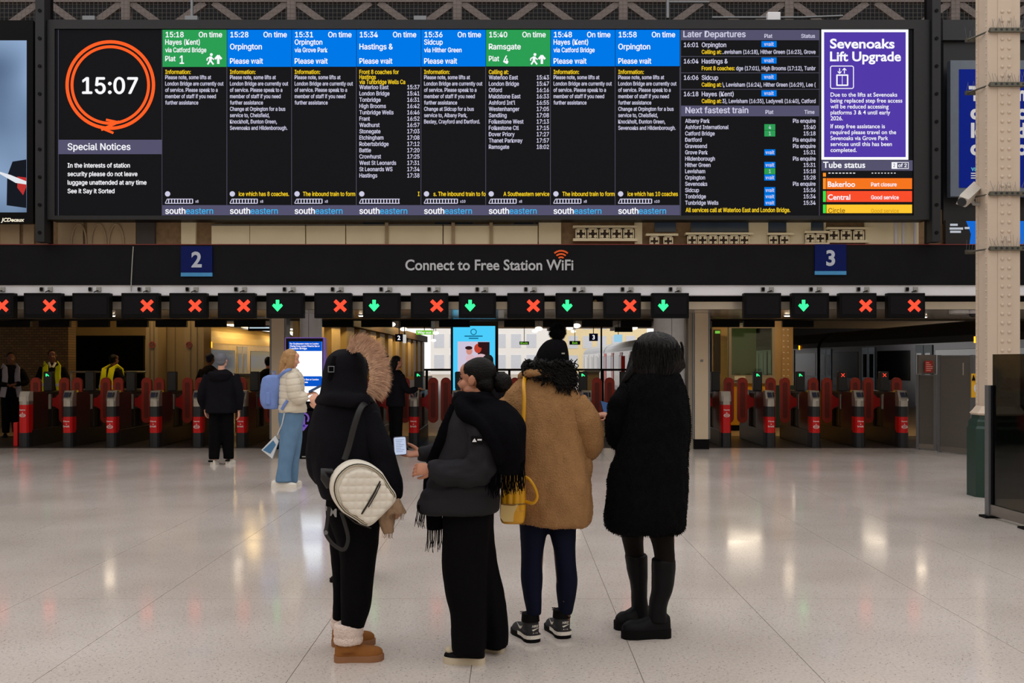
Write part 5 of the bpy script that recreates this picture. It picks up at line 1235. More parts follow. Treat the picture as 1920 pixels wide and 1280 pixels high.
tb(b, D, [(690, 790, 0, 14), (712, 860, 0, 13), (736, 925, -.02, 9)]); h3 = remesh(b, .014, 3)
join_body('body', [hm, h2, h3], [SK_L], P1)
b = MB()
rl(b, D, [(648, 738, 40, .02, .11), (649, 752, 52, .02, .125), (650, 768, 62, .02, .14), (650, 800, 66, .02, .155), (650, 840, 66, .02, .165), (652, 885, 64, .02, .17), (655, 915, 56, .02, .165), (657, 932, 52, .02, .15)])
tb(b, D, [(611, 772, .0, 24), (605, 815, .0, 27), (603, 855, .02, 28), (606, 885, .06, 25), (628, 890, .20, 22), (650, 870, .30, 18)])
coat = organic(b, 'parka', C_blk, P1, .012, 4, folds(.010, 8, 5, .003, 30))
b = MB()
rl(b, D, [(654, 654, 8, .03, .03), (651, 658, 20, .03, .07), (648, 668, 32, .02, .10), (647, 685, 38, .02, .12), (646, 705, 41, .02, .125), (645, 725, 42, .01, .125), (646, 742, 46, .0, .13), (650, 756, 55, .0, .13)])
tb(b, D, [(600, 752, .02, 12), (620, 748, -.10, 13), (655, 750, -.13, 14), (690, 752, -.08, 12)])
hood = organic(b, 'hood', C_blk, P1, .010, 4, folds(.006, 10, 10, .002, 30))
b = MB(); b.tube([W(628, 668, D + (-.075)), W(623, 685, D + (-.098)), W(618, 712, D + (-.10))], [(.012, .004)] * 3, 8, flat=(0, 1, 0)); b.build('hood_strap', C_blk2, hood)
b = MB(); q = W(621, 692, D + (-.108)); b.tube([(q.x - .014, q.y, q.z - .014), (q.x + .014, q.y, q.z - .014), (q.x + .014, q.y, q.z + .014), (q.x - .014, q.y, q.z + .014), (q.x - .014, q.y, q.z - .014)], .003, 6); b.build('strap_buckle', M_grey, hood)
b = MB(); tb(b, D, [(684, 776, -.03, 27), (699, 815, -.03, 29), (712, 855, -.03, 29), (725, 890, -.03, 26), (735, 915, -.03, 21), (741, 937, -.03, 14)]); organic(b, 'sleeve', C_blk, coat, .011, 3, folds(.012, 9, 9, .003, 30))
# fur trim round the hood opening
C_trim = mat('fur_trim_fawn', (196, 158, 132), .85, 0, .2, .55, 45)
rim = cr([(660, 655, -.03, 6), (676, 652, -.06, 9), (693, 664, -.085, 9), (700, 686, -.09, 9), (702, 706, -.085, 9), (700, 722, -.07, 8), (697, 733, -.04, 7)], 8)
b = MB(); b.tube([W(p[0], p[1], D + (p[2])) for p in rim], [p[3] / F * D for p in rim], 12)
tm = organic(b, 'fur_trim', C_trim, P1, .008, 2)
b = MB(); rnd = random.Random(3); rp = [W(p[0], p[1], D + (p[2])) for p in rim]; cc = W(668, 705, D)
for i in range(7000):
    k = rnd.uniform(0, len(rp) - 1.001); j = int(k); p = rp[j].lerp(rp[j + 1], k - j); t = k / (len(rp) - 1)
    out = Vector((p.x - cc.x, 0, p.z - cc.z)).normalized() * .9 + Vector((.5, .1, .02 + .25 * (1 - t) - .5 * max(0, t - .7)))
    a = rnd.uniform(0, 6.28); rr_ = .024 * math.sqrt(rnd.random())
    p = p + Vector((rr_ * math.cos(a), rnd.uniform(-.03, .012), rr_ * math.sin(a)))
    d = out + Vector((rnd.uniform(-.35, .35), rnd.uniform(-.6, .4), rnd.uniform(-.35, .35)))
    strand(b, p, d, rnd.uniform(.03, .085) * (1.0 if t < .85 else .9), .0028, Vector((.08, 0, -.45 * rnd.random())))
b.build('fur_strands', C_trim, tm, recalc=False, kind='stuff')
b = MB(); rl(b, D, [(664, 905, 52, .0, .14), (664, 950, 51, .0, .14), (667, 985, 45, -.02, .12), (671, 1020, 38, -.03, .11), (671, 1060, 33, -.04, .10), (669, 1100, 29, -.04, .09), (668, 1130, 27, -.04, .085), (665, 1155, 24, -.04, .075), (661, 1180, 20, -.03, .06)])
rl(b, D, [(640, 930, 28, .08, .1), (640, 965, 27, .09, .1), (640, 1000, 23, .1, .09), (641, 1040, 20, .11, .085), (641, 1090, 17, .12, .08), (639, 1130, 15, .12, .07), (637, 1160, 14, .12, .06)])
tr_ = organic(b, 'trousers', C_blk2, P1, .011, 4, folds(.007, 10, 5, .002, 30))
b = MB(); vs_, fs_, ww, x0 = text_geo('P.M', .03, 0)
cx_, rx_ = X(664, D), 51 / F * D; kx = 30 / F * D / ww; kz = 14 / F * D / CAP
pp = []
for a, q in vs_:
    x = X(611, D) + (a - x0) * kx; u = max(-1, min(1, (x - cx_) / rx_)); pp.append((x, D - .14 * (1 - abs(u) ** 2.2) ** (1 / 2.2) - .024, Z(957, D) + q * kz - (x - X(611, D)) * .10))
b.add(pp, fs_, False); b.build('print_lettering', mat('print_grey', (150, 148, 148), .8), tr_, recalc=False)
# boots
def boot1(cx, hx, tx, y, far):
    s_, so = shoe(D, (hx, y), (tx, y + .03), 'boot', C_suede, C_gum, P1, .105, .105, .032, ([(hx + .075, y + .005, .05), (hx + .075, y + .005, .13)], [.055, .052]), 0, .008, .62)
    b = MB(); c = (hx + .072, y + .005); n_ = 24; R_ = []
    for r_, z in ((.060, .088), (.073, .092), (.076, .115), (.070, .125), (.076, .14), (.074, .18), (.066, .195), (.05, .19)): R_.append([(c[0] + r_ * math.cos(6.283 * i / n_), c[1] + r_ * .9 * math.sin(6.283 * i / n_), z) for i in range(n_)])
    b.loft(R_); organic(b, 'fleece_cuff', C_fleece, s_, .007, 2, folds(.002, 30, 30, .002, 90))
boot1(0, X(629, D), X(721, D), D - .045, 0); boot1(0, X(621, 5.28), X(703, 5.28), 5.28, 1)

# white quilted backpack
C_bag = mat('backpack_cream', (222, 214, 200), .45, 0, .4, .05, 10)
bo = W(678, 921, D + (-.235))
BK = empty('backpack', bo, 'cream quilted leather backpack hanging tilted on the hooded person', 'backpack')
ang = math.radians(42); up = Vector((-math.sin(ang), 0, math.cos(ang))); rt = Vector((math.cos(ang), 0, math.sin(ang))); ot = Vector((.30, -.95, -.02)).normalized(); rt = (rt - ot * rt.dot(ot)).normalized(); up = ot.cross(rt) * (1 if ot.cross(rt).z > 0 else -1)
def BP(u, v, w): return bo + rt * u + up * v + ot * w
def bag_outline(s=1.0, n=40):
    pts = []
    for i in range(n):
        a = 2 * math.pi * i / n; ca, sa = math.cos(a), math.sin(a); e = .32 if sa < 0 else .95
        pts.append((.128 * s * math.copysign(abs(ca) ** (.4 if sa < 0 else .9), ca) * (.90 if sa < 0 else 1.04), (.165 if sa > 0 else .15) * s * math.copysign(abs(sa) ** e, sa)))
    return pts
b = MB(); b.loft([[BP(u, v, w) for u, v in bag_outline(s)] for s, w in ((.80, -.06), (.95, -.052), (1.0, -.03), (1.0, .03), (.97, .05), (.88, .06))]); 
me_ = organic(b, 'main_body', C_bag, BK, .007, 2)
inv = Matrix((rt, up, ot))   # rows: world -> bag axes
def quilt(p, n_):
    q = inv @ (p - bo)
    if q.z < .03: return 0
    a, c_ = (q.x + q.y) * 60, (q.x - q.y) * 60
    return .006 * (abs(math.sin(a)) ** .5) * (abs(math.sin(c_)) ** .5) - .003
b = MB(); b.loft([[BP(u, v - .012, w) for u, v in bag_outline(s)] for s, w in ((.80, .03), (.84, .055), (.82, .068), (.74, .074))])
organic(b, 'quilted_front', C_bag, BK, .0035, 1, quilt)
M_zip = mat('zip_dark', (44, 40, 36), .4, .4)
ol = bag_outline(.9); b = MB(); b.tube([BP(u, v, .063) for u, v in ol[-5:] + ol[:26]], .005, 6); b.build('main_zip', M_zip, BK)
M_ziplight = mat('zip_piping', (200, 188, 160), .4)
b = MB(); b.tube([BP(u * .985, v * .985, .067) for u, v in ol[-5:] + ol[:26]], .0025, 5); b.build('zip_piping', M_ziplight, BK)
b = MB(); b.tube([BP(.095, -.012, .072), BP(.04, -.03, .080), BP(-.03, -.05, .080), BP(-.075, -.062, .074)], .0045, 6); b.tube([BP(.093, -.022, .072), BP(.04, -.041, .080), BP(-.03, -.061, .080)], .0025, 5); b.build('pocket_zip', M_zip, BK)
b = MB(); b.tube([BP(-.135, .02, .0), BP(-.125, -.08, .04), BP(-.09, -.15, .055)], .003, 5); b.build('side_seam', M_zip, BK)
M_str = mat('strap_black', (26, 25, 27), .5)
b = MB(); sp = cr([(646, 862, -.175), (655, 835, -.165), (664, 800, -.165), (674, 770, -.155), (682, 757, -.12), (690, 752, -.04)], 5)
b.tube([W(p[0], p[1], D + (p[2] - .02)) for p in sp], [(.016, .004)] * len(sp), 8, flat=(0, 1, 0)); b.build('shoulder_strap', M_str, BK)
b = MB(); sp = cr([(617, 950, -.16), (613, 985, -.16), (611, 1000, -.17), (625, 1020, -.18), (645, 1030, -.18), (653, 1010, -.18), (648, 985, -.18), (640, 960, -.18)], 5)
b.tube([W(p[0], p[1], D + (p[2])) for p in sp], [(.010, .003)] * len(sp), 8, flat=(0, 1, 0)); b.build('hanging_strap', M_str, BK)
b = MB(); q = W(611, 998, D + (-.17)); b.cyl(q + Vector((0, -.004, 0)), q + Vector((0, .004, 0)), .011, n=10); b.build('strap_buckle', M_grey, BK)
b = MB(); b.tube([BP(-.03, .165, -.03), BP(-.06, .2, -.03), BP(-.08, .17, -.02), BP(-.09, .12, -.03)], [(.012, .02)] * 4, 8); b.build('top_handle', M_str, BK)
# beige scarf in the right hand
C_bsc = mat('scarf_beige', (166, 138, 112), .95, 0, .05, .3, 26, .3, 100)
SCF = empty('scarf', W(735, 1000, D), 'crumpled beige scarf held in the hooded person\'s right hand', 'scarf')
b = MB(); rl(b, D, [(742, 936, 8, -.07, .03), (744, 948, 13, -.07, .035), (743, 962, 20, -.06, .04)], 20); rl(b, D, [(736, 940, 9, -.04, .03), (727, 958, 13, -.04, .04), (726, 980, 13, -.04, .04), (729, 999, 10, -.04, .03)], 20)
organic(b, 'cloth', C_bsc, SCF, .006, 2, folds(.009, 34, 7, .004, 60))
fringe(D, (724, 962), (762, 962), 26, 9, C_bsc, 'fringe', SCF, 1, -.075, .002); fringe(D, (720, 998), (738, 1000), 14, 7, C_bsc, 'fringe', SCF, 2, -.05, .002)

# ================================================================== girl with black scarf, looking left
D = 5.05
P2 = empty('person', (X(885, D), D, 0), 'girl in charcoal puffer jacket and black scarf, hair in a bun, looking left with phone', 'person', 'group waiting in front of the board')
yw = math.radians(180 - 24); hs = .93; hc = W(893, 711.5, D)
b = MB(); R3 = head_prims(b, hc, yw, hs, math.radians(2)); hm = remesh(b, .0042, 2)
b = MB(); fm1 = frame(W(812, 880, D + (-.21)), (-1, .12, .02), (-.1, -.9, .45)); hand_prims(b, fm1, .80, (.5, .55, .55, .45), (.75, .5, -.4), 1); h1 = remesh(b, .0035, 2)
b = MB(); fm2 = frame(W(790, 850, D + (.02)), (-1, .05, -.02), (0, .35, -1)); hand_prims(b, fm2, .80, (.18, .15, .12, .12), (.75, .35, -.75), 1); h2 = remesh(b, .0035, 2)
b = MB(); rl(b, D, [(893, 750, 25, .0, .09), (893, 790, 42, 0, .12), (885, 880, 42, 0, .11), (880, 950, 42, 0, .12)]); tb(b, D, [(872, 960, -.05, 24), (872, 1090, -.05, 17), (880, 1215, -.05, 11)]); tb(b, D, [(900, 960, .08, 24), (915, 1090, .1, 17), (925, 1210, .13, 11)])
tb(b, D, [(898, 790, -.12, 13), (900, 875, -.18, 12), (810, 881, -.21, 8)]); tb(b, D, [(880, 800, .12, 13), (840, 850, .1, 12), (788, 850, .02, 8)]); h3 = remesh(b, .014, 3)
join_body('body', [hm, h1, h2, h3], [SK_M], P2)
def HP(p): return hc + R3 @ (Vector(p) * hs)
b = MB()
for y in (-1, 1): b.ell(HP((.080, y * .030, .008)), (.008 * hs, .013 * hs, .0055 * hs), R3, 10, 6)
b.build('eyes', mat('eye_dark', (40, 28, 24), .2, 0, .5), P2)
b = MB()
for y in (-1, 1): b.tube([HP((.086, y * .018, .031)), HP((.083, y * .034, .036)), HP((.068, y * .05, .030))], [.004, .004, .002], 6)
b.build('eyebrows', C_hair, P2)
b = MB(); b.ell(HP((.088, 0, -.056)), (.009 * hs, .02 * hs, .0065 * hs), R3, 12, 8); b.ell(HP((.086, 0, -.068)), (.009 * hs, .018 * hs, .0075 * hs), R3, 12, 8); b.build('lips', mat('lips_rose', (150, 82, 72), .4), P2)
b = MB()
b.ell(HP((-.024, 0, .040)), (.094 * hs, .079 * hs, .083 * hs), R3, 20, 14); b.ell(HP((-.055, 0, -.02)), (.055 * hs, .064 * hs, .062 * hs), R3, 18, 12); b.ell(HP((.0, 0, .052)), (.074 * hs, .077 * hs, .062 * hs), R3, 18, 12)
c0 = HP((-.10, 0, .0))
def slick(p, n_):
    q = R3.transposed() @ (p - hc); return .0016 * noise.noise(Vector((q.x * 12, math.atan2(q.y, q.z) * 34, 0)))
hair = organic(b, 'hair', C_hair, P2, .0055, 3, slick)
b = MB(); bc = W(941, 717, D + (-.02)); b.ell(bc, (.046, .046, .054)); rnd = random.Random(5)
for i in range(16):
    a = rnd.uniform(0, 6.28); e_ = rnd.uniform(-1, 1); b.ell(bc + Vector((.036 * math.cos(a) * math.cos(e_), .036 * math.sin(a) * math.cos(e_), .044 * math.sin(e_))), rnd.uniform(.012, .02), None, 10, 7)
b.tube([W(922, 710, D), bc], [.035, .034], 12); organic(b, 'hair_bun', C_hair, P2, .006, 1, folds(.002, 60, 60, .002, 120))
b = MB()
rl(b, D, [(893, 742, 34, 0, .12), (894, 762, 48, 0, .155), (895, 785, 57, -.01, .18), (891, 815, 60, -.01, .19), (884, 850, 61, -.01, .195), (874, 885, 66, -.01, .20), (866, 915, 72, -.01, .205), (860, 940, 78, -.01, .205), (860, 953, 78, -.01, .20), (861, 959, 73, -.01, .18)])
tb(b, D, [(870, 810, .10, 26), (838, 838, .08, 23), (806, 850, .04, 17), (783, 851, .02, 14)])
def puff(p, n_):
    f = folds(.007, 8, 9, .003, 26)(p, n_); z = p.z
    for s_, a in ((Z(905, D), .010), (Z(925, D), .004)): f -= a * math.exp(-((z - s_ + .02 * math.sin(p.x * 9)) / .012) ** 2)
    return f
jk = organic(b, 'puffer_jacket', C_char, P2, .011, 3, puff)
b = MB(); tb(b, D, [(896, 782, -.13, 27), (903, 815, -.17, 32), (906, 850, -.19, 33), (896, 878, -.20, 31), (868, 887, -.21, 26), (838, 887, -.215, 23), (812, 882, -.21, 18), (803, 881, -.21, 15)]); organic(b, 'sleeve', C_char, jk, .008, 2, folds(.016, 15, 17, .004, 34))
b = MB(); q0 = W(883, 818, D - .283); b.box(q0.x, q0.x + .058, q0.y - .003, q0.y + .03, q0.z - .032, q0.z, .002); pa = b.build('arm_patch', M_black, jk)
b = MB(); b.add([(q0.x + .006, q0.y - .005, q0.z - .026), (q0.x + .028, q0.y - .005, q0.z - .026), (q0.x + .018, q0.y - .005, q0.z - .009), (q0.x + .013, q0.y - .005, q0.z - .014)], [[0, 1, 2, 3]], False); b.box(q0.x + .031, q0.x + .052, q0.y - .005, q0.y - .003, q0.z - .019, q0.z - .012); b.build('patch_print', M_white, pa, recalc=False)
b = MB()
rl(b, D, [(889, 733, 31, 0, .10), (890, 742, 38, 0, .125), (893, 754, 46, -.005, .15)], 28); tb(b, D, [(853, 752, .0, 8), (868, 746, -.11, 11), (895, 750, -.15, 13), (922, 756, -.09, 12)])
rl(b, D, [(902, 752, 44, -.02, .15), (915, 768, 52, -.05, .18), (930, 790, 55, -.07, .20), (939, 815, 48, -.09, .20), (946, 845, 40, -.10, .18), (951, 870, 33, -.11, .15), (954, 885, 28, -.12, .13)])
tb(b, D, [(862, 752, -.12, 13), (872, 772, -.19, 17), (893, 787, -.24, 14), (915, 812, -.27, 12), (930, 840, -.275, 12), (938, 868, -.265, 10)])
sc1 = organic(b, 'scarf_wrap', C_scarf, P2, .009, 3, folds(.010, 12, 6, .003, 40))
b = MB(); tb(b, D, [(856, 758, -.08, 14), (843, 790, -.10, 14), (826, 830, -.09, 13), (810, 872, -.04, 13), (806, 920, -.02, 14), (812, 955, -.02, 16), (815, 993, -.02, 16)], 14, 5, .5)
organic(b, 'scarf_tail', C_scarf, P2, .008, 2, folds(.006, 14, 5, .002, 40))
fringe(D, (915, 880), (984, 868), 60, 40, C_scarf, 'scarf_fringe', P2, 4, -.17); fringe(D, (920, 884), (982, 872), 50, 38, C_scarf, 'scarf_fringe', P2, 5, -.22)
fringe(D, (801, 993), (831, 994), 20, 38, C_scarf, 'scarf_fringe', P2, 6, -.02); fringe(D, (784, 952), (800, 958), 10, 28, C_scarf, 'scarf_fringe', P2, 7, -.12)
b = MB()
rl(b, D, [(876, 940, 46, -.01, .15), (876, 965, 47, -.01, .15), (874, 1000, 44, -.03, .14), (871, 1050, 42, -.04, .135), (873, 1100, 38, -.05, .13), (878, 1150, 33, -.05, .13), (879, 1190, 33, -.05, .13), (880, 1219, 32, -.05, .13)])
rl(b, D, [(896, 950, 30, .06, .13), (898, 1000, 28, .08, .13), (904, 1050, 28, .1, .13), (916, 1110, 28, .12, .13), (925, 1160, 26, .14, .13), (928, 1190, 25, .15, .13), (929, 1207, 24, .15, .13)])
organic(b, 'wide_trousers', C_blk2, P2, .011, 3, folds(.009, 14, 2.0, .002, 30))
C_cream = mat('trainer_cream', (204, 190, 166), .6, 0, .3, .06)
s_, so = shoe(D, (X(911, D), D - .085), (X(832, D), D - .05), 'trainer', M_black, C_cream, P2, .095, .085, .032, None, 0, .007, .62)
b = MB(); c = W(845, 1217, D - .05); b.ell(c, (.03, .034, .018)); b.build('toe_patch', C_cream, s_)
b = MB(); c = W(866, 1221, D - .10); b.box(c.x, c.x + .062, c.y - .012, c.y + .004, c.z - .014, c.z + .01, .004); b.build('side_panel', C_cream, s_)
shoe(D, (X(946, 5.2), 5.17), (X(880, 5.2), 5.22), 'trainer', C_cream, C_cream, P2, .095, .08, .03, None, 0, .008)
# her phone
pc = W(750, 835.5, D + (-.02))
PH = empty('phone', pc, 'phone with bright screen held out by the scarf girl', 'phone')
px_ = Vector((1, .25, .05)).normalized(); pz_ = Vector((-.06, .0, 1)).normalized(); pn_ = px_.cross(pz_)
def slab(b, w, h, t0, t1, n=4, r_=.01):
    o = rrect(w, h, r_, n); R_ = [[pc + px_ * u + pz_ * v + pn_ * t for u, v in o] for t in (t0, t1)]; return b.loft(R_, False)
slab(MB(), .066, .094 * 1.0, -.004, .004).build('case', mat('phone_violet_grey', (70, 62, 84), .3), PH)
slab(MB(), .059, .087, -.006, -.004, 4, .007).build('screen', glow('phone_screen', (196, 208, 232), .9), PH) if pn_.y > 0 else slab(MB(), .059, .087, .004, .006, 4, .007).build('screen', glow('phone_screen', (196, 208, 232), .9), PH)
b = MB(); sgn = -.0066 if pn_.y > 0 else .0066
for i in range(8):
    z = .03 - i * .0085; b.add([pc + px_ * u + pz_ * (z + dz) + pn_ * sgn for u, dz in ((-.022, 0), (.02 - .008 * (i % 3), 0), (.02 - .008 * (i % 3), .0022), (-.022, .0022))], [[0, 1, 2, 3]], False)
b.build('screen_lines', glow('phone_lines', (120, 132, 168), .9), PH, recalc=False)

# ================================================================== woman in tan teddy coat
D = 5.38
P3 = empty('person', (X(1022, D), D, 0), 'woman in tan teddy coat and black bobble hat, seen from behind', 'person', 'group waiting in front of the board')
b = MB(); hc = W(1034, 688, D); head_prims(b, hc, math.radians(100), .9); hm = remesh(b, .007, 2)
b = MB(); rl(b, D, [(1016, 712, 30, 0, .09), (1018, 760, 58, 0, .12), (1022, 860, 55, 0, .12), (1027, 960, 52, 0, .13)])
tb(b, D, [(1000, 960, 0, 24), (998, 1090, 0, 18), (1000, 1150, 0, 11), (999, 1185, 0, 11)]); tb(b, D, [(1055, 960, 0, 24), (1061, 1090, .02, 18), (1060, 1150, .07, 10.5), (1058, 1180, .08, 11)]); tb(b, D, [(1085, 770, 0, 15), (1100, 830, .05, 13), (1080, 860, .14, 9)]); h3 = remesh(b, .009, 3)
join_body('body', [hm, h3], [SK_D], P3)
b = MB()
rl(b, D, [(1014, 698, 34, .0, .11), (1014, 712, 42, .0, .12), (1015, 724, 56, 0, .13), (1016, 738, 70, .0, .14), (1017, 760, 78, .0, .155), (1018, 795, 78, .0, .165), (1020, 850, 80, .0, .175), (1027, 905, 82, .0, .185), (1034, 950, 76, .0, .18), (1038, 972, 70, .0, .18), (1038, 981, 66, 0, .175)])
tb(b, D, [(960, 758, .0, 28), (945, 790, .02, 30), (942, 830, .04, 28), (955, 870, .12, 24)])
b.ell(W(1099, 880, D + (.02)), (.035, .06, .075)); b.ell(W(1096, 950, D), (.035, .12, .10))
def tedf(p, n_): return folds(.022, 7, 3.2, .007, 22)(p, n_) + .0025 * noise.noise(p * 110)
ct = organic(b, 'teddy_coat', C_tan, P3, .010, 3, tedf)
b = MB(); tb(b, D, [(1072, 756, -.02, 30), (1092, 785, -.02, 34), (1101, 812, .01, 31), (1102, 830, .03, 28), (1092, 846, .10, 25), (1078, 855, .17, 22)]); organic(b, 'sleeve', C_tan, ct, .010, 3, tedf)
b = MB(); tb(b, D, [(978, 706, .02, 9), (992, 700, -.09, 12), (1014, 699, -.125, 12), (1040, 704, -.10, 12), (1052, 708, .0, 10)]); organic(b, 'collar', C_tan, P3, .008, 2, tedf)
fuzz(ct, 'pile', C_tan, P3, 16000, .008, .003, .5, 2)
b = MB(); rl(b, D, [(1042, 636, 10, 0, .03), (1041, 641, 19, 0, .06), (1038, 652, 26, 0, .085), (1036, 664, 30, 0, .10), (1035, 676, 32, 0, .105), (1035, 688, 32, 0, .105)])
def rib(p, n_):
    a = math.atan2(p.y - D, p.x - X(1036, D)); return .0018 * math.sin(a * 46)
hat = organic(b, 'bobble_hat', mat('hat_black_knit', (14, 13, 16), .95, 0, .05, .2, 40, .3, 200), P3, .006, 2, rib)
b = MB(); b.ell(W(1045, 622, D), .038); pom = organic(b, 'pompom', C_fur, hat, .008, 1); fuzz(pom, 'pompom_fur', C_fur, pom, 3500, .02, .0025, .0, 9)
b = MB(); q = W(1053, 662, D + (-.103)); b.box(q.x, q.x + .017, q.y, q.y + .01, q.z - .005, q.z + .003); b.build('hat_tag', M_plastic, hat)
b = MB(); rl(b, D, [(1034, 670, 30, .0, .09), (1030, 684, 42, .0, .125), (1026, 700, 44, -.0, .13), (1030, 714, 36, -.01, .12)]); b.ell(W(990, 688, D), .038); b.ell(W(1066, 712, D), (.04, .06, .055))
organic(b, 'hair_mass', C_hair, P3, .008, 1, folds(.014, 34, 34, .006, 70))
b = MB(); rnd = random.Random(8)
for i in range(270):
    if i < 180: x_ = rnd.uniform(983, 1078); y_ = 672 + rnd.uniform(0, 22); ln = rnd.uniform(18, 34)
    else: x_ = rnd.uniform(1040, 1076); y_ = 690 + rnd.uniform(0, 16); ln = rnd.uniform(22, 42)
    if x_ < 1000: ln *= .7
    u = (x_ - 1030) / 50; dd = -.135 * math.sqrt(max(.05, 1 - u * u)); r_ = rnd.uniform(.005, .011); ph = rnd.uniform(0, 6.28); pts = []
    for k in range(18):
        t = k / 17; c = W(x_ + u * 6 * t, y_ + ln * t, D); pts.append(c + Vector((r_ * math.cos(ph + t * 14), dd - .012 + r_ * math.sin(ph + t * 14), 0)))
    b.tube(pts, [.0026] * 15 + [.0024, .002, .001], 4)
b.build('hair_curls', C_hair, P3, recalc=False, kind='stuff')
b = MB()
rl(b, D, [(1002, 955, 30, 0, .11), (1000, 1000, 25, 0, .10), (998, 1030, 21.5, 0, .085), (997, 1055, 20, 0, .075), (997, 1085, 20.5, .0, .075), (998, 1110, 18, 0, .068), (1000, 1135, 15.5, 0, .055), (1001, 1152, 13.5, 0, .048)])
rl(b, D, [(1053, 955, 30, 0, .11), (1055, 1000, 24.5, 0, .10), (1058, 1030, 20.5, 0, .085), (1061, 1055, 19.5, 0, .075), (1063, 1085, 20.5, .03, .075), (1062, 1110, 19, .05, .068), (1061, 1135, 15, .07, .055), (1060, 1150, 13, .08, .048)])
organic(b, 'leggings', C_navy, P3, .009, 3, folds(.003, 12, 8, .001, 30))
M_sh = mat('trainer_charcoal', (48, 47, 50), .6, 0, .25, .15, 12); 
def trainer3(hx, hy, ang_, seed):
    d = Vector((math.cos(ang_), math.sin(ang_), 0)); L_ = .275; n_ = Vector((-d.y, d.x, 0)); hv = Vector((hx, hy, 0))
    s_, so = shoe(D, (hx, hy), (hx + d.x * L_, hy + d.y * L_), 'high_top_trainer', M_sh, C_bootsole, P3, .105, .095, .028, ([hv + d * .06 + Vector((0, 0, .06)), hv + d * .065 + Vector((0, 0, .135))], [.047, .044]), 0, .006, .6, .86)
    o = [(0, .0), (.015, .45), (.06, .75), (.16, .86), (.35, .78), (.5, .84)]
    b = MB(); pts = [hv + d * (q * L_) + n_ * (r_ * .111 / 2) - d * .003 for q, r_ in o]; pts = [hv + d * (q * L_) - n_ * (r_ * .111 / 2) - d * .003 for q, r_ in o[:0:-1]] + pts
    for i in range(len(pts) - 1): b.quad(tuple(pts[i] + Vector((0, 0, .02))), tuple(pts[i + 1] + Vector((0, 0, .02))), tuple(pts[i + 1] + Vector((0, 0, .04))), tuple(pts[i] + Vector((0, 0, .04))))
    b.build('midsole_stripe', C_white, s_, recalc=False)
    b = MB(); b.cyl(hv + d * .062 + Vector((0, 0, .105)), hv + d * .062 + Vector((0, 0, .148)), .050, .047, 18); b.build('ankle_collar', C_bootsole, s_)
    b = MB(); vs_, fs_, ww, x0 = text_geo('NIKE', .02, .3); k_ = .038 / ww
    c0 = hv - d * .004 + Vector((0, 0, .085))
    b.add([c0 - n_ * ((a - x0) * k_ - .019) * -1 * (-1 if True else 1) + Vector((0, 0, q * k_ * 1.1)) for a, q in vs_] if False else [c0 + (Vector((d.y, -d.x, 0))) * ((a - x0) * k_ - .019) + Vector((0, 0, q * k_ * 1.1)) for a, q in vs_], fs_, False)
    r_ = Vector((d.y, -d.x, 0))
    b.add([c0 + r_ * u + Vector((0, 0, v)) for u, v in ((-.02, -.012), (-.012, -.02), (.026, -.002), (-.010, -.010))], [[0, 1, 2, 3]], False)
    vs_, fs_, ww, x0 = text_geo('A I R', .0, 0); k_ = .03 / ww
    b.add([c0 + r_ * ((a - x0) * k_ - .015) + Vector((0, 0, -.034 + q * k_ * .7)) for a, q in vs_], fs_, False)
    b.build('heel_print', C_white, s_, recalc=False)
    b = MB(); n2 = n_ if n_.x < 0 else -n_
    b.add([hv + d * (u * L_) + n2 * (.0545 * w_) + Vector((0, 0, z)) for u, z, w_ in ((.22, .085, .86), (.30, .062, .86), (.40, .058, .84), (.58, .088, .80), (.40, .072, .84), (.30, .076, .86))], [[0, 1, 2, 3, 4, 5]], False); b.build('side_swoosh', C_white, s_, recalc=False)
    b = MB(); lc = hv + d * .115 + Vector((0, 0, .125)); rn = random.Random(seed)
    for k in range(2): b.tube([lc, lc + n2 * .02 + Vector((0, 0, .02)), lc + n2 * .035 + d * .01 + Vector((0, 0, .008 + .012 * k)), lc + n2 * .012], .0025, 5)
    b.build('laces', C_bootsole if seed else C_white, s_)
trainer3(X(1003, 5.33), 5.325, math.radians(112), 0); trainer3(X(1060, 5.40), 5.40, math.radians(106), 1)
# yellow handbag
C_yel = mat('handbag_mustard', (206, 148, 12), .32, 0, .5, .08, 8)
HB = empty('handbag', W(962, 980, D + (-.2)), 'mustard yellow leather handbag with pale lower panel hanging at the tan coat', 'handbag')
hy = -.205
def hbx(b, pts, y0, y1): return b.prism([(X(p[0], D + y0), Z(p[1], D + y0)) for p in pts], 'y', D + y0, D + y1)
b = MB(); rl(b, D, [(965, 886, 14, hy, .02), (964, 892, 19, hy, .035), (963, 915, 22, hy, .055), (962, 945, 24, hy, .07), (961, 962, 24, hy, .072), (961, 976, 22, hy, .066), (961, 980, 18, hy, .05)], 28, 3.2)
def pleat(p, n_):
    z = p.z; k = 1 if z > Z(944, D) else 0
    return (.007 * abs(math.sin((p.x - X(961, D)) * 95)) if k else 0) * (1 if n_.y < -.2 else 0)
organic(b, 'bag_body', C_yel, HB, .006, 2, pleat)
b = MB(); hbx(b, [(939, 946), (972, 946), (964, 962), (962, 978), (944, 978), (938, 970)], hy - .079, hy - .06); b.build('pale_panel', mat('handbag_pale', (214, 184, 120), .4, 0, .4, .08), HB)
b = MB(); b.tube([W(939, 945.5, D + (hy - .075)), W(962, 946.5, D + (hy - .08)), W(985, 944, D + (hy - .06))], .004, 6); b.build('seam', mat('handbag_dark_edge', (120, 82, 8), .4), HB)
b = MB(); sp = cr([(981, 893, hy - .03), (992, 898, hy - .05), (1003, 915, hy - .05), (1007, 932, hy - .05), (1000, 943, hy - .05), (986, 940, hy - .03)], 5); b.tube([W(p[0], p[1], D + (p[2])) for p in sp], .0085, 8); b.build('handle', C_yel, HB)
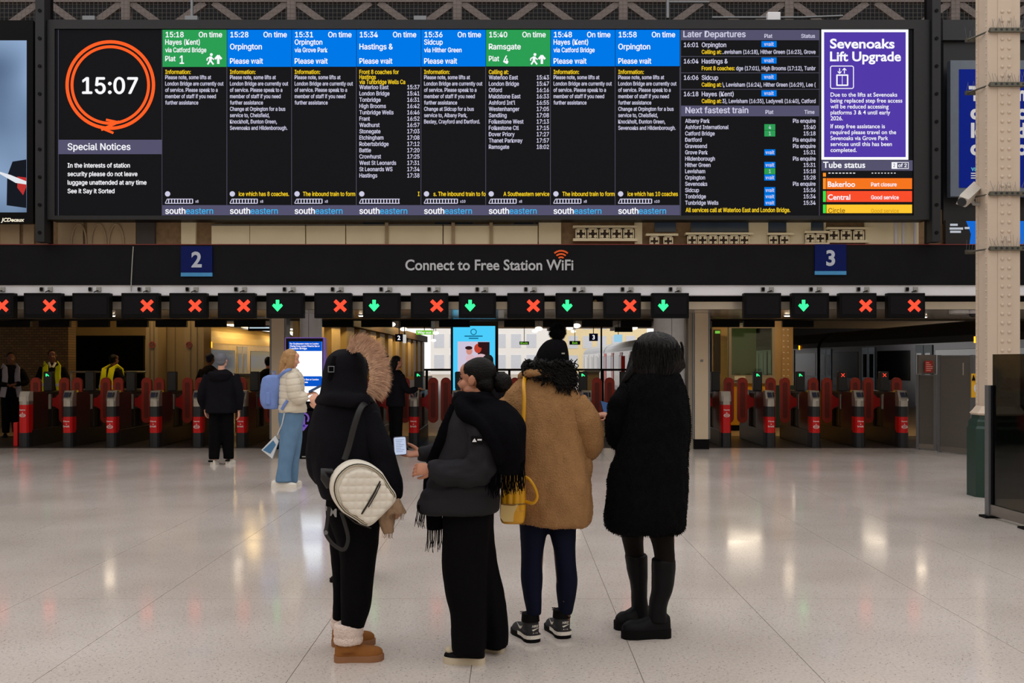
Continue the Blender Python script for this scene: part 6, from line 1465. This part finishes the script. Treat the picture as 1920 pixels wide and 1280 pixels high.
b = MB(); sp = cr([(978, 884, hy - .01), (979, 860, hy + .0), (981, 800, hy + .0), (983, 750, hy + .02), (982, 722, hy + .05), (984, 706, hy + .12)], 5); b.tube([W(p[0], p[1], D + (p[2])) for p in sp], [(.010, .003)] * len(sp), 8, flat=(0, 1, 0)); b.build('shoulder_strap', C_yel, HB)
b = MB(); q = W(978, 887, D + (hy - .02)); b.tube([(q.x + .012 * math.cos(t), q.y, q.z + .014 * math.sin(t)) for t in [i * .5236 for i in range(13)]], .0025, 5); b.build('clasp', M_steel, HB)

# ================================================================== woman in black fur coat
D = 5.45
P4 = empty('person', (X(1212, D), D, 0), 'woman in long black fur coat and knee boots, seen from behind', 'person', 'group waiting in front of the board')
b = MB(); hc = W(1226, 664, D); head_prims(b, hc, math.radians(140), .98); hm = remesh(b, .007, 2)
b = MB(); rl(b, D, [(1228, 705, 30, 0, .09), (1226, 750, 52, 0, .12), (1215, 860, 48, 0, .12), (1212, 960, 48, 0, .13)]); tb(b, D, [(1190, 960, .13, 20), (1188, 1030, .21, 10), (1198, 1140, .24, 8)]); tb(b, D, [(1241, 960, 0, 22), (1246, 1040, 0, 18), (1234, 1150, .0, 12)]); h3 = remesh(b, .012, 3)
b = MB(); hand_prims(b, frame(W(1152, 782, D + (.22)), (-1, .3, .2), (0, -.3, 1)), .85, (.3,) * 4); h2 = remesh(b, .005, 2)
join_body('body', [hm, h3, h2], [SK_M], P4)
b = MB()
rl(b, D, [(1230, 692, 36, .0, .12), (1230, 706, 46, .0, .135), (1229, 722, 54, .0, .15), (1228, 745, 58, .0, .165), (1228, 790, 62, .0, .18), (1223, 840, 66, .0, .195), (1216, 885, 73, .0, .205), (1211, 940, 76.5, .0, .21), (1209, 970, 76, .0, .21), (1209, 988, 72, .0, .20), (1210, 996, 60, 0, .17)])
tb(b, D, [(1262, 728, .0, 25), (1272, 775, .0, 23), (1272, 830, .02, 22), (1258, 880, .06, 22)])
SL4 = MB(); tb(SL4, D, [(1190, 728, .0, 26), (1170, 762, .02, 29), (1162, 792, .04, 28), (1162, 815, .07, 27), (1180, 822, .16, 24), (1172, 800, .26, 18)])
fc = organic(b, 'fur_coat', C_fur, P4, .012, 3, folds(.012, 10, 6, .005, 30)); fuzz(fc, 'fur_pile', C_fur, P4, 20000, .016, .003, .9, 4)
so4 = organic(SL4, 'sleeve', C_fur, fc, .011, 3, folds(.012, 12, 12, .005, 30)); fuzz(so4, 'sleeve_pile', C_fur, fc, 5000, .015, .003, .9, 5)
b = MB()
rl(b, D, [(1228, 622, 9, .0, .03), (1229, 627, 24, .0, .07), (1230, 637, 36, .0, .105), (1232, 652, 43, .0, .12), (1234, 668, 46, .0, .125), (1235, 682, 47, -.01, .125), (1232, 696, 43, -.015, .12), (1228, 706, 34, -.02, .11)])
tb(b, D, [(1195, 660, .02, 12), (1188, 690, .0, 12), (1178, 706, .0, 8), (1163, 722, .02, 3)]); tb(b, D, [(1270, 665, .0, 10), (1276, 680, .0, 8), (1283, 690, .0, 3)])
def hairf(p, n_):
    a = math.atan2(p.y - D, p.x - X(1230, D)); return .006 * noise.noise(Vector((a * 14, p.z * 5, 0))) + .003 * noise.noise(Vector((a * 40, p.z * 9, 4)))
hr = organic(b, 'hair', mat('hair_dark', (14, 12, 13), .42, 0, .18, .3, 60, .2, 160, (1, 1, .15)), P4, .006, 2, hairf)
b = MB(); rnd = random.Random(12)
for i in range(220):
    a = rnd.uniform(math.pi * .9, math.pi * 2.1); y0 = rnd.uniform(640, 672); y1 = y0 + rnd.uniform(25, 48); pts = []
    for k in range(6):
        t = k / 5; y_ = y0 + (min(y1, 712) - y0) * t; hw = (43 + 4 * math.sin(t * 3)) * (1 if y_ < 690 else 1 - (y_ - 690) / 60); c = W(1233, y_, D); rx = hw / F * D + .002
        aa = a + .12 * (t - .5) * math.sin(i); pts.append(Vector((c.x + rx * math.cos(aa), D - .01 + .128 * math.sin(aa), c.z)))
    b.tube(pts, [.002, .003, .003, .003, .0025, .001], 4)
b.build('hair_strands', C_hair, P4, recalc=False, kind='stuff')
b = MB(); rl(b, D, [(1192, 960, 27, .12, .1), (1186, 1000, 21.5, .18, .085), (1188, 1025, 18.5, .22, .072), (1193, 1060, 16, .235, .06), (1198, 1120, 11, .235, .045)]); rl(b, D, [(1241, 960, 28, .0, .1), (1240, 1000, 23.5, .0, .085), (1244, 1025, 20, .0, .075), (1246, 1060, 18, .0, .07), (1236, 1130, 13, .0, .05)])
organic(b, 'tights', mat('tights_black', (20, 15, 13), .7, 0, .08, .1), P4, .009, 2)
def kneeboot(D2, shaft, hx, tx, hy_, ty_, ty):
    zt = .052
    s_, so = shoe(D2, (X(hx, D2), hy_), (X(tx, D2), ty_), 'knee_boot', C_boot, C_bootsole, P4, .108, .135, .048, None, .0, .008, .66, .9)
    b = MB(); rl(b, D2, shaft, 24); organic(b, 'boot_shaft', C_boot, s_, .009, 3, folds(.003, 14, 14, .001, 40))
kneeboot(5.45, [(1244, 1046, 22.5, 0, .075), (1244, 1075, 22, 0, .075), (1241, 1105, 20, 0, .07), (1235, 1128, 17.5, 0, .062), (1233, 1145, 17, 0, .06), (1234, 1165, 20, 0, .062)], 1258, 1163, 5.45, 5.42, 1195)
kneeboot(5.68, [(1192, 1039, 21.5, 0, .075), (1195, 1070, 19, 0, .07), (1198, 1100, 16, 0, .062), (1199, 1120, 15, 0, .058), (1200, 1140, 16, 0, .06), (1200, 1155, 18, 0, .06)], 1217, 1151, 5.72, 5.58, 1172)
pq = W(1139, 770, D + (.3))
b = MB().box(-.035, .035, -.075, .075, -.004, .004, .003); PHB = empty('phone', pq, 'dark phone held in front of the black fur coat woman', 'phone')
o = b.build('case', M_black); o.parent = PHB; o.rotation_euler = (math.radians(40), math.radians(15), math.radians(20))
o2 = MB().box(-.032, .032, -.07, .07, .004, .0052).build('screen', glow('phone_dim', (70, 96, 140), .6)); o2.parent = PHB; o2.rotation_euler = o.rotation_euler
# ================================================================== people farther back
def figure(px, D, top, yaw, label, coat, legs, hair, skin, arms=None, hem=.78, hat=None, shoes=None, wide=1.0, stride=0.0, hairlen=.0, group='people around the gates', bulk=1.0, vest=None, headyaw=None, seat=0):
    """standing figure; local X forward. arms: ((elbow xyz),(wrist xyz)) for left (+Y) and right (-Y) in 1.7 m units"""
    x0 = X(px, D); H = Z(top, D); s = H / 1.72; ca, sa = math.cos(yaw), math.sin(yaw)
    def L_(x, y, z): return Vector((x0 + (x * ca - y * sa) * s, D + (x * sa + y * ca) * s, z * s))
    r = empty('person', (x0, D, 0), label, 'person', group)
    R3 = rotz(yaw)
    def ring(x, z, rx, ry, y=0, n=22): return [L_(x + rx * math.cos(6.2832 * i / n), y + ry * math.sin(6.2832 * i / n), z) for i in range(n)]
    if arms is None: arms = (((-.02, .27, 1.12), (.10, .25, .88)), ((-.02, -.27, 1.12), (.10, -.25, .88)))
    hy = yaw if headyaw is None else headyaw
    b = MB(); hc = L_(.03, 0, 1.605); head_prims(b, hc, hy, .98 * s); hm = remesh(b, .009, 2)
    b = MB(); b.loft([ring(0, 1.44, .05, .06), ring(0, 1.36, .08, .15), ring(0, 1.1, .08, .12), ring(0, .95, .09, .14)])
    for k, sd in ((0, 1), (1, -1)): b.tube([L_(0, sd * .09, .92), L_(stride * sd * .5, sd * .09, .5), L_(stride * sd, sd * .09, .07)], [.075 * s, .055 * s, .042 * s], 12)
    hs_ = []
    for k, sd in ((0, 1), (1, -1)):
        e, w = arms[k]; b.tube([L_(0, sd * .17, 1.38), L_(*e), L_(*w)], [.045 * s, .04 * s, .028 * s], 10)
        d = (L_(*w) - L_(*e)).normalized(); hb = MB(); up_ = R3 @ Vector((0, sd, .1)) if abs(d.z) > .6 else Vector((0, 0, 1))
        hand_prims(hb, frame(L_(*w), d, up_), .95 * s, (.35,) * 4, (.7, .6, -.3), 1); hs_.append(remesh(hb, .006, 1))
    h3 = remesh(b, .016, 2); join_body('body', [hm, h3] + hs_, [skin], r)
    B_ = bulk; b = MB()
    b.loft([ring(.0, 1.47, .07, .075), ring(0, 1.43, .10 * B_, .13 * B_), ring(0, 1.36, .125 * B_, .20 * B_), ring(0, 1.22, .14 * B_, .205 * B_), ring(0, 1.05, .14 * B_, .195 * B_), ring(0, .92, .15 * B_, .205 * B_), ring(0, hem, .155 * B_, .21 * B_)])
    for k, sd in ((0, 1), (1, -1)):
        e, w = arms[k]; w2 = tuple(a + (c - a) * .9 for a, c in zip(e, w)); P_ = cr([(0, sd * .165 * B_, 1.37), e, w2], 6)
        b.tube([L_(*p) for p in P_], [(.075 - .028 * i / (len(P_) - 1)) * s * B_ for i in range(len(P_))], 14)
    ct = organic(b, 'jacket', coat, r, .014 if D < 16 else .018, 3, folds(.010, 9, 6, .003, 30))
    b = MB()
    for sd in (1, -1): b.tube([L_(0, sd * .085, .95), L_(stride * sd * .4, sd * .09, .52), L_(stride * sd, sd * .092, .085)], [.105 * s, .085 * s * wide, .068 * s * wide], 16)
    b.loft([ring(0, .98, .12, .17), ring(0, .86, .13, .175), ring(0, .78, .11, .15)])
    organic(b, 'trousers', legs, r, .014 if D < 16 else .018, 3, folds(.007, 12, 5, .002, 30))
    for sd in (1, -1):
        h_ = L_(stride * sd - .07, sd * .095, 0); t_ = L_(stride * sd + .20, sd * .115, 0)
        shoe(D, (h_.x, h_.y), (t_.x, t_.y), 'shoe', shoes or M_black, shoes or C_bootsole, r, .1 * s, .085 * s, .03 * s, None, 0, .012)
    Rh = rotz(hy)
    def HP(p): return hc + Rh @ (Vector(p) * .98 * s)
    b = MB(); b.ell(HP((-.024, 0, .038)), tuple(q * s for q in (.094, .080, .086)), Rh, 18, 12); b.ell(HP((-.05, 0, -.02)), tuple(q * s for q in (.055, .068, .065)), Rh, 16, 10)
    if hat: organic(b, 'hat', hat, r, .010, 2)
    else:
        if hairlen: b.tube([HP((-.06, 0, .02)), HP((-.085, 0, -.06)), HP((-.09, 0, -.08 - hairlen))], [.075 * s, .078 * s, .05 * s], 14)
        organic(b, 'hair', hair, r, .010, 2, folds(.004, 40, 8, .002, 60))
    return r, L_, s, ct, ring
BLK = C_blk; DKT = C_blk2
# man in grey beanie walking to the gates
M1, L1, s1, ct1, rg1 = figure(415, 14.5, 662, math.radians(86), 'man in black padded coat and grey beanie walking to the gates', BLK, DKT, C_hair, SK_L, (((-.04, .30, 1.08), (.06, .28, .84)), ((-.03, -.29, 1.1), (.02, -.27, .82))), .80, mat('beanie_grey', (112, 112, 120), .9, 0, .1, .1, 30, .3, 150), C_white, 1.15, -.06, group='people in the hall', bulk=1.18)
b = MB(); b.loft([rg1(-.05, 1.44, .13, .17), rg1(-.09, 1.40, .12, .19), rg1(-.10, 1.32, .10, .17), rg1(-.09, 1.27, .06, .10)]); organic(b, 'hood', BLK, M1, .012, 3, folds(.008, 12, 12))
b = MB()
for sd in (1, -1): b.box(*sorted((L1(-.06 * sd - .05, sd * .11, 0).x - .03, L1(-.06 * sd - .05, sd * .11, 0).x + .03)), L1(-.06 * sd - .1, 0, 0).y - .02, L1(-.06 * sd - .1, 0, 0).y + .02, .05, .075)
b.build('shoe_mark', M_black, M1)
# blonde woman in profile
D = 12.0
C_blond = mat('hair_blonde', (168, 128, 84), .5, 0, .35, .35, 40, .2, 80, (1, 1, .2))
C_creamj = mat('puffer_cream', (214, 204, 186), .6, 0, .25, .06, 8)
C_denim = mat('denim_light', (100, 132, 164), .85, 0, .12, .18, 8, .2, 160)
BW = empty('person', (X(538, D), D, 0), 'blonde woman in cream puffer jacket and light jeans looking at her phone', 'person', 'people in the hall')
b = MB(); hc = W(546, 673, D); R3 = head_prims(b, hc, math.radians(12), .96, math.radians(14)); hm = remesh(b, .006, 2)
b = MB(); hand_prims(b, frame(W(576, 739, D + (-.15)), (1, .1, .25), (-.2, -.3, 1)), .9, (.4, .45, .5, .5), (.7, .5, -.3), 1); h1 = remesh(b, .005, 1)
b = MB(); rl(b, D, [(546, 695, 9, 0, .08), (548, 710, 16, 0, .14), (548, 770, 16, 0, .12), (545, 800, 17, 0, .14)]); tb(b, D, [(545, 790, -.05, 12), (541, 850, -.05, 8), (533, 905, -.05, 5)]); tb(b, D, [(545, 790, .08, 12), (545, 850, .08, 8), (540, 905, .08, 5)]); tb(b, D, [(549, 708, -.12, 7), (556, 748, -.16, 6.5), (577, 739, -.15, 4)]); h3 = remesh(b, .014, 2)
join_body('body', [hm, h1, h3], [SK_L], BW)
b = MB(); rl(b, D, [(546, 690, 11, 0, .09), (546, 698, 18, 0, .13), (547, 710, 23, 0, .17), (547, 735, 24, 0, .185), (548, 755, 25, 0, .19), (549, 768, 26.5, 0, .195), (549, 773, 25, 0, .18)])
tb(b, D, [(548, 703, -.12, 12), (551, 722, -.17, 14), (555, 742, -.18, 14), (565, 746, -.17, 11), (577, 741, -.15, 7.5)])
def quiltz(p, n_): return -.008 * (max(0, math.cos((p.z - .15 * abs(p.x - X(547, 12.0))) * 78)) ** 6) + folds(.004, 12, 12, .002, 30)(p, n_)
organic(b, 'puffer_jacket', C_creamj, BW, .011, 2, quiltz)
b = MB(); rl(b, D, [(546, 765, 24, 0, .16), (546, 785, 23, 0, .16), (545, 800, 20, -.02, .14), (541, 825, 17, -.06, .10), (537, 850, 14.5, -.08, .085), (534, 875, 13, -.09, .08), (532, 893, 14, -.09, .085), (532, 903, 15, -.09, .09)], 24); rl(b, D, [(550, 795, 17, .08, .12), (552, 830, 14, .09, .09), (549, 865, 12, .10, .08), (545, 904, 13, .11, .08)], 24)
organic(b, 'jeans', C_denim, BW, .012, 3, folds(.006, 12, 5, .002, 30))
shoe(D, (X(512, D), 11.90), (X(561, D), 11.90), 'trainer', C_white, C_white, BW, .1, .085, .035, None, 0, .009); shoe(D, (X(522, D), 12.12), (X(562, D), 12.14), 'trainer', C_white, C_white, BW, .1, .085, .035, None, 0, .009)
b = MB()
def HP(p): return hc + R3 @ (Vector(p) * .96)
b.ell(HP((-.022, 0, .035)), (.093, .082, .087), R3, 18, 12); b.ell(HP((-.05, 0, -.03)), (.06, .078, .08), R3, 18, 12)
tb(b, D, [(538, 668, 0, 10), (531, 690, -.01, 9), (526, 706, -.02, 5)]); tb(b, D, [(548, 664, -.075, 5), (544, 684, -.085, 6.5), (534, 704, -.06, 5)]); organic(b, 'hair', C_blond, BW, .007, 2, folds(.006, 40, 6, .003, 70))
BPK = empty('backpack', W(510, 768, D), 'periwinkle blue backpack worn by the blonde woman', 'backpack')
C_peri = mat('backpack_periwinkle', (116, 140, 200), .7, 0, .2, .1, 10)
b = MB(); rl(b, D, [(515, 703, 12, -.02, .10), (512, 710, 19, -.02, .125), (509, 735, 20, -.02, .135), (508, 755, 18, -.02, .13), (511, 766, 15, -.02, .11)], 24, 2.8); organic(b, 'main_body', C_peri, BPK, .010, 2, folds(.008, 14, 8, .003, 40))
b = MB(); sp = cr([(522, 707, -.14), (532, 698, -.19), (541, 693, -.17), (545, 691, -.1)], 4); b.tube([W(p[0], p[1], D + (p[2])) for p in sp], [(.02, .006)] * len(sp), 8, flat=(0, 1, 0)); b.build('shoulder_strap', C_peri, BPK)
b = MB(); b.tube([W(514, 706, D), W(509, 695, D), W(516, 696, D), W(517, 705, D)], .008, 6); b.build('top_handle', C_peri, BPK)
b = MB(); b.tube([W(528, 768, D + (-.19)), W(534, 757, D + (-.205)), W(539, 750, D + (-.2))], [(.018, .005)] * 3, 8, flat=(0, 1, 0)); b.build('lower_strap', C_peri, BPK)
b = MB(); tb(b, D, [(503, 735, -.14, 5), (503, 758, -.14, 5)], 10); organic(b, 'front_pocket', C_peri, BPK, .01, 1)
TB = empty('shopping_bag', W(512, 858, D), 'white and blue paper shopping bag beside the blonde woman', 'bag')
b = MB(); b.prism([(X(p[0], D), Z(p[1], D)) for p in ((494, 842), (520, 815), (526, 826), (514, 858))], 'y', D - .10, D - .06); b.build('bag_body', mat('bag_white', (208, 212, 216), .5), TB)
b = MB(); b.prism([(X(p[0], D), Z(p[1], D)) for p in ((497, 842), (516, 824), (521, 832), (511, 849))], 'y', D - .104, D - .1); b.build('blue_band', mat('bag_blue', (70, 118, 160), .5), TB)
b = MB(); b.tube([W(520, 816, D + (-.08)), W(529, 795, D + (-.14)), W(533, 775, D + (-.19))], .008, 6); b.build('handle', mat('bag_white', (208, 212, 216), .5), TB)
pq = W(590, 729, D + (-.15)); BP_ = empty('phone', pq, 'dark phone in the blonde woman\'s hand', 'phone')
o = MB().box(-.08, .08, -.035, .035, -.005, .005, .003).build('case', mat('phone_slate', (60, 66, 80), .3)); o.parent = BP_; o.rotation_euler = (math.radians(20), math.radians(-28), .1)
o2 = MB().box(-.074, .074, -.03, .03, .005, .006).build('screen', glow('phone_dim', (70, 96, 140), .6)); o2.parent = BP_; o2.rotation_euler = o.rotation_euler
# woman in black at the gate
figure(742, 16.75, 667, math.radians(35), 'woman in black coat with dark hair tapping in at the middle gates', BLK, DKT, C_hair, SK_M, (((.12, .24, 1.12), (.30, .12, 1.05)), ((.10, -.25, 1.1), (.36, -.16, 1.12))), .80, hairlen=.10, bulk=1.05)
# gate staff
YV = mat('vest_yellow', (226, 226, 20), .6, 0, .2, .08)
SV = mat('vest_silver', (190, 190, 196), .4, .2)
def vest(r, rg, L_, m, back, silver=True):
    """two straps over the shoulders meeting in a waist band"""
    for sd in (1, -1):
        sgn = -1 if back else 1; b = MB()
        pts = [L_(-sgn * .13, sd * .10, 1.25), L_(-sgn * .10, sd * .115, 1.40), L_(0, sd * .12, 1.455), L_(sgn * .12, sd * .115, 1.40), L_(sgn * .165, sd * .11, 1.22), L_(sgn * .18, sd * .13, 1.0), L_(sgn * .175, sd * .16, .82)]
        b.tube(pts, [(.06, .012)] * 7, 10, flat=(0, 1, .2)); o = b.build('vest_panel', m, r)
        if silver:
            b = MB(); b.tube([L_(sgn * .182, sd * .125, 1.06), L_(sgn * .186, sd * .13, 1.01)], [(.063, .016)] * 2, 10, flat=(0, 1, .2)); b.build('reflective_band', SV, o)
r, L_, s_, c_, rg = figure(20, 19.75, 661, math.radians(-60), 'gate attendant in black with pale shoulder straps at the far left', BLK, DKT, C_hair, SK_D, (((.06, .29, 1.12), (.24, .06, 1.08)), ((.06, -.29, 1.12), (.24, -.04, 1.06))), .82, hairlen=.02, group='station staff'); vest(r, rg, L_, mat('vest_lilac_grey', (150, 146, 160), .6), False, False)
r, L_, s_, c_, rg = figure(98, 19.75, 656, math.radians(-70), 'attendant in open yellow vest and white collar behind the second gate', BLK, DKT, C_hair, SK_D, None, .82, group='station staff'); vest(r, rg, L_, YV, False)
b = MB()
for sd in (1, -1): b.tube([L_(.06, sd * .06, 1.47), L_(.125, sd * .02, 1.38)], [(.03, .012)] * 2, 8)
b.build('shirt_collar', C_white, r)
r, L_, s_, c_, rg = figure(212, 20.3, 664, math.radians(60), 'attendant in yellow vest turned away at the railing', BLK, DKT, C_hair, SK_D, (((.02, .29, 1.12), (.2, .2, 1.2)), ((.05, -.29, 1.12), (.22, -.2, 1.25))), .82, group='station staff'); vest(r, rg, L_, YV, True)
# silhouettes deeper in the scene
figure(393, 19.9, 662, math.radians(70), 'person in dark blue cap beyond the gates, partly behind grey beanie man', BLK, DKT, C_hair, SK_D, hat=mat('cap_navy', (24, 26, 52), .8))
figure(503, 20.0, 669, math.radians(100), 'dark clothed person beyond the gates beside the blonde woman', BLK, DKT, C_hair, SK_M)
figure(722, 21.5, 662, math.radians(80), 'distant person in dark clothes by the cream panelled wall', BLK, DKT, C_hair, SK_D)
figure(915, 13.2, 665, math.radians(90), 'person with dark hair almost hidden behind the scarf girl', BLK, DKT, C_hair, SK_M)
figure(672, 6.9, 668, math.radians(178), 'person in black almost hidden behind the hooded parka, one hand raised', BLK, DKT, C_hair, SK_L, (((.10, .24, 1.10), (.27, .14, 1.33)), ((-.02, -.2, 1.12), (.04, -.2, .95))), bulk=.9)

bpy.data.scenes.remove(SCR_SC)
